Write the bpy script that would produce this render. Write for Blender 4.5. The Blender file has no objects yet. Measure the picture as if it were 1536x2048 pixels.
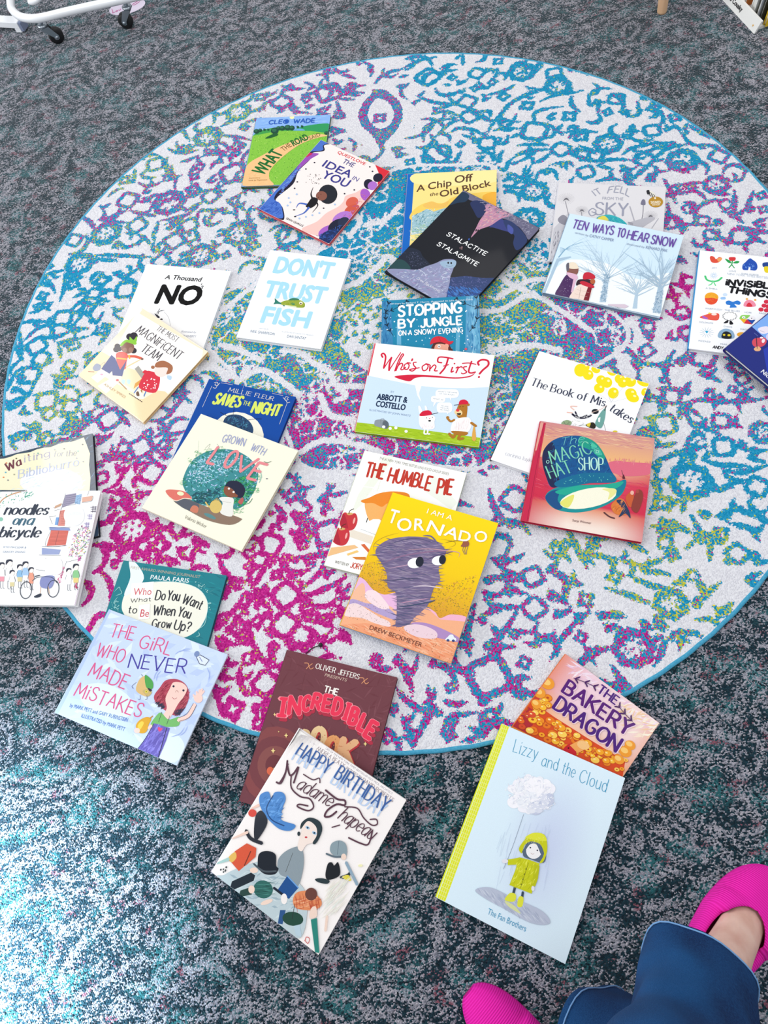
import bpy, bmesh, math, random
import numpy as np
from mathutils import Vector, Matrix
from mathutils.geometry import tessellate_polygon

# ---------------------------------------------------------------- camera, light, exposure
S = bpy.context.scene
COL = S.collection
CAM = np.array([-0.14773, -1.11089, 1.42])
FW = np.array([0.0, 0.415121, -0.909766]); RT = np.array([0.95866, -0.258878, -0.118125]); UP = np.array([0.284555, 0.872156, 0.39796])
FPX = 1447.68
cam = bpy.data.objects.new('camera', bpy.data.cameras.new('camera')); COL.objects.link(cam)
cam.data.sensor_fit = 'VERTICAL'; cam.data.sensor_height = 36.0; cam.data.lens = FPX / 2048 * 36
cam.data.clip_start = 0.02
cam.matrix_world = Matrix(((RT[0], UP[0], -FW[0], CAM[0]), (RT[1], UP[1], -FW[1], CAM[1]), (RT[2], UP[2], -FW[2], CAM[2]), (0, 0, 0, 1)))
S.camera = cam
S.view_settings.view_transform = 'Standard'; S.view_settings.look = 'None'
S.view_settings.gamma = 1; S.view_settings.use_curve_mapping = False
S.view_settings.exposure = 0.0

world = bpy.data.worlds.new('room_light'); S.world = world; world.use_nodes = True
bg = world.node_tree.nodes['Background']; bg.inputs[0].default_value = (0.965, 0.98, 1.0, 1); bg.inputs[1].default_value = 0.62


def area(name, loc, aim, sx, sy, watts, color=(1, 1, 1), spread=180):
    l = bpy.data.lights.new(name, 'AREA'); l.shape = 'RECTANGLE'; l.size = sx; l.size_y = sy
    l.energy = watts; l.color = color; l.spread = math.radians(spread)
    o = bpy.data.objects.new(name, l); COL.objects.link(o); o.location = loc
    o.rotation_euler = (Vector(aim) - Vector(loc)).to_track_quat('-Z', 'Y').to_euler()
    return o


# ceiling panels of the classroom, the tall windows on the left and the daylight they let fall on the carpet
for px, py in ((-2.0, 1.7), (0.9, 1.9), (-1.7, -0.6), (1.1, -0.7)):
    area('ceiling_panel', (px, py, 2.75), (px, py, 0), 0.62, 1.22, 19, (1, 0.965, 0.93) if py > 0 else (0.92, 0.97, 1.0))
area('window_daylight', (-4.6, 1.0, 1.6), (0, 0, 0.1), 3.4, 1.9, 108, (0.93, 0.97, 1.0))
area('window_beam', (-3.3, -1.6, 2.0), (-1.45, -1.17, 0), 0.4, 0.4, 62, (0.6, 0.86, 1.0), 16)


# ---------------------------------------------------------------- small helpers
def lin(c):
    if isinstance(c, str):
        c = c.lstrip('#')
        if len(c) == 3: c = ''.join(x * 2 for x in c)
        c = [int(c[i:i + 2], 16) / 255 for i in (0, 2, 4)]
        c = [x / 12.92 if x <= 0.04045 else ((x + 0.055) / 1.055) ** 2.4 for x in c]
    return np.array(list(c)[:3], float)


def mixc(a, b, t): return lin(a) * (1 - t) + lin(b) * t


def empty(name, loc, label=None, cat=None, group=None):
    o = bpy.data.objects.new(name, None); COL.objects.link(o); o.location = loc; o.empty_display_size = 0.05
    tag(o, label, cat, group); return o


def tag(o, label=None, cat=None, group=None, kind=None):
    for k, v in (('label', label), ('category', cat), ('group', group), ('kind', kind)):
        if v: o[k] = v
    return o


def mesh_obj(name, verts, faces, mat, parent=None, smooth=False):
    me = bpy.data.meshes.new(name); me.from_pydata([tuple(v) for v in verts], [], faces); me.validate()
    o = bpy.data.objects.new(name, me); COL.objects.link(o)
    if mat: me.materials.append(mat)
    if smooth: me.shade_smooth()
    if parent: o.parent = parent
    return o


def from_bm(name, bm, mat, parent=None, smooth=False):
    me = bpy.data.meshes.new(name); bmesh.ops.recalc_face_normals(bm, faces=bm.faces); bm.to_mesh(me); bm.free()
    o = bpy.data.objects.new(name, me); COL.objects.link(o); me.materials.append(mat)
    if smooth: me.shade_smooth()
    if parent: o.parent = parent
    return o


def material(name, color=(0.8, 0.8, 0.8), rough=0.5, metal=0.0, spec=0.5, coat=0.0):
    m = bpy.data.materials.new(name); m.use_nodes = True
    b = m.node_tree.nodes['Principled BSDF']
    b.inputs['Base Color'].default_value = (*lin(color), 1); b.inputs['Roughness'].default_value = rough
    b.inputs['Metallic'].default_value = metal; b.inputs['Specular IOR Level'].default_value = spec
    b.inputs['Coat Weight'].default_value = coat; b.inputs['Coat Roughness'].default_value = 0.06
    return m


class N:                                     # terse node building
    def __init__(s, m): s.t = m.node_tree; s.b = s.t.nodes['Principled BSDF']
    def __call__(s, typ, ins=None, **kw):
        n = s.t.nodes.new('ShaderNode' + typ)
        for k, v in kw.items(): setattr(n, k, v)
        for k, v in (ins or {}).items(): s.put(n.inputs[k], v)
        return n
    def put(s, sock, v):
        if isinstance(v, bpy.types.NodeSocket): s.t.links.new(v, sock)
        elif isinstance(v, bpy.types.Node): s.t.links.new(v.outputs[0], sock)
        else: sock.default_value = v
    def math(s, op, a, b=0.0, c=0.0, clamp=False):
        return s('Math', {0: a, 1: b, 2: c}, operation=op, use_clamp=clamp).outputs[0]
    def mix(s, f, a, b):
        n = s('Mix', data_type='RGBA'); s.put(n.inputs[0], f); s.put(n.inputs[6], a); s.put(n.inputs[7], b); return n.outputs[2]
    def rng(s, v, a, b, c=0.0, d=1.0):
        return s('MapRange', {0: v, 1: a, 2: b, 3: c, 4: d}).outputs[0]


def rgba(c): return (*lin(c), 1)


# ---------------------------------------------------------------- carpet floor
def carpet_material():
    m = material('loop_carpet', '#445', 0.95, spec=0.15); n = N(m)
    pos = n('TexCoord').outputs['Object']
    mp = n('Mapping', {'Vector': pos, 'Rotation': (0, 0, 0.5), 'Scale': (1, 1.35, 1)})
    warp = n('TexNoise', {'Vector': pos, 'Scale': 5.0, 'Detail': 1.0})
    wv = n('VectorMath', {0: warp.outputs['Color'], 1: (0.5, 0.5, 0.5)}, operation='SUBTRACT')
    wv = n('VectorMath', {0: wv, 'Scale': 0.20}, operation='SCALE')
    pw = n('VectorMath', {0: mp, 1: wv}, operation='ADD')
    # curling bands: concentric rings round scattered centres, broken up by noise
    vor = n('TexVoronoi', {'Vector': pw, 'Scale': 8.5, 'Randomness': 0.85})
    nz = n('TexNoise', {'Vector': pw, 'Scale': 16.0, 'Detail': 1.0}).outputs['Fac']
    band = n.math('SINE', n.math('ADD', n.math('MULTIPLY', vor.outputs['Distance'], 21.0), n.math('MULTIPLY', nz, 5.0)))
    blot = n('TexNoise', {'Vector': pw, 'Scale': 30.0, 'Detail': 2.0}).outputs['Fac']
    red = n('TexNoise', {'Vector': mp, 'Scale': 24.0, 'Detail': 1.0}).outputs['Fac']
    green = n('TexNoise', {'Vector': mp, 'Scale': 14.0, 'Detail': 1.0, 'W': 2.0}, noise_dimensions='4D').outputs['Fac']
    cell = n('TexVoronoi', {'Vector': n('Mapping', {'Vector': pos, 'Rotation': (0, 0, -0.35), 'Scale': (1, 1.25, 1)}), 'Scale': 300.0, 'Randomness': 0.9})
    rnd = n('SeparateColor', {0: cell.outputs['Color']})
    lightp = n.math('ADD', n.math('MULTIPLY', band, 0.21), n.math('MULTIPLY', n.math('SUBTRACT', blot, 0.5), 1.0))
    lightp = n.math('ADD', lightp, 0.42)
    islight = n.rng(n.math('SUBTRACT', lightp, rnd.outputs[0]), -0.08, 0.10)
    dark = n.mix(n.rng(rnd.outputs[1], 0.0, 1.0), rgba('#091c27'), rgba('#173946'))
    dark = n.mix(n.math('MULTIPLY', n.rng(green, 0.50, 0.64), n.rng(rnd.outputs[1], 0.25, 0.5)), dark, rgba('#2b666c'))
    light = n.mix(rnd.outputs[2], rgba('#7b7e8c'), rgba('#b6b2bb'))
    light = n.mix(n.math('MULTIPLY', n.rng(green, 0.53, 0.70), n.rng(rnd.outputs[1], 0.55, 0.7)), light, rgba('#70919c'))
    light = n.mix(n.math('MULTIPLY', n.rng(red, 0.60, 0.66), n.rng(rnd.outputs[2], 0.3, 0.5)), light, rgba('#85505f'))
    col = n.mix(islight, dark, light)
    n.put(n.b.inputs['Base Color'], col)
    h = n.math('ADD', n.math('MULTIPLY', cell.outputs['Distance'], -1.0), n.math('MULTIPLY', islight, 0.25))
    bump = n('Bump', {'Height': h, 'Strength': 0.9, 'Distance': 0.004})
    n.put(n.b.inputs['Normal'], bump)
    n.b.inputs['Sheen Weight'].default_value = 0.25; n.b.inputs['Sheen Roughness'].default_value = 0.4
    return m


fl = mesh_obj('floor', [(-5, -5, 0), (5, -5, 0), (5, 5, 0), (-5, 5, 0)], [(0, 1, 2, 3)], carpet_material())
tag(fl, kind='structure')
RINGS=[[330,815,32,0],[463,772,21,0],[580,724,31,1],[650,628,30,1],[402,672,24,0],[392,613,25,0],[533,488,34,0],[264,509,35,0],[403,497,23,0],[573,398,23,0],[602,296,21,0],[458,285,28,1],[393,784,11,2],[492,718,11,2],[501,649,14,2],[548,589,16,2],[637,505,17,2],[638,422,17,2],[534,794,13,2],[335,520,11,2],[439,715,11,2],[190,509,12,2],[561,344,10,2],[496,421,10,2],[775,517,21,0],[849,445,15,2],[883,390,14,2],[812,369,21,0],[691,369,30,1],[753,281,23,0],[838,240,33,1],[925,220,22,0],[743,216,12,2],[878,135,26,1],[785,86,15,0],[871,67,15,0],[799,39,15,0],[724,59,17,0],[859,-39,25,0],[797,-8,16,0],[958,62,11,2],[734,479,12,2],[943,19,11,2],[45,872,36,0],[-94,891,27,0],[-22,871,12,2],[-147,938,15,2],[-217,830,11,2],[-238,761,10,2],[-224,903,31,1],[-327,838,34,1],[-492,789,25,0],[-283,664,35,0],[-475,624,38,1],[-587,680,27,0],[-359,601,23,0],[-434,519,24,0],[-573,575,25,0],[-304,436,36,1],[-481,478,27,0],[-419,401,32,1],[-663,577,34,1],[-401,646,18,2],[-391,695,13,2],[-370,726,13,2],[-221,834,11,2],[-253,763,18,2],[-526,420,23,0],[-399,817,15,2],[-588,762,15,2],[-278,380,14,2],[-354,376,11,2],[-745,496,32,1],[-768,432,16,2],[-690,414,19,2],[-631,360,27,0],[-715,378,18,0],[-738,334,20,2],[-805,327,25,0],[-854,422,13,2],[-844,469,12,2],[-880,261,25,0],[-871,216,22,0],[-903,175,26,0],[-785,229,16,0],[-801,164,18,0],[-866,82,27,0],[-807,44,21,0],[-716,-25,28,0],[-862,41,16,0],[-807,-3,14,0],[-877,-28,18,0],[-952,1,12,2],[-751,588,21,0],[-650,-129,27,0],[-633,-205,27,0],[-696,-333,37,1],[-639,-391,18,2],[-692,-116,15,0],[-628,-97,11,2],[-751,-179,15,0],[-597,-145,17,0],[-403,-464,26,0],[-335,-485,11,2],[-393,-585,27,0],[-408,-645,25,0],[-503,-623,19,2],[-462,-621,11,2],[-403,-535,11,2],[-453,-498,11,2],[-354,-625,13,2],[-276,-476,28,0],[-442,-458,22,0],[-543,-781,18,2],[-470,-751,24,0],[-494,-692,12,0],[-499,-821,10,2],[-45,-862,38,0],[29,-856,11,2],[102,-697,20,0],[83,-759,21,0],[-150,-943,11,2],[49,-710,11,2],[-120,-861,9,2],[-262,-918,9,2],[-212,-925,9,2],[376,-707,14,0],[379,-736,11,2],[256,-744,12,2],[397,-786,11,0],[497,-770,19,0],[335,-827,26,1],[234,-888,31,1],[184,-773,13,2],[187,-652,10,2],[148,-840,10,2],[228,-818,8,2],[471,-726,12,2],[632,-325,26,0],[684,-405,14,0],[527,-396,20,0],[483,-455,25,0],[598,-486,18,0],[575,-545,22,0],[479,-598,35,1],[598,-650,21,0],[664,-539,22,1],[406,-626,16,2],[393,-676,16,2],[654,-421,9,2],[526,-268,15,0],[554,-207,15,0],[486,-723,13,2],[528,-352,8,2],[489,-211,22,0],[639,-198,18,0]]
VINES=[[268,880,328,893,378,888],[303,678,360,678,378,685],[279,752,316,707,370,674],[299,663,332,659,367,627],[245,570,262,617,308,631,365,620],[279,572,307,592,339,611,365,608],[325,576,348,580,383,559,402,529],[351,552,373,528,395,506],[407,522,433,554,459,575,485,597,519,621,574,637,615,635],[514,618,556,628,605,628],[418,621,447,608,441,589],[467,577,481,554,512,536],[457,571,460,536,500,513],[545,521,557,554,590,556,635,547],[579,517,594,527,610,531],[467,491,497,493],[424,482,448,477,463,503],[411,467,399,430,397,457,365,471],[402,419,432,453],[380,428,412,384,430,407,448,415],[361,457,371,411],[418,371,448,334,443,311],[454,341,479,371],[469,315,497,343,529,334,527,300],[473,456,515,443,548,424],[452,418,484,425,549,408],[463,398,507,410],[488,377,515,381,544,394],[597,382,640,364],[588,376,607,352,647,318],[527,356,553,350,576,345,580,328],[386,349,417,347,440,322],[385,335,411,319,431,306],[364,726,399,716,414,726],[398,748,432,759],[451,675,495,672,527,675,545,684],[441,656,469,661],[364,766,380,754],[362,822,387,816,416,809],[373,834,399,841,420,831],[449,861,437,823],[484,706,464,704,456,737],[523,766,513,746,499,729],[493,779,516,757],[709,686,740,636],[587,591,635,598,669,588,704,584],[645,461,606,425],[586,476,596,445],[730,527,703,523,714,562],[752,393,786,378],[740,388,766,347,803,341],[711,318,739,330,796,325,848,307],[734,303,775,305,821,304,870,288],[774,272,815,292,854,290],[603,340,643,323,690,308,722,290],[622,390,645,361,648,345],[694,223,702,265,690,284],[694,223,729,245,748,251],[729,213,761,227,786,225],[613,256,644,253,671,237],[637,307,668,279],[875,329,880,289,903,269],[842,353,872,360,875,329],[730,534,709,481],[773,443,805,439,820,484],[765,467,793,460],[862,429,853,393,832,377],[838,502,869,462,888,412],[901,357,922,309,936,283],[894,278,928,258,940,234],[765,170,822,161,853,152],[763,145,819,135],[909,102,879,41,854,47],[877,76,840,91,800,77,779,39],[867,102,893,95],[873,35,880,-2],[909,20,915,43,949,81],[918,129,943,128],[810,94,783,110],[738,51,777,35,804,20],[802,-4,818,-35,818,-55],[901,-10,938,-9],[876,-54,917,-33],[841,14,807,19],[17,910,-12,949],[95,937,133,899],[32,961,58,954,91,950],[-30,896,12,887],[69,831,108,813],[59,830,58,786,69,751],[39,819,18,799],[-4,818,4,795,28,784],[-31,845,-6,839],[-77,881,-69,842,-23,807],[-75,860,-49,843],[-104,913,-147,902,-146,876],[-81,944,-89,906],[-128,929,-95,945],[-51,957,-47,929],[81,855,126,820],[97,879,107,849,141,828],[106,885,128,880],[21,729,44,704,99,676],[32,763,72,750],[65,671,68,642,56,610],[91,646,83,626],[13,656,38,665],[157,581,191,566],[160,557,192,538],[187,656,225,664],[237,811,258,816],[239,795,274,814],[254,849,280,847],[-198,884,-159,892],[-114,852,-93,853],[153,953,163,953],[190,936,192,919],[-294,829,-254,807,-208,772],[-308,806,-285,786,-279,760],[-343,792,-311,769,-278,750],[-360,766,-334,764,-298,749,-277,717],[-281,695,-277,735,-256,745],[-366,773,-396,767,-419,768],[-384,743,-398,712,-402,668],[-361,660,-329,679],[-341,706,-324,727,-304,714],[-455,659,-445,704,-451,734,-446,765],[-480,710,-447,714,-424,714],[-549,734,-523,709,-483,711],[-541,690,-526,710],[-564,663,-533,655,-518,671],[-438,625,-406,621,-383,629,-342,621,-312,631],[-436,571,-405,585,-386,586],[-506,565,-463,561,-425,562,-386,590],[-498,532,-466,540,-434,541],[-408,530,-394,558,-335,535,-308,511],[-289,542,-276,511],[-316,570,-303,539],[-339,456,-371,448],[-425,503,-417,474,-415,445],[-532,495,-534,521,-523,538,-513,564],[-547,493,-557,518,-579,543],[-540,457,-541,491],[-523,442,-493,439],[-525,451,-524,480,-499,482],[-452,464,-437,441],[-485,407,-451,394],[-473,427,-444,419],[-383,416,-361,419],[-315,401,-309,366,-283,344],[-670,636,-638,636,-596,641],[-679,639,-649,623,-598,594],[-586,637,-551,610,-519,588],[-585,546,-608,559],[-714,513,-668,499,-600,468,-548,444],[-630,538,-614,507,-577,509],[-651,517,-636,537],[-663,672,-639,689],[-561,743,-554,796],[-541,768,-527,748,-499,736],[-856,487,-824,493,-787,491],[-816,516,-847,510],[-788,478,-791,436,-809,386],[-779,462,-733,444],[-737,393,-772,385],[-756,413,-731,391],[-698,383,-660,368],[-704,359,-680,337],[-789,340,-761,359,-726,372,-699,370],[-773,297,-758,316,-749,334],[-733,302,-718,281,-696,309],[-835,341,-837,309,-831,261],[-824,316,-780,283,-742,269],[-776,298,-779,254],[-825,251,-796,248,-745,242],[-804,231,-797,244],[-823,238,-819,201],[-911,291,-877,315,-837,317],[-881,401,-828,389],[-896,376,-873,376,-852,381,-837,363],[-914,350,-881,346,-843,327],[-940,309,-929,257,-918,225],[-922,324,-921,282,-920,249],[-972,167,-954,207,-927,232],[-963,148,-946,188,-916,208],[-859,192,-848,211],[-928,155,-933,180],[-947,154,-911,115],[-978,108,-943,111,-920,118],[-969,90,-931,92],[-707,501,-668,481,-642,467],[-656,428,-633,427],[-642,404,-611,410,-573,422],[-671,292,-644,302],[-703,271,-673,247],[-732,245,-694,235],[-763,181,-749,191],[-848,157,-818,138,-781,129],[-845,118,-796,100],[-823,117,-812,136],[-896,109,-858,104],[-819,82,-818,52],[-786,63,-748,72],[-936,68,-905,57],[-894,31,-887,-3],[-839,-9,-812,-26],[-786,-6,-747,16],[-689,-18,-670,-61],[-683,-13,-666,-23],[-895,-22,-860,-9],[-934,-9,-911,12],[-759,-135,-729,-137,-699,-136,-672,-141],[-725,-136,-744,-114],[-697,-156,-674,-153],[-716,-178,-696,-167],[-749,-215,-720,-208,-699,-186,-679,-165],[-669,-189,-668,-168,-653,-156],[-644,-157,-623,-170],[-709,-257,-706,-221],[-721,-235,-708,-216],[-703,-228,-686,-254],[-731,-256,-709,-259,-670,-276],[-702,-266,-702,-292],[-752,-288,-717,-279],[-734,-235,-734,-255,-747,-271],[-673,-238,-657,-258],[-676,-204,-662,-213],[-638,-325,-630,-347,-609,-362],[-656,-347,-637,-358,-634,-377],[-607,-348,-604,-377,-559,-384],[-561,-390,-539,-419,-530,-424],[-603,-408,-596,-429,-575,-447],[-553,-416,-569,-430,-575,-456],[-623,-426,-603,-446],[-657,-427,-646,-409],[-639,-433,-644,-410],[-731,-379,-718,-368],[-701,-407,-696,-380],[-694,-381,-677,-401,-678,-412],[-777,-339,-755,-352,-744,-359],[-764,-366,-761,-350],[-749,-392,-728,-399],[-748,-58,-730,-75,-710,-66],[-753,-87,-731,-77],[-693,-86,-686,-106],[-606,-144,-592,-133,-565,-136],[-608,-167,-587,-168],[-588,-106,-592,-120],[-619,-113,-590,-105,-567,-91],[-352,-366,-333,-352,-319,-350],[-345,-368,-340,-385],[-374,-374,-361,-398,-359,-423],[-320,-377,-297,-404],[-332,-370,-307,-378],[-277,-393,-257,-383,-236,-370],[-257,-385,-262,-406,-252,-426],[-256,-390,-213,-395],[-337,-401,-319,-419,-299,-411],[-319,-419,-332,-439],[-310,-429,-294,-449],[-298,-464,-330,-451],[-355,-443,-345,-458,-327,-469],[-327,-457,-331,-475],[-304,-509,-302,-528],[-337,-512,-316,-517,-301,-515],[-392,-443,-388,-421,-369,-439],[-394,-387,-376,-398],[-423,-419,-401,-399],[-378,-492,-354,-521],[-390,-496,-386,-520,-371,-538,-347,-546,-322,-540],[-380,-551,-372,-536],[-359,-582,-326,-566,-305,-552,-299,-534],[-306,-554,-298,-577],[-367,-591,-339,-597,-305,-595,-273,-587,-260,-577],[-288,-611,-274,-591],[-370,-612,-356,-605,-343,-616],[-341,-623,-322,-631,-300,-629],[-371,-637,-343,-635],[-339,-660,-307,-648],[-375,-645,-348,-655,-326,-668,-305,-685],[-376,-657,-358,-673,-342,-701],[-320,-687,-342,-701,-338,-720],[-412,-684,-391,-692,-360,-700],[-410,-489,-423,-508,-437,-527,-457,-543],[-404,-489,-401,-510],[-457,-509,-461,-537],[-460,-544,-438,-567,-419,-575],[-426,-548,-439,-560],[-474,-551,-493,-574,-513,-590,-536,-604],[-472,-552,-453,-573,-452,-591],[-450,-570,-430,-607],[-491,-584,-477,-603],[-428,-607,-444,-615,-463,-639],[-451,-643,-431,-647],[-541,-629,-529,-647,-506,-658],[-477,-637,-483,-667],[-502,-518,-509,-533,-517,-553],[-509,-506,-468,-531],[-455,-461,-445,-480],[-443,-671,-426,-690],[-298,-689,-284,-723],[-550,-614,-517,-596],[-550,-648,-530,-651,-520,-651],[-550,-628,-523,-650],[-504,-655,-479,-663],[-482,-648,-475,-681,-460,-719],[-455,-713,-444,-690,-427,-689],[-413,-683,-402,-696,-360,-702],[-445,-680,-430,-688],[-508,-698,-520,-724,-512,-755,-498,-765],[-544,-690,-518,-695],[-560,-712,-533,-723],[-570,-748,-542,-737],[-474,-773,-482,-799,-488,-828],[-502,-786,-497,-810],[-535,-584,-550,-614],[37,-634,55,-668,82,-689],[55,-636,77,-651,101,-646],[10,-670,44,-681,72,-697],[-7,-696,18,-712,41,-711],[-5,-713,14,-734,53,-750],[-32,-750,9,-740,51,-745],[-34,-802,1,-794,48,-756],[-8,-769,1,-794],[21,-789,60,-804],[43,-821,68,-832],[-70,-802,-51,-786],[-67,-814,-64,-782,-25,-718],[-10,-827,-9,-813,24,-823],[-2,-876,30,-886],[-16,-897,7,-921],[-79,-906,-62,-887],[-149,-808,-114,-825,-107,-860],[-203,-770,-186,-811,-164,-785],[-139,-882,-121,-894,-101,-896],[-176,-875,-155,-901,-170,-893],[-229,-863,-241,-880],[-226,-888,-220,-917,-196,-920],[-221,-946,-189,-909,-157,-883],[-161,-944,-147,-921,-124,-914,-84,-922],[-132,-962,-93,-960,-66,-951],[-62,-938,-30,-958],[-84,-922,-68,-947],[-60,-922,-50,-935],[-248,-756,-238,-774],[-248,-786,-221,-794],[209,-677,266,-706],[172,-636,183,-691],[235,-651,248,-672,207,-682],[304,-678,335,-717],[278,-715,311,-737],[271,-707,254,-735],[280,-749,313,-781,353,-804],[229,-760,268,-789,298,-814],[316,-749,357,-773],[309,-742,363,-737],[376,-800,373,-783],[400,-792,405,-825,440,-815],[465,-719,442,-767],[467,-780,505,-754],[518,-780,524,-799,545,-800],[486,-824,519,-819],[370,-836,411,-833],[406,-878,444,-859],[325,-879,365,-901],[328,-885,314,-915],[297,-840,310,-869],[302,-887,259,-929],[267,-841,281,-855],[200,-831,232,-851],[196,-803,242,-828],[125,-733,154,-780],[137,-687,156,-721],[168,-730,189,-742],[100,-841,148,-809],[77,-865,100,-841,71,-812],[148,-861,154,-897],[153,-795,160,-818],[115,-789,148,-783],[508,-369,551,-384],[520,-418,579,-424,612,-440,661,-457,710,-465],[489,-421,511,-410],[534,-423,521,-452],[541,-425,538,-467,545,-488],[547,-475,581,-515],[550,-433,563,-466],[618,-408,595,-458],[604,-359,622,-375,641,-397],[616,-378,644,-363],[549,-399,580,-375],[664,-365,683,-387],[504,-516,538,-495,549,-522],[433,-533,487,-529,549,-532],[516,-534,498,-564],[423,-557,443,-527],[521,-558,556,-584,603,-600],[608,-583,637,-602],[551,-595,589,-612,637,-611],[509,-634,541,-631,575,-625],[554,-614,578,-635],[600,-549,623,-552],[600,-558,652,-580],[494,-684,525,-682,548,-681],[542,-662,540,-682,566,-707,582,-721],[510,-706,541,-728,548,-759],[469,-663,487,-682],[450,-636,434,-656],[447,-669,450,-703,452,-740],[404,-573,430,-577],[447,-501,489,-506],[609,-497,630,-513],[466,-379,481,-394],[535,-308,562,-323],[663,-444,682,-455],[585,-326,605,-302],[580,-251,600,-237],[483,-224,496,-280,519,-310],[546,-247,536,-213],[483,-282,539,-317],[570,-314,611,-314],[613,-257,646,-276],[537,-183,592,-196],[649,-108,637,-190],[669,-132,698,-135],[687,-91,669,-132],[698,-38,710,-67],[431,-264,447,-312]]
FIELD=[[144,500],[2,438],[-114,299],[-247,272],[-392,249],[-455,189],[-445,89],[-398,-6],[-399,-80],[-318,-166],[-297,-290],[-216,-343],[-128,-360],[-22,-389],[79,-430],[191,-370],[298,-298],[471,-246],[508,-185],[472,-95],[436,24],[427,120],[369,251],[393,402],[286,457]]
HEART=[[-7,95],[-65,68],[-107,27],[-125,-21],[-109,-80],[-64,-118],[36,-154],[95,-161],[142,-126],[175,-62],[179,-8],[145,45],[81,86]]
LOZ=[[185,827],[146,804],[105,755],[100,702],[115,657],[124,611],[127,585],[145,608],[181,635],[218,683],[227,745],[209,798]]
LOZIN=[[175,789],[147,770],[128,734],[131,689],[147,667],[174,670],[197,703],[199,751]]
LACE=[[[-81,156],[-11,175],[46,215],[65,168],[96,182]],[[-272,25],[-233,3],[-210,-36],[-176,-78],[-171,-117],[-101,-145]],[[-171,-117],[-157,-151],[-181,-157]],[[-430,180],[-357,219],[-283,260]],[[-389,-24],[-336,-13],[-296,-58],[-259,-115]],[[269,-2],[351,15],[406,-6]],[[188,-20],[255,-45],[336,-27],[386,-94],[429,-171]],[[196,-146],[287,-164],[346,-200]],[[-292,-265],[-230,-252],[-157,-291],[-119,-324]],[[-19,409],[10,359],[-28,319]],[[18,338],[71,335],[122,370]],[[-418,95],[-373,62],[-331,16]],[[-213,-131],[-203,-192],[-162,-220],[-150,-266]],[[287,107],[295,37],[330,-9]]]
DYE=[[391,796,0,0.0],[612,584,0,0.0],[736,364,0,0.0],[425,457,0,0.0],[851,227,0,0.0],[-19,353,0,0.0],[68,373,0,0.0],[238,304,0,0.0],[439,116,0,0.0],[415,269,0,0.0],[204,511,0,0.0],[-834,400,0,0.0],[-762,444,0,0.0],[-898,254,0,0.0],[-958,117,0,0.0],[-668,408,0,0.0],[-721,289,0,0.0],[479,-595,0,0.0],[596,-621,0,0.0],[528,-717,0,0.0],[554,-781,0,0.0],[568,-544,0,0.0],[779,306,0,0.0],[587,162,0,0.0],[-60,243,0,0.0],[52,881,0.42,0.0],[147,725,0.42,0.0],[-105,859,0.42,0.0],[-471,632,0.42,0.0],[-581,677,0.42,0.0],[-371,713,0.42,0.0],[-275,757,0.42,0.0],[863,111,0.42,0.0],[793,43,0.42,0.0],[861,-52,0.42,0.0],[729,69,0.42,0.0],[-715,-28,0.42,0.0],[-621,-75,0.42,0.0],[-237,-180,0.68,0.01],[-181,-296,0.42,0.0],[633,-305,0.42,0.0],[545,-372,0.42,0.0],[606,-487,0.42,0.0],[482,-221,0.42,0.0],[98,-692,0.42,0.0],[-23,-865,0.42,0.0],[144,-845,0.42,0.0],[235,-892,0.42,0.0],[-143,-927,0.42,0.0],[45,-500,0.42,0.0],[67,-780,0.42,0.0],[695,-370,0.42,0.0],[408,-133,0.42,0.0],[-651,-122,0.42,0.0],[-285,-340,0.42,0.0],[-162,-893,0.42,0.0],[-673,635,0.42,0.0],[-492,796,0.03,0.33],[-327,845,0.03,0.33],[-223,912,0.03,0.33],[-586,762,0.03,0.33],[-696,548,0.05,0.2],[-666,564,0.05,0.2],[-570,535,0.05,0.2],[-436,482,0.2,0.18],[-305,430,0.2,0.18],[-342,540,0.2,0.18],[-311,253,0.03,0.33],[-404,105,0.03,0.33],[-296,-58,0.05,0.2],[-170,3,0.03,0.33],[-55,105,0.0,0.42],[40,169,0.03,0.33],[284,41,0.0,0.42],[300,-93,0.03,0.33],[205,-119,0.03,0.33],[-812,166,0.0,0.42],[-858,66,0.0,0.42],[-670,269,0.03,0.33],[-781,69,0.0,0.42],[485,-458,0.03,0.33],[413,-621,0.0,0.42],[373,-712,0.0,0.42],[257,-742,0.0,0.42],[411,-790,0.0,0.42],[177,-649,0.0,0.42],[336,-820,0.0,0.42],[500,-775,0.05,0.2],[189,559,0.2,0.18],[120,567,0.2,0.18],[-302,165,0.05,0.2],[473,-744,0.0,0.42],[267,-287,0.2,0.18],[511,-318,0.2,0.18],[-678,-339,0.97,0.02],[-563,-485,0.97,0.02],[-697,-203,0.97,0.02],[-629,-404,0.97,0.02],[-430,-491,0.97,0.02],[-396,-594,0.97,0.02],[-507,-670,0.97,0.02],[-510,-793,0.97,0.02],[-735,-107,0.68,0.01],[676,-172,0.97,0.02],[631,-246,0.68,0.01],[-837,-435,0.97,0.02],[-556,-579,0.97,0.02],[-338,-667,0.97,0.02],[-237,-517,0.68,0.01],[-280,-467,0.68,0.01],[-200,-782,0.68,0.01],[-291,-735,0.97,0.02],[-410,-802,0.97,0.02],[833,188,0.68,0.01],[-379,-460,0.97,0.02],[-129,-273,0.68,0.01]]
SPOTS=[[-39,72],[-63,56],[-31,45],[-85,40],[-57,35],[-93,11],[-67,5],[-46,-14],[-79,-17],[-67,-39],[-16,64],[-119,5],[-101,-49],[3,83],[-28,14]]


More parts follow.
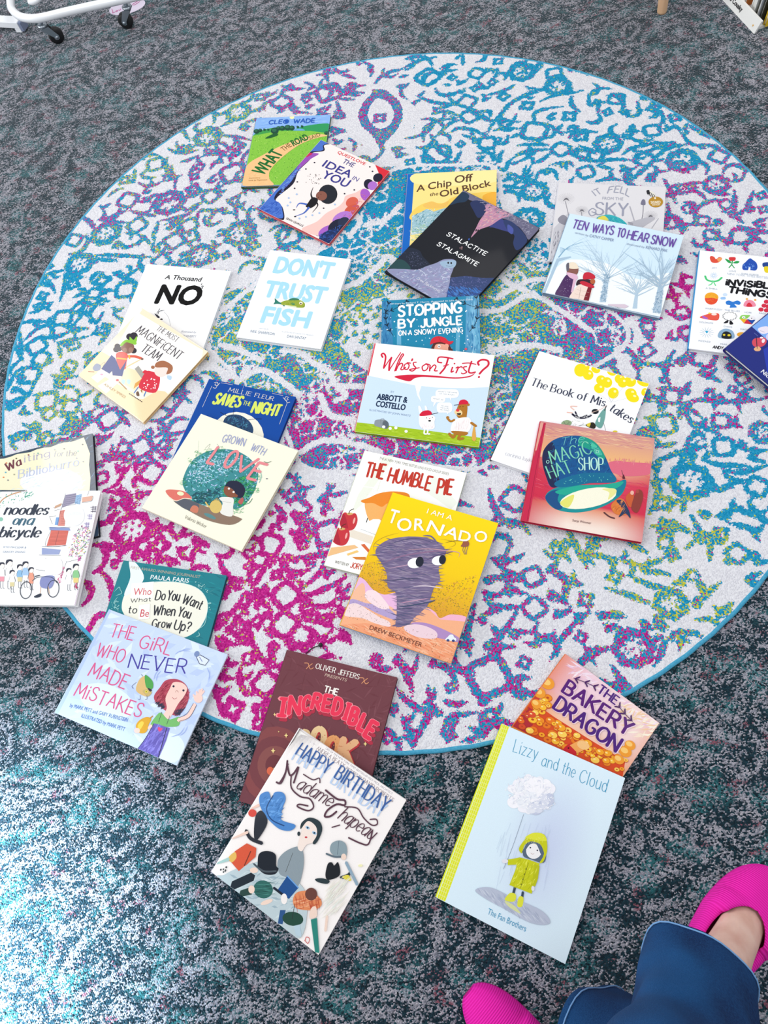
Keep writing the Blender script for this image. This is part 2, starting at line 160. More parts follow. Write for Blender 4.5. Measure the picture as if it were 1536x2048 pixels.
def catmull(P, closed=False, k=6):
    P = np.asarray(P, float); n = len(P)
    if n < 3 and not closed: return P
    out = []
    for i in range(n if closed else n - 1):
        if closed: a, b, c, d = P[(i - 1) % n], P[i], P[(i + 1) % n], P[(i + 2) % n]
        else: a, b, c, d = P[max(i - 1, 0)], P[i], P[i + 1], P[min(i + 2, n - 1)]
        for t in np.arange(k) / k:
            out.append(0.5 * (2 * b + (c - a) * t + (2 * a - 5 * b + 4 * c - d) * t * t + (3 * b - a - 3 * c + d) * t ** 3))
    if not closed: out.append(P[-1])
    return np.array(out)


def inpoly(X, Y, P):
    r = np.zeros(X.shape, bool); n = len(P)
    for i in range(n):
        (x1, y1), (x2, y2) = P[i], P[(i + 1) % n]
        if y1 == y2: continue
        c = ((y1 > Y) != (y2 > Y)) & (X < (x2 - x1) * (Y - y1) / (y2 - y1) + x1); r ^= c
    return r


# ---------------------------------------------------------------- round rug: pile (motifs woven by dye masks on a fine mesh) and cord binding
RUG_R, RUG_T = 0.9842, 0.0066


def rug_masks(step):
    """signed distance (mm, + inside a coloured motif) on a grid, from the traced rings, vines and fields"""
    n = int(2 * RUG_R * 1000 / step) + 3
    ax = -RUG_R * 1000 - step + np.arange(n) * step
    X, Y = np.meshgrid(ax, ax, indexing='ij')
    d = np.full((n, n), -60.0); lace = np.full((n, n), -60.0)
    rng = random.Random(4)

    def win(x0, y0, x1, y1, pad):
        i0 = max(int((x0 - pad - ax[0]) / step), 0); i1 = min(int((x1 + pad - ax[0]) / step) + 2, n)
        j0 = max(int((y0 - pad - ax[0]) / step), 0); j1 = min(int((y1 + pad - ax[0]) / step) + 2, n)
        return (slice(i0, max(i1, i0)), slice(j0, max(j1, j0)))

    def stroke(A, P, w0, w1=None, leaf=False):
        P = catmull(P, k=5); m = len(P)
        s = win(P[:, 0].min(), P[:, 1].min(), P[:, 0].max(), P[:, 1].max(), 60)
        x, y = X[s], Y[s]
        if x.size == 0: return
        for i in range(m - 1):
            a, b = P[i], P[i + 1]; ab = b - a; L = ab @ ab + 1e-9
            t = np.clip(((x - a[0]) * ab[0] + (y - a[1]) * ab[1]) / L, 0, 1)
            q = (i + t) / (m - 1)
            w = w0 * (0.45 + 0.75 * np.sin(np.pi * np.clip(q, 0.05, 0.95))) if leaf else w0
            A[s] = np.maximum(A[s], w - np.hypot(x - a[0] - ab[0] * t, y - a[1] - ab[1] * t))

    def ring(A, cx, cy, r, kind):
        s = win(cx, cy, cx, cy, r * 1.9 + 30); x, y = X[s] - cx, Y[s] - cy
        if x.size == 0: return
        ph = rng.random() * 6; k = 8 if kind == 1 else 4
        a = np.arctan2(y, x); q = np.hypot(x, y * 1.06)
        if kind == 0:                                   # cloud-edged hollow blossom
            rr = r * (1 + 0.10 * np.cos(4 * a + ph)); v = 0.17 * r + 2.6 - np.abs(q - rr)
        elif kind == 1:                                 # scalloped blossom with a spotted heart
            rr = r * (1.02 + 0.07 * np.cos(k * a + ph)); v = 0.24 * r + 2.5 - np.abs(q - rr)
            for i in range(7):
                if i == 6: u = (0, 0)
                else: u = (0.5 * r * math.cos(i * 1.047 + ph), 0.5 * r * math.sin(i * 1.047 + ph))
                v = np.maximum(v, 0.085 * r + 1.6 - np.hypot(x - u[0], y - u[1]))
        else:                                           # small four-lobed bud
            rr = r * (1.0 + 0.30 * np.cos(4 * a + ph)); v = 0.42 * r + 1.2 - np.abs(q - rr * 0.85)
        hole = np.where(q < rr, -40.0, A[s]) if kind != 2 else A[s]
        A[s] = np.maximum(hole, v)

    for P in VINES:
        stroke(d, np.array(P, float).reshape(-1, 2), 6.1, leaf=True)
    for cx, cy, r, k in RINGS: ring(d, cx, cy, r * 1.0, k)
    traced = [(q[i], q[i + 1]) for q in VINES for i in range(0, len(q), 2)] + [(c[0], c[1]) for c in RINGS]
    # the same arabesque carried on where books hide the weave
    T = np.array(traced, float); extra = []
    for _ in range(9000):
        a = rng.random() * 6.283; rr = RUG_R * 1000 * math.sqrt(rng.random()) * 0.98
        p = np.array([rr * math.cos(a), rr * math.sin(a)])
        D = np.hypot(T[:, 0] - p[0], T[:, 1] - p[1]).min()
        if D < 27: continue
        if D > 48 and rng.random() < 0.75:
            r_ = rng.uniform(21, 33); k = rng.choice((0, 0, 1)); ring(d, p[0], p[1], r_, k)
            Q = [p + 0.8 * r_ * np.array([math.cos(i), math.sin(i)]) for i in range(6)]
        else:
            t = rng.random() * 6.283; c = rng.uniform(-1.0, 1.0); L = rng.uniform(50, 105); Q = [p]
            for i in range(4): Q.append(Q[-1] + L / 4 * np.array([math.cos(t + c * i), math.sin(t + c * i)]))
            stroke(d, Q, rng.uniform(5.6, 7.4), leaf=True)
        T = np.vstack([T, Q, p])
    # small leaflets springing from the vines
    for q in VINES:
        if rng.random() < 0.9:
            i = rng.randrange(0, len(q) // 2 - 1) * 2; p = np.array(q[i:i + 2], float); e = np.array(q[i + 2:i + 4], float) - p
            t = math.atan2(e[1], e[0]) + rng.choice((-1, 1)) * rng.uniform(0.6, 1.2); L = rng.uniform(18, 32)
            stroke(d, [p, p + 0.6 * L * np.array([math.cos(t), math.sin(t)]), p + L * np.array([math.cos(t + .4), math.sin(t + .4)])], 5.4, leaf=True)
    # pendant lozenge
    a = inpoly(X, Y, catmull(LOZ, True)); b = inpoly(X, Y, catmull(LOZIN, True))
    lo = np.array(LOZ, float).mean(0)
    near = np.hypot(X - lo[0], Y - lo[1])
    d = np.where(near < 105, np.minimum(d, near - 105 + 2), d)
    d = np.where(a, 9.0, d); d = np.where(b, -9.0, d)
    ring(d, lo[0], lo[1] + 8, 16, 2)
    # central field: coloured ground drawn over with white lace; white heart with spots
    f = inpoly(X, Y, catmull(FIELD, True)); h = inpoly(X, Y, catmull(HEART, True))
    for P in LACE: stroke(lace, P, 8.0)
    fp = np.array(FIELD, float); c0 = fp.mean(0)
    for i in range(560):
        a_ = rng.random() * 6.283; r_ = 620 * math.sqrt(rng.random()); p = c0 + r_ * np.array([math.cos(a_), math.sin(a_)])
        k = rng.random(); t = rng.random() * 6.283
        if k < 0.42:
            r0 = rng.uniform(11, 30); s = win(p[0], p[1], p[0], p[1], r0 + 20); x, y = X[s] - p[0], Y[s] - p[1]
            if x.size: lace[s] = np.maximum(lace[s], 3.0 - np.abs(np.hypot(x, y) - r0 * (1 + 0.14 * np.cos(5 * np.arctan2(y, x) + t))))
        else:
            cu = rng.choice((-1, 1)) * rng.uniform(0.5, 1.3); Q = [p]
            for j in range(4): Q.append(Q[-1] + 19 * np.array([math.cos(t + cu * j), math.sin(t + cu * j)]))
            stroke(lace, Q, 2.9)
    d = np.where(f, np.clip(-lace, -9, 9), d)
    # a clear white line all round the field
    edge = catmull(FIELD, True); e2 = np.full((n, n), -60.0)
    stroke(e2, np.vstack([edge[::3], edge[:1]]), 6.0); d = np.where(e2 > 0, np.minimum(d, -e2 - 1), d)
    d = np.where(h, -9.0, d)
    for x0, y0 in SPOTS + [(2 * hx_ - x0 + 12, y0 - 9) for hx_ in [np.array(HEART, float).mean(0)[0]] for x0, y0 in SPOTS]:
        x, y = X - x0, Y - y0; q = np.hypot(x, y)
        d = np.where(h & (q < 22), np.maximum(d, 9.5 * (1 + 0.25 * np.cos(8 * np.arctan2(y, x)))  - q), d)
    # dye proportions (pink, yellow; the rest is blue) by inverse distance to sampled spots
    D = np.array(DYE, float); num = np.zeros((n, n, 2)); den = np.zeros((n, n)); co = slice(0, n, 4)
    xs, ys = X[co, co], Y[co, co]; num = np.zeros(xs.shape + (2,)); den = np.zeros(xs.shape)
    for x, y, m_, y_ in D:
        w = 1 / ((xs - x) ** 2 + (ys - y) ** 2 + 400) ** 1.8
        num[..., 0] += w * m_; num[..., 1] += w * y_; den += w
    num /= den[..., None]
    idx = np.minimum((np.arange(n) + 1) // 4, xs.shape[0] - 1)
    dye = num[idx][:, idx]
    return X, Y, d, dye


def build_rug():
    step = 4.6
    X, Y, d, dye = rug_masks(step); n = X.shape[0]
    R = np.hypot(X, Y); keep = R < RUG_R * 1000 - 4
    root = empty('round_rug', (0, 0, 0), 'large round rug with blue, purple, green and magenta arabesques on white', 'rug')
    # grid of the pile, inner vertices only, its rim closed by a skirt to the floor
    use = keep[:-1, :-1] & keep[1:, :-1] & keep[1:, 1:] & keep[:-1, 1:]
    vid = -np.ones((n, n), int); need = np.zeros((n, n), bool)
    for di in (0, 1):
        for dj in (0, 1): need[di:n - 1 + di, dj:n - 1 + dj] |= use
    vid[need] = np.arange(need.sum())
    I, J = np.nonzero(use)
    quads = np.stack([vid[I, J], vid[I + 1, J], vid[I + 1, J + 1], vid[I, J + 1]], 1)
    # snap the ragged rim outwards onto the circle
    V = np.stack([X[need], Y[need], np.full(need.sum(), RUG_T * 1000)], 1)
    cnt = np.bincount(quads.ravel(), minlength=len(V)); rim = cnt < 4
    rr = np.hypot(V[rim, 0], V[rim, 1]); sc = (RUG_R * 1000 - 4) / rr
    V[rim, 0] *= sc; V[rim, 1] *= sc
    me = bpy.data.meshes.new('pile')
    me.vertices.add(len(V)); me.vertices.foreach_set('co', (V / 1000).astype(np.float32).ravel())
    me.loops.add(quads.size); me.loops.foreach_set('vertex_index', quads.astype(np.int32).ravel())
    me.polygons.add(len(quads)); me.polygons.foreach_set('loop_start', np.arange(0, quads.size, 4, dtype=np.int32))
    me.update(calc_edges=True); me.validate()
    a = me.attributes.new('motif', 'FLOAT', 'POINT'); a.data.foreach_set('value', d[need].astype(np.float32))
    a = me.attributes.new('pink', 'FLOAT', 'POINT'); a.data.foreach_set('value', dye[..., 0][need].astype(np.float32))
    a = me.attributes.new('yellow', 'FLOAT', 'POINT'); a.data.foreach_set('value', dye[..., 1][need].astype(np.float32))
    pile = bpy.data.objects.new('pile', me); COL.objects.link(pile); pile.parent = root
    m = material('woven_pile', '#ddd', 0.95, spec=0.1); nd = N(m)
    pos = nd('TexCoord').outputs['Object']
    cell = nd('TexVoronoi', {'Vector': pos, 'Scale': 330.0, 'Randomness': 0.9}); rnd = nd('SeparateColor', {0: cell.outputs['Color']})
    mot = nd('Attribute', attribute_name='motif').outputs['Fac']; pk = nd('Attribute', attribute_name='pink').outputs['Fac']; ye = nd('Attribute', attribute_name='yellow').outputs['Fac']
    fray = nd('TexNoise', {'Vector': pos, 'Scale': 95.0, 'Detail': 2.0}).outputs['Fac']
    lv = nd.math('ADD', nd.math('ADD', mot, nd.math('MULTIPLY', nd.math('SUBTRACT', fray, 0.5), 8.5)), nd.math('MULTIPLY', nd.math('SUBTRACT', rnd.outputs[0], 0.5), 4.2))
    inside = nd.rng(lv, -0.25, 0.25)
    clump = nd('TexNoise', {'Vector': pos, 'Scale': 60.0, 'Detail': 1.0}).outputs['Fac']
    r1 = nd.math('ADD', rnd.outputs[1], nd.math('MULTIPLY', nd.math('SUBTRACT', clump, 0.5), 0.5))
    ispink = nd.math('LESS_THAN', r1, pk); isyel = nd.math('GREATER_THAN', r1, nd.math('SUBTRACT', 1.0, ye))
    blue = nd.mix(rnd.outputs[2], rgba('#0d7fac'), rgba('#2e9abf')); pink = nd.mix(rnd.outputs[2], rgba('#a21270'), rgba('#cf3596'))
    yel = nd.mix(rnd.outputs[2], rgba('#8fae4a'), rgba('#d8c83a'))
    dyec = nd.mix(isyel, nd.mix(ispink, blue, pink), yel)
    white = nd.mix(rnd.outputs[2], rgba('#d0cfd6'), rgba('#e4e3e7'))
    nd.put(nd.b.inputs['Base Color'], nd.mix(inside, white, dyec))
    hgt = nd.math('ADD', nd.math('MULTIPLY', cell.outputs['Distance'], -0.6), nd.math('MULTIPLY', inside, 0.25))
    nd.put(nd.b.inputs['Normal'], nd('Bump', {'Height': hgt, 'Strength': 0.6, 'Distance': 0.003}))
    me.materials.append(m)
    # binding: a fat teal cord stitched round the rim
    bm = bmesh.new(); k, q = 360, 10; ring = []
    for i in range(k):
        a_ = 2 * math.pi * i / k; wob = 0.0006 * math.sin(i * 1.7); row = []
        for j in range(q):
            b_ = 2 * math.pi * j / q; r_ = RUG_R - 0.0045 + wob + 0.0058 * math.cos(b_)
            row.append(bm.verts.new((r_ * math.cos(a_), r_ * math.sin(a_), 0.0035 + 0.0035 * math.sin(b_))))
        ring.append(row)
    for i in range(k):
        for j in range(q): bm.faces.new((ring[i][j], ring[(i + 1) % k][j], ring[(i + 1) % k][(j + 1) % q], ring[i][(j + 1) % q]))
    bd = material('binding_cord', '#3d9cc0', 0.85, spec=0.2); nb = N(bd)
    wv = nb('TexNoise', {'Vector': nb('TexCoord').outputs['Object'], 'Scale': 260.0})
    nb.put(nb.b.inputs['Base Color'], nb.mix(wv.outputs['Fac'], rgba('#2b86ac'), rgba('#5cb2d2')))
    nb.put(nb.b.inputs['Normal'], nb('Bump', {'Height': wv.outputs['Fac'], 'Strength': 0.5, 'Distance': 0.002}))
    from_bm('binding', bm, bd, root, True)['label'] = 'teal cord binding round the rim'
    return root


build_rug()


# ---------------------------------------------------------------- lettering: a pen alphabet (cap height 10) beside the built-in sans
GL = {}
for ln in """A 7 0,0 3.5,10 7,0;1.3,3.6 5.7,3.6
B 5.8 0,0 0,10;~0,10 3,10 5,8.8 4.6,6.2 2.8,5.3 0,5.3;~2.8,5.3 5,4.6 5.8,2.6 4.9,.5 2.8,0 0,0
C 6.8 ~6.6,8.2 5.2,9.7 3.5,10 1.2,8.6 0,5 1.2,1.4 3.5,0 5.4,.4 6.8,2
D 7 0,0 0,10;~0,10 3,10 5.8,8.6 7,5 5.8,1.4 3,0 0,0
E 5.2 5.2,10 0,10 0,0 5.2,0;0,5.2 4.4,5.2
F 5.2 5.2,10 0,10 0,0;0,5.2 4.2,5.2
G 7.2 ~6.6,8.4 5.3,9.7 3.6,10 1.2,8.6 0,5 1.2,1.4 3.6,0 5.6,.5 7,2;7,2 7,4.6 4.4,4.6
H 6.6 0,0 0,10;6.6,0 6.6,10;0,5.2 6.6,5.2
I 1 .5,0 .5,10
J 4.4 ~4.4,10 4.4,3 3.8,.8 2.2,0 .7,.6 0,2
K 6.4 0,0 0,10;6,10 0,4.2;1.8,5.6 6.4,0
L 4.8 0,10 0,0 4.8,0
M 8.4 0,0 .8,10 4.2,2.4 7.6,10 8.4,0
N 7 0,0 0,10 7,0 7,10
O 8 ~4,10 1.2,8.6 0,5 1.2,1.4 4,0 6.8,1.4 8,5 6.8,8.6 4,10
P 5.8 0,0 0,10;~0,10 3.4,10 5.4,9 5.8,7.2 5.2,5.4 3.4,4.6 0,4.6
Q 8 ~4,10 1.2,8.6 0,5 1.2,1.4 4,0 6.8,1.4 8,5 6.8,8.6 4,10;5,2.4 8,-1
R 6.2 0,0 0,10;~0,10 3.2,10 5.2,9 5.6,7.2 5,5.4 3.2,4.6 0,4.6;3,4.6 6.2,0
S 5.8 ~5.5,8.4 4.4,9.7 3,10 1,9.2 .4,7.5 1.4,5.9 3.2,5.1 5.2,3.9 5.8,2.2 4.8,.6 3,0 1.2,.3 0,1.8
T 6.4 0,10 6.4,10;3.2,10 3.2,0
U 6.6 ~0,10 0,4 .8,1.2 3.3,0 5.8,1.2 6.6,4 6.6,10
V 6.8 0,10 3.4,0 6.8,10
W 9.8 0,10 2.5,0 4.9,8.6 7.3,0 9.8,10
X 6.4 0,0 6.4,10;0,10 6.4,0
Y 6.4 0,10 3.2,4.8 6.4,10;3.2,4.8 3.2,0
Z 6.2 0,10 6.2,10 0,0 6.2,0
a 4.8 ~4.6,5.4 3.4,6.5 2,6.3 .4,4.8 0,3 .6,.8 2,0 3.6,.8 4.6,2.4;4.7,6.5 4.7,0
b 4.8 0,10 0,0;~0,4 1.4,6.2 3,6.4 4.4,5.2 4.8,3.2 4.2,1 2.8,0 1.2,.3 0,1.8
c 4.4 ~4.2,5.2 3,6.5 1.6,6.3 .3,4.9 0,3.2 .6,1 2,0 3.4,.3 4.4,1.4
d 4.8 4.8,10 4.8,0;~4.8,4 3.4,6.2 1.8,6.4 .4,5.2 0,3.2 .6,1 2,0 3.6,.3 4.8,1.8
e 4.6 ~.2,3.4 4.6,3.6 4.3,5.4 2.6,6.5 .8,5.6 0,3.2 .7,.9 2.5,0 4.4,1.2
f 3.4 ~3.6,9.6 2.4,10 1.4,8.8 1.3,6 1.3,0;0,6.3 3.1,6.3
g 4.8 ~4.6,5.4 3.4,6.5 2,6.3 .4,4.8 0,3 .8,.8 2.2,.1 3.8,.9 4.6,2.4;~4.7,6.5 4.7,-1 4,-2.6 2.2,-3.1 .3,-2.4
h 4.6 0,10 0,0;~0,4 1.2,6 3,6.5 4.4,5.4 4.6,3.4 4.6,0
i .8 .4,6.5 .4,0;.3,8.6 .5,9.4
j 1.6 ~1.2,6.5 1.2,-1 .6,-2.6 -.8,-3;1.1,8.6 1.3,9.4
k 4.4 0,10 0,0;4.1,6.5 0,2.6;1.4,4 4.4,0
l .8 .4,10 .4,0
m 7.6 0,6.5 0,0;~0,4.2 1,6 2.4,6.5 3.6,5.4 3.8,3.4 3.8,0;~3.8,4.2 4.8,6 6.2,6.5 7.4,5.4 7.6,3.4 7.6,0
n 4.6 0,6.5 0,0;~0,4.2 1.2,6 3,6.5 4.4,5.4 4.6,3.4 4.6,0
o 5 ~2.5,6.5 .7,5.6 0,3.2 .7,.9 2.5,0 4.3,.9 5,3.2 4.3,5.6 2.5,6.5
p 4.8 0,6.5 0,-3;~0,4 1.4,6.2 3,6.4 4.4,5.2 4.8,3.2 4.2,1 2.8,0 1.2,.3 0,1.8
r 3 0,6.5 0,0;~0,4 1,5.8 2.2,6.5 3.2,6.2
s 3.8 ~3.7,5.4 2.6,6.5 1.2,6.3 .4,5.2 1,3.9 2.6,3.1 3.7,2 3.2,.6 1.8,0 0,.9
t 3.2 1.3,9 1.3,1.4;~1.3,1.4 1.8,.2 3.2,.3;0,6.4 3,6.4
u 4.6 ~0,6.5 0,2.4 .6,.6 2,0 3.6,.8 4.6,2.4;4.6,6.5 4.6,0
v 4.6 0,6.5 2.3,0 4.6,6.5
w 7 0,6.5 1.8,0 3.5,5.6 5.2,0 7,6.5
x 4.4 0,0 4.4,6.5;0,6.5 4.4,0
y 4.6 0,6.5 2.4,.2;~4.6,6.5 2.4,.2 1.4,-2.2 0,-3
z 4.2 0,6.5 4.2,6.5 0,0 4.2,0
' .8 .6,10 .2,7.8
? 4.4 ~0,8 .8,9.6 2.4,10 4.1,9 4.2,7.2 3,5.6 2.1,4.6 2,2.8;1.9,.2 2.1,.7
& 6 ~6,0 1.6,6.6 1.4,8.8 2.6,10 3.9,8.8 3.4,7 .8,4.4 0,2.4 1,.4 2.8,0 4.8,1.4 5.8,4
. .8 .3,.1 .5,.4
, .8 .6,.6 .1,-1.4
- 3 0,4 3,4
# 6 1.6,0 2.6,10;4,0 5,10;0,3.4 6,3.4;.4,6.8 6.4,6.8
1 2.4 0,8 1.8,10 1.8,0""".split('\n'):
    g, w, st = ln.split(' ', 2)
    GL[g] = (float(w), [(s_[0] == '~', [tuple(map(float, p.split(','))) for p in s_.lstrip('~').split()]) for s_ in st.split(';')])

_tc = bpy.data.curves.new('lettering', 'FONT'); _to = bpy.data.objects.new('lettering', _tc); COL.objects.link(_to)
_cap = {}


def sans(s, bold=0.0):
    """outline letters of the built-in font -> (verts Nx2 with cap height 1, triangles)"""
    _tc.body = s; _tc.offset = bold; _tc.resolution_u = 3
    bpy.context.view_layer.update()
    e = _to.evaluated_get(bpy.context.evaluated_depsgraph_get()); me = e.to_mesh(); me.calc_loop_triangles()
    v = np.array([p.co[:2] for p in me.vertices]).reshape(-1, 2); t = [tuple(x.vertices) for x in me.loop_triangles]
    e.to_mesh_clear()
    if not _cap: _cap['h'] = 0.729
    return v / _cap['h'], t


def pen(s, gap=2.2):
    """pen strokes for a string: list of (smooth, pts) with cap height 10, plus total width"""
    x = 0; out = []
    for ch in s:
        if ch == ' ': x += 4.2; continue
        w, st = GL.get(ch, GL['.'])
        for sm, P in st: out.append((sm, np.array(P, float) + [x, 0]))
        x += w + gap
    return out, x - gap


# ---------------------------------------------------------------- printed covers
def ink_material(name, rough, coat):
    m = material(name, '#fff', rough, spec=0.12, coat=coat); n = N(m)
    a = n('Attribute', attribute_name='ink').outputs['Color']
    g = n('TexNoise', {'Vector': n('TexCoord').outputs['Object'], 'Scale': 900.0, 'Detail': 1.0}).outputs['Fac']
    n.put(n.b.inputs['Base Color'], n('VectorMath', {0: a, 'Scale': n.rng(g, 0.3, 0.7, 0.95, 1.0)}, operation='SCALE'))
    return m


GLOSSY = ink_material('gloss_laminated_print', 0.32, 0.55); MATTE = ink_material('matte_print', 0.55, 0.0); SATIN = ink_material('satin_print', 0.45, 0.06)
PAPER = material('page_edges', '#efeee9', 0.8, spec=0.1)
_n = N(PAPER); _z = _n('SeparateXYZ', {0: _n('TexCoord').outputs['Object']}).outputs[2]
_s = _n.math('SINE', _n.math('MULTIPLY', _z, 9000.0)); _n.put(_n.b.inputs['Base Color'], _n.mix(_n.rng(_s, -1, 1), rgba('#d9d8d4'), rgba('#f6f5f1')))


class Art:
    """one printed board: gathers coloured polygons in the plane of the cover (metres, origin at its centre)"""
    def __init__(s, pose, w, h, z):
        s.M = pose; s.w, s.h, s.z = w, h, z; s.V = []; s.F = []; s.C = []; s.layer = 0; s.view = (0, 0, 1)
        s.n = np.array(pose.col[2][:3]); s.o = np.array(pose.col[3][:3]) + s.n * z
        s.ex = np.array(pose.col[0][:3]); s.ey = np.array(pose.col[1][:3])
    # --- tracing: photo detail (zoomed crop) -> position on the cover
    def at(s, ox, oy, k): s.view = (ox, oy, k)
    def q(s, x, y):
        ox, oy, k = s.view; X, Y = ox + x / k, oy + y / k
        d = FW + (X - 768) / FPX * RT - (Y - 1024) / FPX * UP
        p = CAM + d * (((s.o - CAM) @ s.n) / (d @ s.n)) - s.o
        return np.array([p @ s.ex, p @ s.ey])
    def Q(s, P): return np.array([s.q(*p) for p in P])
    def mm(s, at, z):                         # length of z crop pixels along the cover's upright at a place
        a = s.q(*at); up = s.ey; P0 = s.o + s.ex * a[0] + s.ey * a[1]
        def pr(P): d = P - CAM; zc = d @ FW; return np.array([FPX * (d @ RT) / zc, FPX * (d @ UP) / zc])
        return z / s.view[2] / (np.linalg.norm(pr(P0 + up * 0.01) - pr(P0)) / 0.01)
    # --- primitives in cover coordinates
    def tri(s, P, T, c, clip=True, lift=0.0):
        b = len(s.V); P = np.asarray(P, float)
        if clip:
            e = 0.0004; P = np.c_[np.clip(P[:, 0], -s.w / 2 + e, s.w / 2 - e), np.clip(P[:, 1], -s.h / 2 + e, s.h / 2 - e)]
        s.layer += 1; z = s.z + 1.5e-6 * s.layer
        s.V += [(p[0], p[1], z + lift * i) for i, p in enumerate(P)]; s.layer += int(lift * len(P) / 1.5e-6) + 1
        for t in T:
            if len(t) == 3:
                u, v = P[t[1]] - P[t[0]], P[t[2]] - P[t[0]]
                if u[0] * v[1] - u[1] * v[0] < 0: t = (t[0], t[2], t[1])
            s.F.append([b + i for i in t]); s.C.append([c] * len(t) if not isinstance(c, list) else [c[i] for i in t])
    def fill(s, P, c):
        P = np.asarray(P); T = tessellate_polygon([[Vector((p[0], p[1], 0)) for p in P]])
        s.tri(P, [tuple(t) for t in T], lin(c))
    def ribbon(s, P, w, c, taper='', ends=True):
        P = np.asarray(P, float)
        if len(P) < 2: return
        d = np.gradient(P, axis=0); L = np.hypot(d[:, 0], d[:, 1])[:, None] + 1e-12; d = d / L; nn = np.c_[-d[:, 1], d[:, 0]]
        t = np.linspace(0, 1, len(P)); W = np.full(len(P), w / 2) if np.isscalar(w) else np.asarray(w) / 2
        if 'b' in taper: W = W * np.clip(np.sin(np.pi * t) * 1.1 + 0.12, 0, 1)
        if 'e' in taper: W = W * (1 - 0.85 * t)
        if 's' in taper: W = W * (0.15 + 0.85 * t)
        a, b = P + nn * W[:, None], P - nn * W[:, None]; n = len(P)
        V = np.empty((2 * n, 2)); V[0::2] = a; V[1::2] = b; T = [(2 * i, 2 * i + 1, 2 * i + 3, 2 * i + 2) for i in range(n - 1)]
        if ends and not taper:
            V = np.vstack([[P[0] - d[0] * W[0] * 0.8], V, [P[-1] + d[-1] * W[-1] * 0.8]]); T = [tuple(x + 1 for x in t) for t in T] + [(1, 0, 2), (2 * n - 1, 2 * n, 2 * n + 1)]
        s.tri(V, T, lin(c), lift=1.5e-7)
    # --- drawing with traced points
    def p(s, P, c): s.fill(s.Q(P), c)
    def s_(s, P, c): s.fill(catmull(s.Q(P), True, 5), c)
    def l(s, P, w, c, taper='', sharp=False): s.ribbon(s.Q(P) if sharp else catmull(s.Q(P), k=5), w / 1000, c, taper)
    def e(s, x, y, rx, ry, c, rot=0, a0=0, a1=360):
        A = np.radians(np.linspace(a0, a1, 22)); A = A[:-1] if a1 - a0 == 360 else A; r = math.radians(rot)
        s.fill(s.Q([(x + rx * math.cos(t) * math.cos(r) - ry * math.sin(t) * math.sin(r), y + rx * math.cos(t) * math.sin(r) + ry * math.sin(t) * math.cos(r)) for t in A]), c)
    def dots(s, n, P, r, c, seed=1, jit=0.5):
        g = random.Random(seed); B = s.Q(P); V = []; T = []; x0, y0 = B.min(0); x1, y1 = B.max(0); C = []
        cs = c if isinstance(c, (list, tuple)) else [c]
        for i in range(n):
            for _ in range(20):
                x, y = g.uniform(x0, x1), g.uniform(y0, y1)
                if inpoly(np.array([[x]]), np.array([[y]]), B)[0, 0]: break
            else: continue
            rr = r / 1000 * g.uniform(1 - jit, 1 + jit); b = len(V); k = lin(g.choice(cs))
            for j in range(6): V.append((x + rr * math.cos(j * 1.047), y + rr * math.sin(j * 1.047))); C.append(k)
            T.append(tuple(range(b, b + 6)))
        s.tri(V, T, C, lift=6e-8)
    def strokes(s, n, P, L, w, cs, ang=90, spread=30, seed=1):
        g = random.Random(seed); B = s.Q(P); V = []; T = []; C = []; x0, y0 = B.min(0); x1, y1 = B.max(0)
        for i in range(n):
            for _ in range(20):
                x, y = g.uniform(x0, x1), g.uniform(y0, y1)
                if inpoly(np.array([[x]]), np.array([[y]]), B)[0, 0]: break
            else: continue
            t = math.radians(ang + g.uniform(-spread, spread)); k = lin(g.choice(cs)); b = len(V); l = L / 1000 * g.uniform(.6, 1.3); ww = w / 2000 * g.uniform(.6, 1.4)
            dx, dy = math.cos(t), math.sin(t)
            V += [(x - dx * l / 2, y - dy * l / 2), (x + dy * ww, y - dx * ww), (x + dx * l / 2, y + dy * l / 2), (x - dy * ww, y + dx * ww)]
            C += [k] * 4; T.append((b, b + 1, b + 2, b + 3))
        s.tri(V, T, C, lift=1e-7)
    def _place(s, V, a, b, up, wid, slant, arc):
        d = b - a; L = np.hypot(*d); d = d / L; n = np.array([-d[1], d[0]])
        x = V[:, 0] / wid * L + V[:, 1] * up * slant; t = np.clip(V[:, 0] / wid, 0, 1)
        y = V[:, 1] * up + arc * 4 * t * (1 - t)
        return a + np.outer(x, d) + np.outer(y, n)
    def t(s, txt, x0, y0, x1, y1, hz, c, bold=0.0, slant=0.0, arc=0.0):
        """sans lettering from (x0,y0) to (x1,y1) along its baseline, capitals hz crop pixels tall"""
        V, T = sans(txt)
        if not len(V): return
        V = V - [V[:, 0].min(), 0]; a, b = s.q(x0, y0), s.q(x1, y1); up = s.mm((x0, y0), hz)
        ar = s.mm((x0, y0), arc) if arc else 0
        W = V[:, 0].max(); P = s._place(V, a, b, up, W, slant, ar); o = bold * up * 0.9
        d = (b - a) / np.hypot(*(b - a)); n = np.array([-d[1], d[0]])
        for x, y in ((0, 0),) if bold <= 0 else ((0, 0), (o, 0), (-o, 0), (0, o), (0, -o), (o * .7, o * .7), (-o * .7, o * .7), (o * .7, -o * .7), (-o * .7, -o * .7)): s.tri(P + d * x + n * y, T, lin(c))
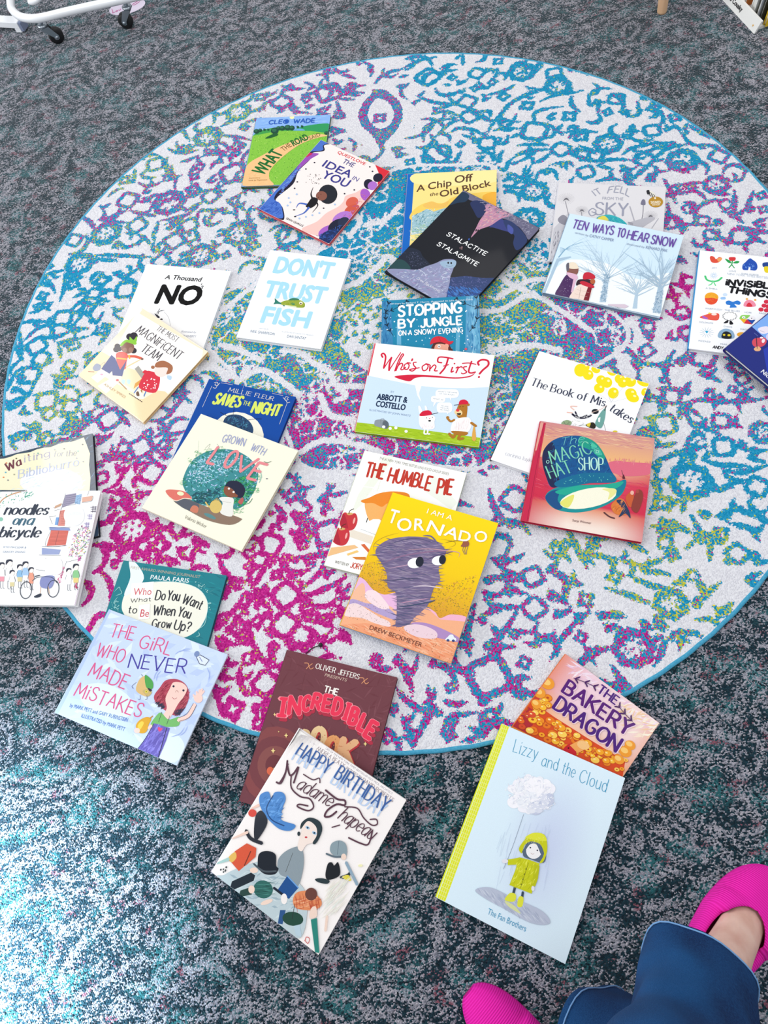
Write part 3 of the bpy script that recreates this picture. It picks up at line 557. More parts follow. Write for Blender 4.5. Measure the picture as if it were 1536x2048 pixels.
    def k(s, txt, x0, y0, x1, y1, hz, c, w=0.12, thin=1.0, serif=0.0, slant=0.0, arc=0.0, gap=2.2, bounce=0.0, seed=3):
        """pen lettering; w = stroke weight relative to cap height, thin = weight of the horizontals"""
        st, wid = pen(txt, gap); a, b = s.q(x0, y0), s.q(x1, y1); up = s.mm((x0, y0), hz); ar = s.mm((x0, y0), arc) if arc else 0
        
        for sm, P in st:
            P = P / 10
            if bounce: P = P + [0, bounce * math.sin(P[:, 0].mean() * 3.1 + seed)]
            if sm: P = catmull(P, k=5)
            segs = [P] if sm else [np.array([P[i] * (1 - f) + P[i + 1] * f for f in (0, 0.5, 1)]) for i in range(len(P) - 1)]
            for sg in segs:
                dd = np.gradient(sg, axis=0); dd = dd / (np.hypot(dd[:, 0], dd[:, 1])[:, None] + 1e-9)
                W = w * (thin + (1 - thin) * np.abs(dd[:, 1]) ** 1.5)
                X = s._place(sg, a, b, up, wid / 10, slant, ar)
                s.ribbon(X, W * up, c)
                if serif and not sm:
                    for e_ in (sg[0], sg[-1]):
                        if min(abs(e_[1]), abs(e_[1] - 1), abs(e_[1] - .65)) < 0.02 and abs(dd[0][1]) > 0.5:
                            q_ = s._place(np.array([e_ - [serif, 0], e_, e_ + [serif, 0]]), a, b, up, wid / 10, slant, ar)
                            s.ribbon(q_, w * up * max(0.35, thin * 0.8), c)
    def base(s, col, n=1, m=1, fn=None):
        """ground colour of the board: flat, or fn(u,v) over a grid, u across from the spine, v down"""
        P = []; C = []
        for j in range(m + 1):
            for i in range(n + 1):
                P.append((-s.w / 2 + s.w * i / n, s.h / 2 - s.h * j / m)); C.append(lin(fn(i / n, j / m)) if fn else lin(col))
        T = [(j * (n + 1) + i, (j + 1) * (n + 1) + i, (j + 1) * (n + 1) + i + 1, j * (n + 1) + i + 1) for j in range(m) for i in range(n)]
        s.tri(P, T, C, False)


def paint(me, F, C):
    a = me.color_attributes.new('ink', 'FLOAT_COLOR', 'CORNER'); buf = []
    for c in C:
        for k in c: buf += [k[0], k[1], k[2], 1.0]
    a.data.foreach_set('color', np.array(buf, np.float32))


def slab(w, h, z0, z1, r=0.0015, x0=None, x1=None, cham=0.0004):
    """board outline with rounded corners, chamfered top: verts, faces (top face left open)"""
    xa = -w / 2 if x0 is None else x0; xb = w / 2 if x1 is None else x1
    O = []
    for cx, cy, a in ((xb - r, h / 2 - r, 0), (xa + r, h / 2 - r, 90), (xa + r, -h / 2 + r, 180), (xb - r, -h / 2 + r, 270)):
        for k in (0, 45, 90): O.append((cx + r * math.cos(math.radians(a + k)), cy + r * math.sin(math.radians(a + k))))
    n = len(O); V = [(x, y, z0) for x, y in O] + [(x, y, z1 - cham) for x, y in O] + [(x * (1 - cham / abs(w) * 2), y * (1 - cham / h * 2), z1) for x, y in O]
    F = [tuple(range(n - 1, -1, -1))]
    for L in (0, n): F += [(L + i, L + (i + 1) % n, L + n + (i + 1) % n, L + n + i) for i in range(n)]
    F.append(tuple(range(2 * n, 3 * n)))
    return V, F


def board(name, V, F, cols, mat, parent):
    me = bpy.data.meshes.new(name); me.from_pydata(V, [], F)
    paint(me, F, cols); me.materials.append(mat)
    o = bpy.data.objects.new(name, me); COL.objects.link(o); o.parent = parent
    return o


BOOKS = {}


def book(key, label, art, mat=SATIN, edge='#ffffff', back=None, spine=None, soft=False, base='#ffffff', fn=None, grid=(1, 1), flap=None, curl=None):
    o, ex, ey, w, h, t = POSE[key]
    ex, ey = Vector(ex).normalized(), Vector(ey).normalized(); nz = ex.cross(ey).normalized(); ey = nz.cross(ex)
    c = Vector(o) + ex * (w / 2) - ey * (h / 2)
    M = Matrix(((ex.x, ey.x, nz.x, c.x), (ex.y, ey.y, nz.y, c.y), (ex.z, ey.z, nz.z, c.z), (0, 0, 0, 1)))
    root = empty('picture_book', (0, 0, 0), label, 'book', 'picture books laid out on the rug'); root.matrix_world = M
    bt = 0.0005 if soft else 0.0024; back = back or edge; spine = spine or edge
    # front board with its printed face
    V, F = slab(w, h, t - bt, t, cham=0.0002 if soft else 0.0005)
    if curl:                                   # a jacket whose corner lifts: no flat box, a sheet with a turned-down edge
        gx, gy = grid; V = []; F = []; B = [(i, 0) for i in range(gx)] + [(gx, j) for j in range(gy)] + [(i, gy) for i in range(gx, 0, -1)] + [(0, j) for j in range(gy, 0, -1)]; nb = len(B)
        for zz in (t, t - bt): V += [(-w / 2 + w * i / gx, h / 2 - h * j / gy, zz) for i, j in B]
        F = [(i, (i + 1) % nb, nb + (i + 1) % nb, nb + i) for i in range(nb)]
    C = [[lin(edge)] * len(f) for f in F]
    A = Art(M, w, h, t); A.base(base, *grid, fn); art(A)
    b = len(V); V = V + A.V; F = F + [[b + i for i in f] for f in A.F]; C += A.C
    if curl: V = curl(V, w, h, t)
    board('front_cover', V, F, C, mat, root)
    V, F = slab(w, h, 0, bt); board('back_cover', V, F, [[lin(back)] * len(f) for f in F], mat, root)
    # rounded spine
    k = 7; sv = []; sf = []
    for i in range(k):
        a = math.pi * (i / (k - 1) - 0.5); r = min(t * 0.32, 0.003)
        for y in (h / 2 - 0.0003, -h / 2 + 0.0003): sv.append((-w / 2 + 0.0006 - r * math.cos(a), y, t / 2 + (t / 2 - 0.0004) * math.sin(a)))
    for i in range(k):
        for y in (h / 2 - 0.0003, -h / 2 + 0.0003): sv.append((-w / 2 + 0.0022, y, sv[2 * i][2]))
    for i in range(k - 1):
        a, b2 = 2 * i, 2 * k + 2 * i
        sf += [(a, a + 1, a + 3, a + 2), (b2, b2 + 2, b2 + 3, b2 + 1), (a, a + 2, b2 + 2, b2), (a + 1, b2 + 1, b2 + 3, a + 3)]
    board('spine', sv, sf, [[lin(spine)] * 4 for f in sf], mat, root)
    # page block, a little shy of the boards
    inset = 0.0004 if soft else 0.0032
    V, F = slab(w, h - 2 * inset, bt + 0.0001, t - bt - 0.0001, r=0.0005, x0=-w / 2 + 0.0024, x1=w / 2 - inset, cham=0.0001)
    mesh_obj('page_block', V, F, PAPER, root)
    BOOKS[key] = root
    return root


# book poses: upper left corner of the back board, its two edge directions, width, height, thickness (metres)
POSE = {
    'road': ([-0.17681, 0.84188, 0.00705], [0.939, -0.344, 0.0], [0.344, 0.939, 0.0], 0.2191, 0.2666, 0.009),
    'idea': ([-0.02284, 0.66017, 0.02264], [0.6534, -0.7539, -0.0681], [0.7557, 0.6549, 0.0], 0.229, 0.2838, 0.009),
    'chip': ([0.1687, 0.45737, 0.00705], [0.9448, -0.3278, 0.0], [0.3278, 0.9448, 0.0], 0.2344, 0.293, 0.011),
    'stal': ([0.28517, 0.3346, 0.019], [0.5769, -0.8168, 0.0], [0.8168, 0.5769, 0.0], 0.2352, 0.32, 0.009),
    'stop': ([-0.00687, 0.05821, 0.03342], [0.9568, -0.2907, 0.0], [0.2894, 0.9526, 0.0934], 0.2315, 0.2825, 0.0035),
    'who1': ([-0.0553, -0.05367, 0.0263], [0.891, -0.4541, -0.0], [0.4525, 0.8878, 0.0837], 0.2813, 0.2301, 0.009),
    'fell': ([0.52198, 0.27757, 0.00705], [0.8989, -0.4381, 0.0], [0.4381, 0.8989, 0.0], 0.2613, 0.2582, 0.01),
    'ten': ([0.50027, 0.15163, 0.02829], [0.8096, -0.5869, -0.0131], [0.5861, 0.8068, 0.0746], 0.2733, 0.2367, 0.009),
    'inv': ([0.74663, -0.05172, 0.00705], [0.8706, -0.4921, 0.0], [0.4921, 0.8706, 0.0], 0.2421, 0.2849, 0.011),
    'nick': ([0.89595, -0.23578, 0.02119], [0.4056, -0.9104, -0.0813], [0.9098, 0.4107, -0.0599], 0.26, 0.26, 0.012),
    'thou': ([-0.56193, 0.41681, 0.00705], [0.8916, -0.4529, 0.0], [0.4529, 0.8916, 0.0], 0.2389, 0.3057, 0.008),
    'team': ([-0.58643, 0.25625, 0.02448], [0.5978, -0.8012, -0.0251], [0.8013, 0.5963, 0.0487], 0.2341, 0.2328, 0.009),
    'fish': ([-0.23705, 0.33625, 0.00705], [0.872, -0.4894, 0.0], [0.4894, 0.872, 0.0], 0.2194, 0.2779, 0.011),
    'mist': ([0.29816, -0.19369, 0.00705], [0.7654, -0.6435, 0.0], [0.6435, 0.7654, 0.0], 0.2515, 0.3, 0.01),
    'hat': ([0.23484, -0.37376, 0.018], [0.8726, -0.4884, 0.0], [0.4884, 0.8726, 0.0], 0.2386, 0.2394, 0.01),
    'millie': ([-0.4586, -0.00307, 0.00705], [0.8441, -0.5362, 0.0], [0.5362, 0.8441, 0.0], 0.2259, 0.2824, 0.01),
    'love': ([-0.49119, -0.10092, 0.018], [0.7592, -0.6509, 0.0], [0.6509, 0.7592, 0.0], 0.2619, 0.2591, 0.009),
    'bib': ([-1.01557, -0.04719, 0.00705], [0.999, -0.0442, 0.0], [0.0442, 0.999, 0.0], 0.26, 0.27, 0.01),
    'nood': ([-1.0124, -0.14144, 0.018], [0.9523, -0.3052, 0.0], [0.3052, 0.9523, 0.0], 0.28, 0.2675, 0.013),
    'pie': ([-0.14979, -0.31362, 0.00705], [0.8448, -0.535, 0.0], [0.535, 0.8448, 0.0], 0.2323, 0.2785, 0.01),
    'torn': ([-0.11745, -0.4371, 0.018], [0.8116, -0.5842, 0.0], [0.5842, 0.8116, 0.0], 0.2329, 0.3062, 0.009),
    'whodo': ([-0.71881, -0.40465, 0.00705], [0.9011, -0.4336, 0.0], [0.4336, 0.9011, 0.0], 0.2386, 0.2744, 0.01),
    'girl': ([-0.76001, -0.50779, 0.018], [0.8071, -0.5904, 0.0], [0.5904, 0.8071, 0.0], 0.2853, 0.2254, 0.0045),
    'incr': ([-0.41098, -0.70069, 0.00705], [0.8633, -0.5048, 0.0], [0.5048, 0.8633, 0.0], 0.2285, 0.2908, 0.011),
    'madm': ([-0.41447, -0.85931, 0.03389], [0.6757, -0.7366, -0.0289], [0.7355, 0.6711, 0.0931], 0.2352, 0.2907, 0.009),
    'bak': ([0.10698, -0.86372, 0.01142], [0.5757, -0.817, -0.0331], [0.8177, 0.5754, 0.019], 0.2018, 0.2422, 0.006),
    'lizzy': ([-0.04917, -0.9539, 0.01576], [0.7694, -0.6382, -0.0258], [0.6387, 0.7688, 0.0313], 0.2285, 0.3139, 0.011),
}

# ---------------------------------------------------------------- the books, far ones first
def art_road(A):
    A.at(470, 220, 4.6545)
    A.strokes(160, [(190, 60), (890, 50), (880, 190), (180, 190)], 22, 2.2, ['#8fb8f0', '#7aa6e8', '#a4caf6'], 0, 8)
    A.e(530, 68, 22, 16, '#f4f0b0')
    A.s_([(165, 250), (250, 190), (420, 160), (560, 190), (700, 150), (880, 130), (890, 250), (600, 240), (300, 260)], '#3f9a4c')
    A.s_([(560, 180), (700, 140), (890, 130), (880, 225), (700, 200)], '#2f9a5c'); A.s_([(540, 190), (600, 172), (650, 190)], '#6fa8e0')
    A.p([(170, 240), (400, 195), (700, 195), (870, 215), (830, 560), (70, 700)], '#86c443')
    A.p([(165, 240), (70, 700), (560, 700), (800, 300), (860, 240), (700, 200), (400, 200)], '#86c443')
    A.strokes(900, [(165, 250), (400, 200), (720, 205), (860, 240), (700, 520), (430, 700), (130, 700)], 5, 1.1, ['#a6dc5c', '#5fae34', '#c6e878', '#3f8f2e', '#79c040'], 80, 40, 2)
    A.s_([(70, 705), (110, 520), (260, 420), (440, 330), (620, 265), (760, 225), (862, 240), (760, 262), (600, 325), (430, 450), (330, 560), (320, 640), (350, 705)], '#f2c188')
    A.strokes(60, [(90, 690), (120, 560), (300, 520), (300, 690)], 12, 1.5, ['#eeb478', '#f6cf9c'], 20, 20, 5)
    for x, y, r in ((370, 195, 36), (405, 170, 22), (440, 170, 26), (490, 165, 30), (530, 168, 26), (200, 200, 26), (235, 190, 18), (850, 215, 20), (275, 185, 12), (310, 185, 10), (585, 160, 12), (625, 155, 12)):
        A.e(x, y, r, r * .85, '#1c4a3a'); A.e(x - 5, y - 7, r * .6, r * .45, '#2f6a4c')
    A.s_([(280, 265), (330, 235), (380, 215), (400, 235), (330, 262)], '#1f5a30')
    A.k('CLEO', 315, 132, 495, 124, 36, '#2258b8', 0.2, bounce=.04); A.k('WADE', 545, 122, 738, 115, 36, '#2258b8', 0.2, bounce=.04)
    A.e(478, 108, 14, 16, '#2258b8')
    for s, p in (('WHAT', (262, 612, 452, 405, 112)), ('ROAD', (548, 338, 690, 272, 66))):
        A.t(s, *p, '#176b2e', 0.03)
    A.t('THE', 455, 388, 533, 338, 50, '#6f5a2c', -0.004); A.t('SAID', 695, 280, 800, 240, 36, '#6a6a2c', -0.002)
    A.t('Illustrations by', 130, 640, 235, 636, 9, '#8a5a20'); A.t('Lucie de Moyencourt', 128, 662, 300, 656, 12, '#8a5a20')


def art_idea(A):
    A.at(470, 220, 4.6545)
    A.s_([(790, 250), (890, 310), (830, 330), (830, 380), (720, 400), (700, 460), (590, 570), (540, 690), (380, 830), (440, 900), (460, 1000), (420, 1020), (215, 920), (500, 600)], '#1d1b33')
    A.s_([(800, 270), (880, 300), (820, 330), (815, 375), (700, 390), (690, 440), (580, 560), (540, 640), (500, 690), (400, 760), (365, 830), (420, 870), (440, 930), (430, 1010), (215, 922), (520, 600)], '#4a72c8')
    A.s_([(660, 410), (720, 400), (780, 410), (700, 460), (600, 545), (580, 540)], '#9a4fb4'); A.s_([(660, 405), (700, 398), (720, 410), (660, 440)], '#c8285a')
    A.strokes(160, [(230, 920), (380, 840), (430, 900), (430, 1000)], 9, 2, ['#3a62c0', '#5a82d8', '#2a52b0'], 50, 40)
    A.strokes(90, [(450, 700), (620, 500), (600, 560), (420, 790)], 9, 2, ['#6a8ed8', '#5a5ac0', '#7aa0e0'], 50, 30, 3)
    A.s_([(1010, 850), (1030, 800), (1120, 770), (1200, 730), (1230, 790), (1120, 1000), (940, 1190), (760, 1170), (620, 1110), (760, 1040), (850, 960), (960, 900)], '#f6c8c0')
    A.s_([(1310, 500), (1445, 572), (1400, 650), (1330, 700), (1340, 600)], '#dc2838')
    for x, y, rx, ry, c in ((1330, 630, 46, 40, '#1d1b33'), (1245, 690, 46, 48, '#1d1b33'), (1280, 705, 46, 40, '#b070cc'), (1215, 790, 46, 60, '#a85cc4'), (1090, 860, 60, 48, '#d8604c'), (1090, 930, 76, 46, '#d05844'), (1000, 1010, 100, 60, '#b478d0'), (860, 1130, 90, 50, '#a660c4'), (960, 1080, 100, 62, '#1b2038'), (880, 1180, 110, 60, '#1c2e60'), (1010, 1040, 56, 40, '#26304a')):
        A.e(x, y, rx, ry, c, -25)
    A.strokes(140, [(760, 1170), (900, 1110), (1000, 1060), (900, 1235)], 8, 1.4, ['#2a50a0', '#1a2a50', '#3a66b8'], 60, 60, 8)
    A.strokes(60, [(940, 1010), (1060, 960), (1100, 900), (1200, 760), (1220, 800), (1080, 1000)], 7, 1.2, ['#c08ae0', '#9048b0', '#e07060'], 40, 60, 4)
    A.t('QUESTLOVE', 950, 402, 1205, 515, 30, '#e02838', .02); A.t('THE', 995, 490, 1095, 535, 50, '#3f3f86', .012)
    A.t('IDEA', 808, 522, 1062, 632, 78, '#3a3a8c', .025); A.t('IN', 1085, 645, 1135, 668, 44, '#54549a', -.005); A.t('YOU', 800, 625, 1035, 722, 86, '#3a3a8c', .025)
    # a floating child
    A.e(865, 785, 88, 90, '#20242e'); A.e(805, 800, 52, 44, '#8a5648'); A.e(775, 815, 3, 4, '#111'); A.e(800, 785, 3, 4, '#111')
    A.s_([(670, 880), (720, 815), (770, 830), (755, 880), (700, 915), (660, 900)], '#17161c'); A.l([(722, 830), (708, 780), (728, 720)], 5.5, '#17161c', 'e'); A.l([(750, 850), (770, 890), (720, 955)], 5, '#17161c', 'e')
    A.l([(690, 905), (640, 960), (555, 990)], 6.5, '#4a6cc0', 'e'); A.l([(670, 880), (600, 870), (570, 910)], 6.5, '#4a6cc0', 'e'); A.e(550, 930, 12, 5, '#222'); A.e(560, 993, 12, 5, '#222')
    g = random.Random(3)
    for i in range(34): A.e(g.uniform(660, 800), g.uniform(595, 690), 3, 3, '#444')
    for x, y in ((740, 490), (660, 550), (555, 730), (1255, 530), (1280, 572), (580, 670), (1020, 780), (1110, 745), (825, 915)): A.e(x, y, 8, 6, '#26263a')
    for x, y in ((575, 785), (500, 820), (515, 860), (490, 890), (660, 995), (720, 980), (785, 960), (930, 880), (600, 1010)): A.e(x, y, 9, 8, '#a8c4e8')
    A.t('SEAN QUALLS', 472, 1015, 630, 1088, 20, '#333', .01)


def art_chip(A):
    A.at(760, 320, 4.6545)
    A.p([(255, 125), (322, 118), (275, 760), (200, 900)], '#0f66c0'); A.p([(255, 125), (322, 118), (262, 980), (180, 980)], '#0f66c0')
    A.s_([(300, 480), (420, 400), (600, 400), (700, 340), (1085, 300), (1085, 480), (600, 520), (300, 560)], '#f6cf60')
    A.s_([(320, 130), (700, 105), (1085, 95), (1085, 200), (700, 240), (330, 220)], '#fbeaa0'); A.s_([(960, 330), (1085, 300), (1085, 430), (980, 400)], '#f2b23c')
    A.s_([(400, 420), (480, 385), (560, 410), (640, 380), (600, 440), (450, 450)], '#f0c060')
    A.p([(300, 520), (370, 490), (435, 455), (500, 480), (560, 460), (700, 420), (760, 600), (290, 700)], '#9cc0cc')
    A.strokes(200, [(300, 520), (435, 455), (560, 460), (640, 460), (560, 620), (290, 700)], 9, 1.6, ['#5c8ea4', '#c8dde2', '#7fb0a8', '#d8e8e4', '#477c8c'], 50, 35)
    A.strokes(90, [(290, 640), (480, 560), (420, 700), (280, 760)], 9, 1.6, ['#6fae78', '#e8f0e0', '#a8c8a0', '#f6f6f0'], -20, 20, 5)
    A.t('A', 340, 298, 416, 282, 62, '#5a3c2a', .02, .2); A.t('Chip', 448, 276, 665, 240, 66, '#5a3c2a', .02, .12); A.t('Off', 695, 216, 862, 196, 72, '#5a3c2a', .02, .1)
    A.t('the', 462, 338, 540, 328, 34, '#6a4a30', .01, .2); A.t('Old', 560, 346, 730, 314, 62, '#5a3c2a', .025, .08); A.t('Block', 775, 300, 1035, 240, 64, '#5a3c2a', .02, .08)


def art_stal(A):
    A.at(760, 320, 4.6545)
    A.s_([(770, 262), (1100, 420), (1480, 632), (1390, 740), (1350, 690), (1290, 620), (1230, 600), (1190, 560), (1120, 545), (1060, 560), (980, 520), (900, 400), (830, 370), (780, 320), (740, 320)], '#6c6a84')
    A.s_([(640, 400), (760, 300), (830, 330), (800, 385), (720, 400), (650, 420)], '#1f3650')
    A.s_([(840, 400), (900, 375), (990, 400), (1000, 470), (920, 540), (870, 470)], '#26325c'); A.s_([(1020, 620), (1130, 545), (1200, 660), (1180, 665), (1060, 630)], '#39407e')
    A.s_([(1150, 560), (1250, 590), (1370, 740), (1280, 840), (1240, 780), (1250, 700), (1190, 660)], '#2b3a66'); A.s_([(1190, 600), (1240, 640), (1230, 690), (1190, 660)], '#4a56a0')
    A.s_([(985, 415), (1100, 420), (1250, 500), (1130, 545), (1030, 610), (925, 650), (848, 722), (890, 640), (930, 560), (985, 480)], '#c08aa4')
    A.strokes(170, [(985, 415), (1230, 500), (1060, 570), (900, 640), (960, 520)], 9, 1.8, ['#d8a0b0', '#a87898', '#d88aa8', '#b0a0b8', '#e0b0a8'], 55, 25)
    A.strokes(160, [(780, 280), (1100, 430), (1440, 630), (1390, 700), (1230, 560), (1000, 440)], 9, 1.6, ['#8a88a0', '#5a5872', '#a09eb0'], 60, 60, 4)
    A.e(895, 655, 6, 12, '#15151c', 15); A.e(912, 658, 6, 12, '#15151c', 15); A.e(828, 738, 6, 9, '#3a62b8', 20)
    A.s_([(65, 1010), (240, 830), (360, 840), (400, 900), (470, 980), (420, 1020), (350, 1030), (200, 1020)], '#20283a')
    A.s_([(80, 1000), (150, 930), (230, 940), (280, 1020)], '#26484c'); A.strokes(70, [(220, 860), (340, 850), (440, 970), (300, 1000)], 6, .7, ['#55597a', '#6a6f90'], 0, 90, 6)
    A.s_([(65, 1025), (200, 1015), (350, 1020), (430, 990), (520, 960), (600, 925), (700, 935), (680, 1020), (655, 1090), (640, 1180), (560, 1400), (380, 1260), (200, 1130)], '#8e92b4')
    A.strokes(260, [(120, 1040), (420, 1010), (660, 960), (640, 1120), (560, 1330), (380, 1240)], 10, 2.2, ['#a8b0d0', '#7a78a0', '#b0a8cc', '#8a9cc0', '#c0c8d8', '#9a86b0'], 50, 60)
    A.s_([(560, 950), (700, 935), (690, 1000), (600, 1000)], '#9ab4cc'); A.e(635, 958, 8, 10, '#15151c'); A.e(663, 960, 8, 10, '#15151c'); A.l([(615, 985), (650, 990), (680, 985)], .8, '#33384c')
    A.l([(360, 1020), (410, 1050), (430, 1085)], 1.4, '#d0d8e8'); A.l([(565, 1080), (600, 1095), (650, 1085)], 1.4, '#d0d8e8')
    A.p([(660, 1095), (800, 1080), (960, 1100), (1070, 1100), (930, 1280), (640, 1520), (560, 1400), (640, 1180)], '#233a6c')
    A.strokes(130, [(660, 1100), (800, 1085), (1040, 1105), (980, 1180), (660, 1190)], 6, .8, ['#5a5e9a', '#3a4080', '#7478b0'], 0, 60, 9); A.strokes(100, [(650, 1180), (960, 1200), (920, 1260), (620, 1300)], 16, 3, ['#2a62b0', '#1f4a94', '#3a78c0'], -10, 12, 3)
    A.k('STALACTITE', 618, 700, 975, 893, 40, '#f4f4f4', .19, bounce=.06); A.k('STALAGMITE', 528, 792, 895, 992, 40, '#f4f4f4', .19, bounce=.06)
    A.k('&', 738, 822, 762, 836, 26, '#b08a90', .1); A.k('Drew Beckmeyer', 340, 1110, 552, 1234, 26, '#e8e8f0', .1)


def flower(A, x, y, r, stem):
    for i in range(26):
        a = i * .2417 + .3; A.l([(x + r * .15 * math.cos(a), y + r * .1 * math.sin(a)), (x + r * math.cos(a), y + r * .7 * math.sin(a))], .35, '#a9a6ac')
    A.s_([(x - r * .4, y + r * .3), (x, y - r * .1), (x + r * .4, y + r * .3), (x, y + r * .1)], '#66646c'); A.l(stem, 1.6, '#8d8b94')


def art_fell(A):
    A.at(1070, 340, 4.8)
    A.p([(130, 880), (180, 560), (330, 400), (330, 900)], '#c9c7cd'); A.s_([(220, 470), (270, 430), (320, 470), (310, 530), (240, 510)], '#8e8c98')
    A.strokes(160, [(140, 880), (190, 600), (330, 560), (300, 900)], 15, 1.4, ['#8f8d99', '#b6b4bc', '#6a6874', '#dcdade'], 85, 15)
    flower(A, 300, 275, 80, [(290, 300), (310, 380), (325, 450)]); flower(A, 450, 385, 60, [(445, 400), (450, 440)]); flower(A, 1110, 440, 70, [(1100, 460), (1060, 500), (1020, 560)])
    A.l([(1040, 300), (1035, 420), (1010, 540)], 1.8, '#8d8b94'); A.s_([(1015, 330), (1030, 285), (1055, 290), (1058, 335)], '#77758a'); A.l([(910, 350), (960, 510)], 2.6, '#aeacb6'); A.l([(1185, 465), (1120, 560)], 1.8, '#aeacb6')
    A.s_([(890, 520), (950, 490), (1110, 450), (1150, 470), (1080, 520), (1000, 560)], '#b8b6be'); A.s_([(890, 500), (940, 510), (930, 540)], '#a09ea8')
    A.k('IT', 580, 250, 645, 222, 56, '#a2a4b4', .13); A.k('FELL', 695, 224, 900, 258, 62, '#a2a4b4', .13, arc=24)
    A.t('FROM THE', 645, 284, 845, 292, 28, '#a2a4b4', -.005)
    A.k('SKY', 575, 428, 885, 440, 118, '#9a9cae', .12, .6); A.l([(590, 420), (540, 440), (515, 400), (550, 370), (585, 390), (570, 410), (545, 400)], 2.4, '#9a9cae')
    A.s_([(590, 465), (680, 430), (760, 440), (840, 480), (880, 540), (700, 540)], '#35b0b8'); A.s_([(600, 465), (660, 440), (700, 470), (720, 500), (640, 480)], '#e6d858'); A.strokes(50, [(690, 450), (800, 460), (860, 530), (720, 500)], 10, 2, ['#1f98a8', '#58c4c0', '#2a9ab8'], -20, 30)
    A.e(1120, 228, 40, 20, '#e8e4d8', 30)
    for i in range(5): A.l([(1092 + i * 14, 205 + i * 9), (1082 + i * 14, 235 + i * 9)], 1.8, '#2a2a30')
    A.s_([(1070, 200), (1095, 195), (1100, 225), (1080, 235)], '#2a2a30')
    A.e(1159, 308, 70, 52, '#b98a2c'); A.t('SIGNED', 1112, 325, 1206, 322, 26, '#f6f0dc', .02); A.t('EDITION', 1128, 343, 1198, 340, 14, '#f6f0dc', .02); A.e(1152, 272, 8, 10, '#f6f0dc')


def tree(A, x, y, h, w, c, n=26, seed=1, lean=0):
    g = random.Random(seed)
    A.p([(x - w * .8, y), (x + w, y), (x + w * .6 + lean * .5, y - h * .5), (x + lean * .5 - w * .5, y - h * .5)], c)
    for i in range(n):
        a = math.radians(g.uniform(25, 155)); L = h * g.uniform(.45, .95); x0 = x + lean * .5 + g.uniform(-.4, .4) * w; y0 = y - h * g.uniform(.38, .6)
        m = (x0 + L * .5 * math.cos(a), y0 - L * .4 * math.sin(a)); e = (x0 + L * math.cos(a + g.uniform(-.3, .3)), y0 - L * .8 * math.sin(a))
        A.l([(x0, y0), m, e], g.uniform(1.2, 3.2), c, 'e')
        for k in range(2): A.l([m, (m[0] + L * .4 * math.cos(a + g.uniform(-.8, .8)), m[1] - L * .4 * math.sin(a + g.uniform(-.6, .6)))], .7, c, 'e')


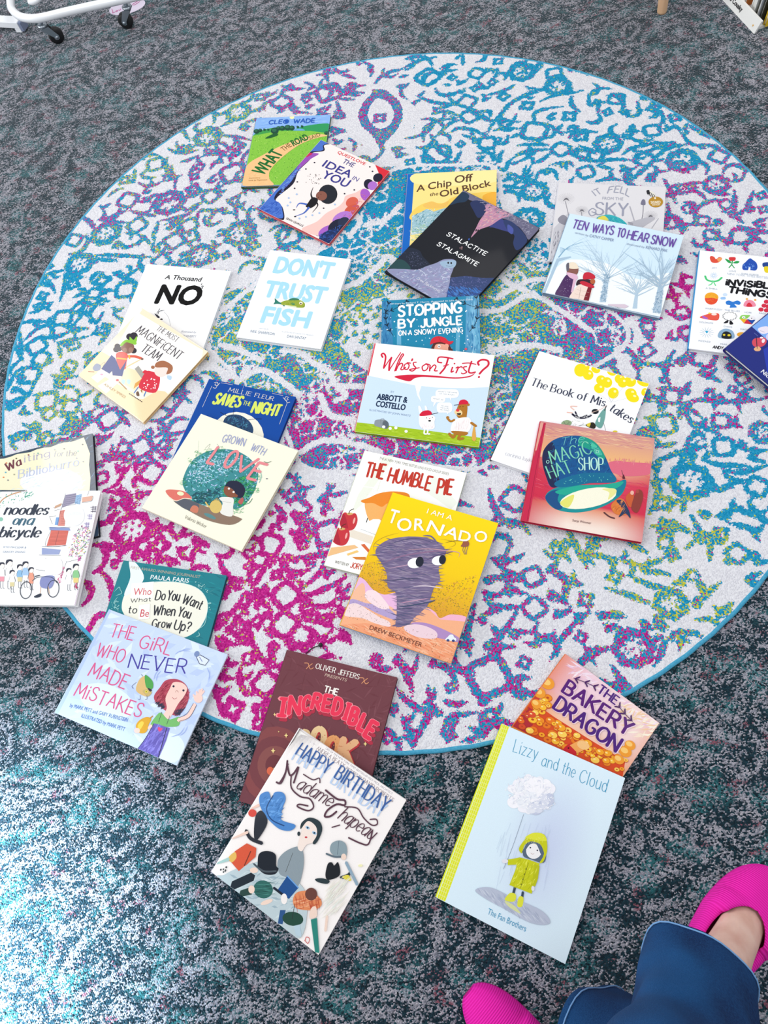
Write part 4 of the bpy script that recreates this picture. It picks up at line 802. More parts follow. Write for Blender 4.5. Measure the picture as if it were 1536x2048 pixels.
def art_ten(A):
    A.at(1070, 340, 4.8)
    A.s_([(100, 1180), (250, 900), (420, 860), (700, 900), (1000, 1050), (1330, 1000), (1200, 1420)], '#f3f8fb')
    for i, (y0, y1) in enumerate(((620, 640), (650, 720), (700, 780), (760, 800), (820, 830), (850, 800))):
        A.l([(240, 800 - i * 12), (420, 680 + i * 26), (560 + i * 24, y0 + i * 10)], 1.1, '#8fb4cc', 'e')
    A.l([(225, 840), (320, 740), (460, 690)], 3.2, '#7fa8c4', 'e'); A.p([(75, 1170), (100, 1180), (230, 880), (350, 840), (340, 828), (210, 850)], '#a8c2d6')
    tree(A, 645, 1270, 500, 34, '#b4cbdc', 26, 3, 90); tree(A, 955, 1330, 300, 24, '#b4cbdc', 20, 5, 40); tree(A, 1165, 1370, 520, 44, '#a9c1d4', 30, 7, 80)
    A.strokes(150, [(620, 1250), (660, 1000), (720, 1000), (680, 1270)], 7, 1, ['#8fb0c8', '#d6e4ee', '#7d9fba'], 60, 50); A.strokes(120, [(1120, 1360), (1170, 1180), (1230, 1150), (1200, 1380)], 7, 1, ['#7f9fba', '#d0dfea'], 60, 50, 2)
    A.p([(700, 1290), (860, 1290), (900, 1310), (860, 1330), (700, 1300)], '#d8c6d4')
    for i in range(4): A.l([(745 + i * 16, 1322), (750 + i * 16, 1345)], 1, '#333')
    A.p([(70, 1178), (400, 1240), (760, 1320), (1200, 1412), (1200, 1420), (400, 1262)], '#8ea6bc')
    # two figures seen from behind in hats and coats
    A.s_([(195, 1200), (230, 1120), (300, 1010), (370, 1010), (370, 1080), (340, 1220), (300, 1222)], '#4a2a5c'); A.s_([(300, 920), (330, 895), (410, 930), (405, 1000), (340, 1010), (310, 990)], '#8a5a50'); A.s_([(325, 945), (330, 895), (380, 890), (412, 925), (410, 950)], '#f0dfc8')
    A.s_([(300, 910), (325, 895), (325, 960), (305, 970)], '#62606c'); A.s_([(300, 990), (340, 990), (400, 1010), (405, 1050), (340, 1040)], '#e0b4cc'); A.p([(370, 1040), (400, 1040), (360, 1180), (345, 1175)], '#e0b4cc')
    A.s_([(330, 1230), (370, 1160), (440, 1090), (540, 1110), (535, 1200), (500, 1255), (400, 1240)], '#f0d8cc'); A.p([(510, 1120), (550, 1120), (515, 1258), (465, 1250)], '#7c1f2c')
    A.s_([(395, 1110), (410, 1060), (470, 1050), (540, 1060), (570, 1090), (540, 1110), (440, 1100)], '#35202c'); A.e(553, 1072, 24, 26, '#b8623c'); A.s_([(462, 1050), (470, 995), (520, 985), (572, 1015), (570, 1045), (510, 1050)], '#c8283c'); A.s_([(430, 1080), (470, 1070), (560, 1110), (555, 1135), (460, 1110)], '#c8283c')
    A.l([(440, 1130), (420, 1240)], .8, '#a88a80'); A.l([(400, 1150), (520, 1180)], .6, '#c8aca0'); A.l([(380, 1190), (500, 1220)], .6, '#c8aca0'); A.dots(26, [(220, 1190), (300, 1030), (360, 1040), (330, 1210)], .5, '#cfc0dc')
    for s, p in (('TEN', (355, 555, 490, 585, 82)), ('WAYS', (545, 595, 745, 625, 84)), ('TO', (785, 640, 855, 650, 84)), ('HEAR', (880, 660, 1080, 698, 84)), ('SNOW', (1110, 706, 1335, 745, 84))): A.k(s, *p, '#6b4aa0', .115, bounce=.03)
    A.t('written by', 380, 610, 510, 640, 18, '#8a96ac', -.01); A.t('CATHY CAMPER', 520, 645, 752, 690, 28, '#7a88a8', -.012); A.t('illustrated by', 878, 718, 1050, 752, 18, '#8a96ac', -.01); A.t('KENARD PAK', 1062, 755, 1268, 790, 28, '#7a88a8', -.012)


def art_inv(A):
    A.at(1350, 480, 6.398)
    A.s_([(445, 230), (460, 205), (500, 215), (525, 245), (560, 220), (595, 225), (600, 250), (560, 285), (510, 295), (465, 280)], '#e0503c'); A.s_([(540, 240), (595, 225), (600, 250), (560, 280)], '#f0a060')
    A.s_([(690, 225), (735, 218), (775, 225), (770, 260), (735, 270), (700, 262)], '#d8383c'); A.l([(735, 265), (725, 320)], 2.6, '#2aa050'); A.s_([(640, 240), (700, 262), (720, 295), (680, 290)], '#2aa050'); A.s_([(740, 295), (780, 270), (825, 275), (800, 300)], '#2aa050'); A.l([(725, 315), (690, 355)], 2.4, '#2aa050'); A.l([(725, 315), (760, 358)], 2.4, '#2aa050')
    A.s_([(940, 245), (965, 235), (990, 250), (1040, 290), (1055, 350), (1030, 390), (960, 385), (870, 380), (865, 320), (900, 285)], '#2450b0'); A.dots(22, [(880, 310), (1000, 290), (1030, 370), (880, 370)], 1.1, '#78a8ec'); A.p([(945, 350), (965, 350), (960, 390), (935, 385)], '#fff')
    A.s_([(1120, 300), (1160, 285), (1200, 290), (1200, 340), (1130, 345)], '#20428c'); A.s_([(1140, 345), (1200, 345), (1200, 415), (1150, 410)], '#e8d024')
    A.l([(385, 460), (410, 510), (480, 530), (550, 520), (600, 480)], 4.5, '#4cc878'); A.l([(480, 520), (470, 560), (430, 580)], 2.6, '#6cd890'); A.l([(485, 520), (520, 585)], 2.6, '#6cd890')
    for i in range(12): a = i * .52; A.l([(495 + 12 * math.cos(a), 455 + 10 * math.sin(a)), (495 + 50 * math.cos(a), 455 + 40 * math.sin(a))], .9, '#a8c8e8')
    A.e(465, 750, 84, 78, '#e85030'); A.s_([(385, 740), (400, 690), (470, 670), (540, 700), (550, 750), (470, 740)], '#f2a82c'); A.strokes(50, [(400, 700), (530, 690), (545, 800), (420, 820)], 3, .5, ['#c03020', '#f8d050'], 60, 60)
    A.s_([(650, 790), (690, 775), (740, 790), (800, 775), (840, 800), (820, 830), (760, 820), (790, 860), (740, 865), (700, 865), (705, 835), (660, 825)], '#2f7ad0'); A.e(640, 700, 30, 20, '#cfe0f4'); A.s_([(585, 735), (640, 730), (645, 758), (590, 760)], '#9cc4f0')
    A.s_([(885, 850), (895, 790), (950, 765), (1010, 790), (1028, 850)], '#f090a8'); A.s_([(915, 850), (930, 810), (960, 805), (990, 850)], '#d83040'); A.e(920, 755, 16, 14, '#f0b060'); A.e(1026, 768, 16, 14, '#f0b060')
    for x, y in ((1170, 790), (1140, 840), (1190, 850), (1100, 890), (1170, 900)): A.e(x, y, 34, 26, '#d83048')
    A.s_([(315, 990), (380, 960), (480, 935), (560, 945), (560, 1010), (520, 1030), (400, 1015)], '#e85a48'); A.e(500, 950, 34, 16, '#f8e8e0'); A.s_([(360, 970), (420, 1000), (400, 1015), (350, 990)], '#b060c0'); A.e(440, 938, 16, 10, '#f2d030')
    A.e(700, 975, 84, 48, '#fff')
    for i in range(11): a = i * .571; A.e(700 + 72 * math.cos(a), 975 + 40 * math.sin(a), 22, 16, '#222'); A.e(700 + 68 * math.cos(a), 975 + 37 * math.sin(a), 20, 14, '#fff')
    A.s_([(660, 1030), (680, 1030), (675, 1060), (620, 1065)], '#1c1c22'); A.s_([(700, 1035), (720, 1035), (745, 1075), (700, 1080)], '#1c1c22')
    A.s_([(825, 1010), (850, 965), (920, 960), (960, 965), (930, 1000), (880, 1010)], '#8fd060'); A.p([(830, 1010), (920, 1015), (880, 1065)], '#f2b824'); A.p([(920, 1015), (985, 1080), (880, 1068)], '#d83040'); A.p([(920, 1015), (1028, 1022), (985, 1078)], '#2450a8'); A.e(980, 1000, 44, 26, '#f4f0f4'); A.e(878, 990, 22, 14, '#fff'); A.e(880, 992, 6, 6, '#222'); A.e(980, 1002, 6, 6, '#222')
    for i in range(14): a = i * .449; A.l([(405 + 30 * math.cos(a), 1185 + 24 * math.sin(a)), (405 + 90 * math.cos(a), 1185 + 66 * math.sin(a))], .6, '#a8bccc')
    A.s_([(388, 1165), (425, 1170), (405, 1195)], '#38a8d0')
    A.s_([(560, 1250), (570, 1170), (650, 1135), (740, 1170), (748, 1260)], '#8fb0cc'); A.s_([(600, 1255), (610, 1190), (660, 1170), (715, 1200), (715, 1262)], '#1c2028'); A.e(628, 1215, 16, 12, '#f0d834'); A.e(690, 1220, 20, 14, '#f0d834')
    A.e(850, 1210, 60, 30, '#f2b040')
    for s, p in (('iNViSiBLE', (650, 575, 1270, 622, 72)), ('THiNGS', (680, 668, 1240, 745, 76))): A.k(s, *p, '#16161c', .3, slant=.12, bounce=.05)
    A.t('NEW YORK TIMES BESTSELLING', 665, 445, 1300, 510, 28, '#c4ccd8', -.02)
    for s, x, y in (('JOY', 470, 365), ('LOVE', 690, 405), ('DARK HUMOR', 850, 440), ('A SMELL', 390, 625), ('WARM FUZZY', 385, 885), ('THE BLUES', 630, 905), ('HOPE', 890, 935), ('DOLDRUMS', 310, 1060), ('CHAOS', 620, 1115), ('MAGIC', 835, 1150), ('PIZZAZZ', 300, 1300), ('FEAR', 580, 1340), ('RAGE', 1075, 945)): A.t(s, x, y, x + 22 * len(s), y + 2 * len(s), 20, '#a9b3c2', -.015)
    A.k('ANDY', 482, 1385, 610, 1400, 34, '#1c1c22', .2, slant=.15)


def art_nick(A):
    A.at(1350, 480, 6.398)
    A.p([(985, 1110), (1190, 950), (1400, 760), (1800, 1100), (1500, 1500), (1180, 1280)], '#7eaef2'); A.s_([(1060, 1140), (1120, 1110), (1190, 1110), (1200, 1180), (1110, 1200)], '#f0e6f4'); A.l([(1090, 1160), (1150, 1180)], .6, '#4a5a80'); A.e(1195, 1240, 30, 40, '#d8d0f0')
    A.p([(1130, 1400), (1300, 1300), (1400, 1600), (1180, 1700)], '#1f38b0')
    A.s_([(985, 1310), (1010, 1265), (1080, 1250), (1150, 1250), (1172, 1300), (1140, 1350), (1080, 1370), (1010, 1360)], '#d8485c'); A.e(1130, 1290, 20, 28, '#f4e8ec', 20); A.e(1108, 1250, 22, 12, '#f4e8ec')
    A.s_([(1010, 1390), (1060, 1360), (1100, 1390), (1080, 1420), (1030, 1420)], '#eab080'); A.l([(1040, 1240), (1050, 1370)], 1.6, '#1a1a30'); A.e(1052, 1382, 6, 6, '#222')
    A.l([(1015, 1190), (1060, 1230)], .8, '#7a8ad0'); A.t('Nick', 1095, 1690, 1215, 1790, 56, '#f2f2f8', .03)


def art_thou(A):
    A.at(150, 510, 4.6545)
    A.t('A', 835, 222, 880, 226, 42, '#111', .035, .1); A.t('Thousand', 905, 226, 1168, 248, 46, '#111', .035, .1)
    A.t('NO', 745, 445, 1135, 462, 190, '#0c0c0c', .06, .1); A.t("'s", 1155, 312, 1185, 318, 52, '#111', .01)
    A.l([(770, 560), (785, 525), (835, 515)], 2, '#2a2a38', 'b'); A.l([(760, 545), (790, 500)], 1.6, '#2a2a38'); A.s_([(740, 545), (770, 560), (790, 580), (770, 585)], '#2a2a38'); A.l([(830, 530), (870, 580), (890, 660)], .6, '#888'); A.s_([(790, 600), (810, 590), (815, 605)], '#333')
    A.t('illustrated by', 985, 720, 1125, 728, 20, '#8a90a4', -.01, .2); A.t('DANIEL J. DOUGHERTY', 880, 758, 1125, 768, 22, '#8a90a4', -.01)


def art_team(A):
    A.at(150, 510, 4.6545)
    A.s_([(380, 860), (560, 560), (630, 505), (700, 560), (1060, 760), (1190, 880), (1100, 1080), (860, 1290), (700, 1280), (300, 1000)], '#fffaf4')
    A.p([(630, 500), (720, 545), (1230, 900), (1180, 880), (930, 735), (760, 640), (600, 545)], '#fbe6c8')
    A.p([(240, 895), (330, 945), (380, 1010), (270, 1050), (200, 1090), (640, 1340), (760, 1260), (840, 1270), (900, 1320), (640, 1556), (20, 1120)], '#f6d9ac'); A.p([(470, 1040), (560, 1070), (640, 1140), (560, 1260), (420, 1180)], '#f8e0b8')
    A.p([(150, 1140), (260, 1060), (320, 1100), (210, 1190)], '#fff6ea'); A.p([(210, 1220), (330, 1150), (400, 1190), (290, 1290)], '#fff2e2')
    # two small makers at work
    for x, y, r in ((510, 760, 34), (548, 752, 36), (530, 790, 36), (395, 850, 28), (385, 880, 30), (410, 875, 26), (545, 890, 30)): A.e(x, y, r, r * .9, '#2a2330')
    A.e(490, 860, 62, 60, '#8a6052'); A.l([(430, 840), (480, 800), (565, 825)], 8, '#8cc83c'); A.s_([(515, 800), (510, 760), (545, 790), (575, 755), (570, 810)], '#8cc83c'); A.e(465, 885, 20, 22, '#a07868'); A.e(520, 885, 22, 26, '#a07868')
    A.s_([(380, 930), (430, 900), (490, 925), (480, 1000), (470, 1060), (410, 1060)], '#e0544a'); A.l([(480, 945), (560, 945), (620, 965)], 7, '#e0604a'); A.l([(390, 960), (480, 970)], 4, '#f0b848'); A.l([(500, 930), (510, 965)], 4, '#f0b848'); A.e(625, 968, 14, 10, '#8a6052')
    A.p([(340, 930), (375, 960), (420, 1070), (480, 980), (440, 1130), (350, 1120), (345, 1080), (320, 1105), (245, 1060)], '#2b3f80')
    A.s_([(165, 1050), (200, 1010), (240, 1030), (230, 1070), (185, 1080)], '#8a94ac'); A.l([(230, 1030), (280, 995), (260, 1040)], .7, '#5a6074'); A.p([(120, 1080), (180, 1085), (180, 1092), (125, 1090)], '#a86048'); A.e(248, 1112, 14, 8, '#e89ab4')
    A.p([(555, 1060), (590, 1030), (680, 1150), (650, 1190)], '#a8a49c'); A.p([(560, 1195), (690, 1105), (705, 1125), (545, 1245)], '#e0a24c'); A.p([(470, 1040), (610, 968), (615, 975), (480, 1050)], '#e8d2a0')
    A.s_([(700, 1080), (790, 1130), (750, 1280), (600, 1240), (620, 1150), (660, 1090)], '#d82a40'); A.p([(625, 1090), (650, 1070), (720, 1095), (710, 1150)], '#d82a40'); A.dots(24, [(640, 1160), (780, 1140), (740, 1260), (610, 1230)], 1.4, '#fff')
    A.e(800, 1080, 62, 56, '#f6dfd6'); A.s_([(750, 1045), (760, 1000), (830, 985), (905, 1030), (900, 1090), (850, 1110), (860, 1050)], '#a86a48'); A.e(725, 1045, 18, 16, '#a86a48'); A.s_([(860, 1120), (900, 1130), (890, 1165), (860, 1150)], '#b8d4e8')
    for x in (450, 500): A.s_([(x - 15, 1160), (x + 15, 1165), (x + 10, 1200), (x - 12, 1195)], '#b8d8e4')
    A.l([(410, 1180), (480, 1250)], 3, '#a8824c'); A.e(395, 1165, 14, 10, '#c83a48'); A.l([(590, 1230), (550, 1285)], 3, '#4a7ac0'); A.l([(660, 1270), (640, 1320)], 3, '#4a7ac0')
    A.s_([(555, 1290), (600, 1250), (630, 1290), (640, 1340), (570, 1330)], '#f4ece0'); A.s_([(570, 1280), (590, 1270), (600, 1310), (575, 1310)], '#6a4a34'); A.s_([(610, 1260), (625, 1255), (625, 1285)], '#a87848')
    for i in range(9): A.l([(505 + i * 14, 1290 + i * 9), (513 + i * 14, 1296 + i * 9)], 2.2, '#3a3434')
    A.k('THE MOST', 755, 695, 940, 812, 52, '#54505a', .1, .6, .06, bounce=.05); A.k('MAGNiFiCENT', 565, 715, 960, 975, 82, '#4a4650', .105, .6, .06, bounce=.04); A.k('TEAM', 610, 893, 765, 985, 86, '#4a4650', .105, .6, .06)
    A.t('ASHLEY SPIRES', 265, 1210, 462, 1335, 26, '#b09460', -.01)


def art_fish(A):
    A.at(460, 480, 5.9077)
    c = '#aadcf2'
    A.t("DON'T", 512, 380, 1180, 458, 205, c, .06); A.t('TRUST', 386, 662, 1098, 750, 205, c, .06); A.t('FISH', 362, 968, 908, 1038, 205, c, .06)
    A.s_([(590, 748), (640, 720), (740, 705), (830, 712), (880, 745), (885, 780), (860, 800), (760, 795), (660, 775), (600, 762)], '#98a83c')
    A.s_([(690, 785), (640, 768), (680, 770), (780, 785), (770, 797)], '#dfe4b8'); A.s_([(530, 690), (570, 725), (605, 745), (600, 758), (555, 755), (515, 758), (530, 730)], '#2f7c6c'); A.s_([(690, 712), (740, 686), (800, 692), (810, 710)], '#3a7c5c'); A.s_([(720, 745), (760, 742), (765, 765), (735, 768)], '#4a8a58'); A.s_([(620, 772), (650, 772), (640, 785)], '#2f7c6c')
    A.strokes(60, [(640, 730), (760, 710), (780, 760), (640, 760)], 4, .6, ['#7c9030', '#b4c04c'], 0, 25); A.e(838, 750, 22, 22, '#f2f0d8'); A.e(838, 750, 22, 22, '#c8a838', 0, 0, 180); A.e(838, 750, 15, 15, '#f6f4e0'); A.e(838, 751, 8, 9, '#111'); A.l([(860, 790), (884, 786)], .6, '#5c6428')
    A.t('WRITTEN BY', 340, 1050, 455, 1062, 14, '#b4bcc4', -.015); A.t('NEIL SHARPSON', 238, 1090, 522, 1128, 34, '#54708a', -.005); A.t('ILLUSTRATED BY CALDECOTT MEDALIST', 612, 1088, 985, 1135, 14, '#b4bcc4', -.015); A.t('DAN SANTAT', 672, 1150, 892, 1178, 34, '#54708a', -.005)


def twig(A, P, c='#16283a'):
    A.l(P, 1.2, c); q = catmull(P, k=4)
    for i in range(1, len(q) - 1, 3):
        d = q[i + 1] - q[i - 1]; d = d / np.hypot(*d); n = np.array([-d[1], d[0]])
        for s in (1, -1): t = q[i] - d * 22 + n * s * 24; A.l([tuple(q[i] + d * 8), tuple((q[i] + t) / 2), tuple(t)], 2.6, c, 'b')


def art_stop(A):
    A.at(700, 580, 5.12)
    A.p([(330, 120), (420, 115), (440, 560), (310, 560)], '#3c84b4'); A.p([(480, 330), (520, 330), (525, 560), (480, 560)], '#6aaed0'); A.p([(1190, 60), (1330, 55), (1340, 660), (1180, 640)], '#5a9cc4'); A.p([(1090, 330), (1130, 330), (1120, 640), (1080, 640)], '#5ea8c8'); A.p([(1240, 60), (1280, 58), (1290, 660), (1250, 655)], '#7cb8d8')
    A.strokes(70, [(340, 130), (420, 120), (430, 540), (320, 540)], 20, 4, ['#2c70a4', '#4a94c0', '#3a80b0'], 90, 10); A.strokes(70, [(1200, 70), (1330, 60), (1330, 640), (1190, 630)], 20, 4, ['#4a90b8', '#6cb0d0', '#3a80b0'], 90, 10, 2)
    A.dots(90, [(330, 200), (1330, 180), (1340, 650), (320, 545)], 1.1, ['#e8f4f8', '#bfe0ea', '#fff'], 5, .8)
    twig(A, [(595, 100), (500, 170), (400, 220), (340, 245)]); twig(A, [(400, 120), (370, 220), (370, 320), (400, 400), (440, 465)]); twig(A, [(1080, 80), (1180, 140), (1330, 190)]); twig(A, [(1290, 60), (1310, 180), (1290, 330), (1220, 430)])
    A.t('Written by Richard T. Morris, illustrated by Julie Rowan-Zoch', 412, 152, 1255, 104, 17, '#e4f2f6')
    A.k('STOPPING', 498, 268, 1142, 232, 104, '#fdfdfd', .2, bounce=.05); A.k('BY', 498, 390, 662, 378, 84, '#fdfdfd', .22); A.k('JUNGLE', 728, 382, 1142, 350, 84, '#fdfdfd', .2, bounce=.05); A.k('ON A', 498, 468, 632, 460, 48, '#fdfdfd', .17); A.k('SNOWY', 660, 460, 880, 448, 50, '#fdfdfd', .17, bounce=.05); A.k('EVENING', 910, 448, 1155, 432, 48, '#fdfdfd', .17)
    A.s_([(830, 600), (860, 545), (920, 530), (1000, 545), (1030, 590), (1040, 625), (820, 620)], '#5a2c28'); A.s_([(860, 610), (880, 560), (950, 555), (1000, 580), (990, 640), (850, 620)], '#eca890'); A.e(990, 575, 22, 24, '#eca890'); A.e(912, 578, 14, 17, '#fff'); A.e(912, 580, 6, 8, '#222')
    A.s_([(820, 560), (840, 500), (900, 475), (970, 490), (1010, 525), (1060, 525), (1020, 560), (930, 535), (860, 545)], '#d82c3c'); A.l([(905, 475), (930, 530)], .6, '#8a1824'); A.e(1186, 606, 14, 12, '#d8586c')


def art_who1(A):
    A.at(700, 580, 5.12)
    A.p([(250, 545), (264, 546), (66, 1452), (46, 1450)], '#dc2a44')
    A.p([(180, 875), (420, 925), (660, 975), (900, 1000), (1200, 1005), (1440, 995), (1320, 1620), (50, 1440)], '#cfe3f6')
    A.p([(665, 965), (730, 985), (705, 1060), (728, 1145), (690, 1080)], '#fff')
    A.p([(70, 1355), (400, 1390), (800, 1440), (1350, 1515), (1315, 1625), (45, 1465)], '#a4c424'); A.strokes(120, [(80, 1370), (800, 1450), (1340, 1520), (1320, 1600), (60, 1450)], 16, 1.6, ['#b4d038', '#94b41c', '#bcd848'], -3, 6)
    r = '#d61f3e'
    for P, w in (([(335, 690), (322, 662), (345, 650), (365, 690), (345, 800)], 5), ([(345, 805), (400, 720), (425, 690)], 3), ([(425, 690), (405, 760), (400, 825)], 5.5), ([(400, 822), (460, 730), (520, 640)], 3), ([(470, 828), (520, 710), (548, 665), (530, 660), (490, 740), (458, 830)], 3.6), ([(470, 800), (520, 752), (540, 765), (520, 810), (540, 815), (570, 790)], 3.6),
                 ([(600, 745), (560, 765), (555, 805), (590, 810), (605, 770), (585, 745), (620, 750)], 3.6), ([(640, 705), (632, 725)], 5), ([(680, 740), (650, 745), (655, 775), (675, 800), (640, 830), (610, 815), (690, 800), (710, 795)], 3.6),
                 ([(775, 760), (740, 785), (750, 825), (785, 815), (800, 775), (775, 755), (815, 765)], 3.6), ([(820, 770), (815, 830)], 4), ([(820, 810), (860, 768), (880, 785), (865, 825), (895, 828)], 3.6),
                 ([(940, 745), (900, 735), (910, 690), (980, 690), (1055, 705)], 4.5), ([(1005, 700), (975, 790), (920, 858)], 5), ([(955, 780), (1010, 765)], 3.2), ([(1050, 790), (1035, 840), (1060, 830)], 4), ([(1068, 752), (1072, 756)], 5), ([(1085, 800), (1110, 790), (1085, 850)], 4), ([(1105, 800), (1140, 785), (1150, 800)], 3.6), ([(1195, 785), (1165, 790), (1170, 815), (1195, 840), (1160, 858), (1140, 850)], 3.6), ([(1245, 730), (1215, 830), (1240, 850), (1285, 840)], 4.5), ([(1150, 752), (1220, 748), (1290, 762)], 3.2),
                 ([(1320, 770), (1310, 740), (1350, 715), (1410, 725), (1415, 770), (1360, 820), (1325, 860)], 5.5), ([(1318, 890), (1322, 893)], 7)): A.l(P, w * .82, r)
    A.s_([(455, 890), (560, 870), (720, 868), (900, 880), (1080, 895), (1220, 880), (1280, 850), (1230, 890), (1090, 908), (900, 898), (740, 890), (660, 905), (600, 935)], r)
    A.t('BY', 415, 1052, 450, 1056, 22, '#9aaec4', -.01); A.t('ABBOTT &', 272, 1118, 582, 1155, 62, '#12294a', .04); A.t('COSTELLO', 262, 1190, 560, 1232, 62, '#12294a', .04); A.t('ILLUSTRATED BY JOHN MARTZ', 198, 1235, 620, 1298, 20, '#8ca0b8', -.01)
    A.s_([(250, 1360), (270, 1330), (370, 1335), (380, 1420), (300, 1405), (255, 1390)], '#8e979e'); A.e(365, 1378, 32, 42, '#5e6870', -15); A.l([(320, 1380), (315, 1325), (345, 1318), (350, 1350)], .7, '#777')
    for x, y in ((345, 1402), (412, 1418), (575, 1448), (470, 1412)): A.e(x, y, 17, 15, '#f6f4f2')
    bub = ((995, 1062, 120, 40), (903, 1118, 74, 30), (968, 1205, 80, 46))
    for x, y, a, b in bub: A.s_([(x - a, y), (x - a * .8, y - b), (x, y - b * 1.1), (x + a * .8, y - b), (x + a, y), (x + a * .8, y + b), (x, y + b * 1.1), (x - a * .8, y + b)], '#fcfeff')
    A.p([(1015, 1095), (1035, 1100), (1035, 1140)], '#fcfeff'); A.p([(860, 1145), (885, 1150), (850, 1200)], '#fcfeff'); A.p([(990, 1245), (1015, 1240), (1000, 1275)], '#fcfeff')
    for s, x0, y0, x1 in (("WHAT'S THE NAME", 898, 1045, 1095), ('OF THIS BOOK?', 915, 1068, 1070), ('WHAT IS?', 848, 1118, 955), ('YES AND', 928, 1190, 1010), ("HE'S ON", 925, 1210, 1010), ('SECOND', 922, 1230, 1015)): A.t(s, x0, y0, x1, y0 + 14, 13, '#7a8694', -.005)
    # a white rabbit and a brown bear in ball caps
    A.s_([(700, 1190), (725, 1200), (745, 1270), (710, 1260)], '#fafafa'); A.s_([(765, 1190), (785, 1195), (795, 1250), (775, 1250)], '#fafafa'); A.s_([(715, 1280), (790, 1265), (870, 1300), (865, 1350), (860, 1420), (760, 1425), (715, 1390), (705, 1330)], '#fafafa'); A.s_([(715, 1290), (740, 1245), (800, 1232), (832, 1250), (830, 1280)], r); A.l([(830, 1275), (900, 1258)], 1.4, '#333')
    A.e(815, 1340, 15, 9, '#222'); A.e(785, 1310, 4, 5, '#333'); A.e(845, 1305, 4, 5, '#333'); A.e(815, 1315, 7, 5, '#e87a90'); A.strokes(24, [(720, 1370), (860, 1380), (850, 1420), (740, 1420)], 6, .5, ['#e8b8c0'], 90, 4); A.l([(765, 1425), (760, 1470), (785, 1475)], 3.4, '#fafafa'); A.l([(800, 1425), (795, 1470), (818, 1475)], 3.4, '#fafafa')
    b = '#b07428'
    A.s_([(1110, 1180), (1150, 1165), (1200, 1180), (1195, 1290), (1180, 1340), (1100, 1300), (1090, 1240)], b); A.e(1212, 1175, 14, 14, b); A.s_([(1115, 1175), (1125, 1135), (1170, 1122), (1208, 1145), (1205, 1170), (1150, 1172)], r); A.l([(1115, 1175), (1065, 1180)], 1.4, '#333')
    A.e(1110, 1255, 42, 30, '#f0d49c', 15); A.e(1103, 1232, 18, 16, '#e03a48'); A.s_([(1095, 1265), (1135, 1262), (1130, 1280), (1102, 1278)], '#2a1a12'); A.l([(1118, 1200), (1135, 1195)], 1, '#3a2414'); A.l([(1150, 1195), (1165, 1192)], 1, '#3a2414')
    A.s_([(1030, 1440), (1060, 1340), (1130, 1310), (1220, 1310), (1245, 1380), (1205, 1455), (1100, 1450)], '#faf6f4'); A.strokes(60, [(1060, 1360), (1220, 1330), (1210, 1440), (1050, 1440)], 14, .4, ['#e4c4c8'], 90, 4); A.l([(1070, 1330), (1030, 1345), (995, 1310)], 5, b); A.e(1000, 1305, 16, 13, b); A.l([(1240, 1360), (1290, 1395)], 6, b)
    A.s_([(1040, 1445), (1200, 1455), (1180, 1490), (1080, 1480)], b); A.l([(1080, 1470), (1055, 1510), (1015, 1470)], 6, b); A.l([(1130, 1480), (1110, 1525), (1160, 1520)], 6, b); A.s_([(1262, 1410), (1280, 1410), (1290, 1535), (1248, 1530)], '#e0a850')


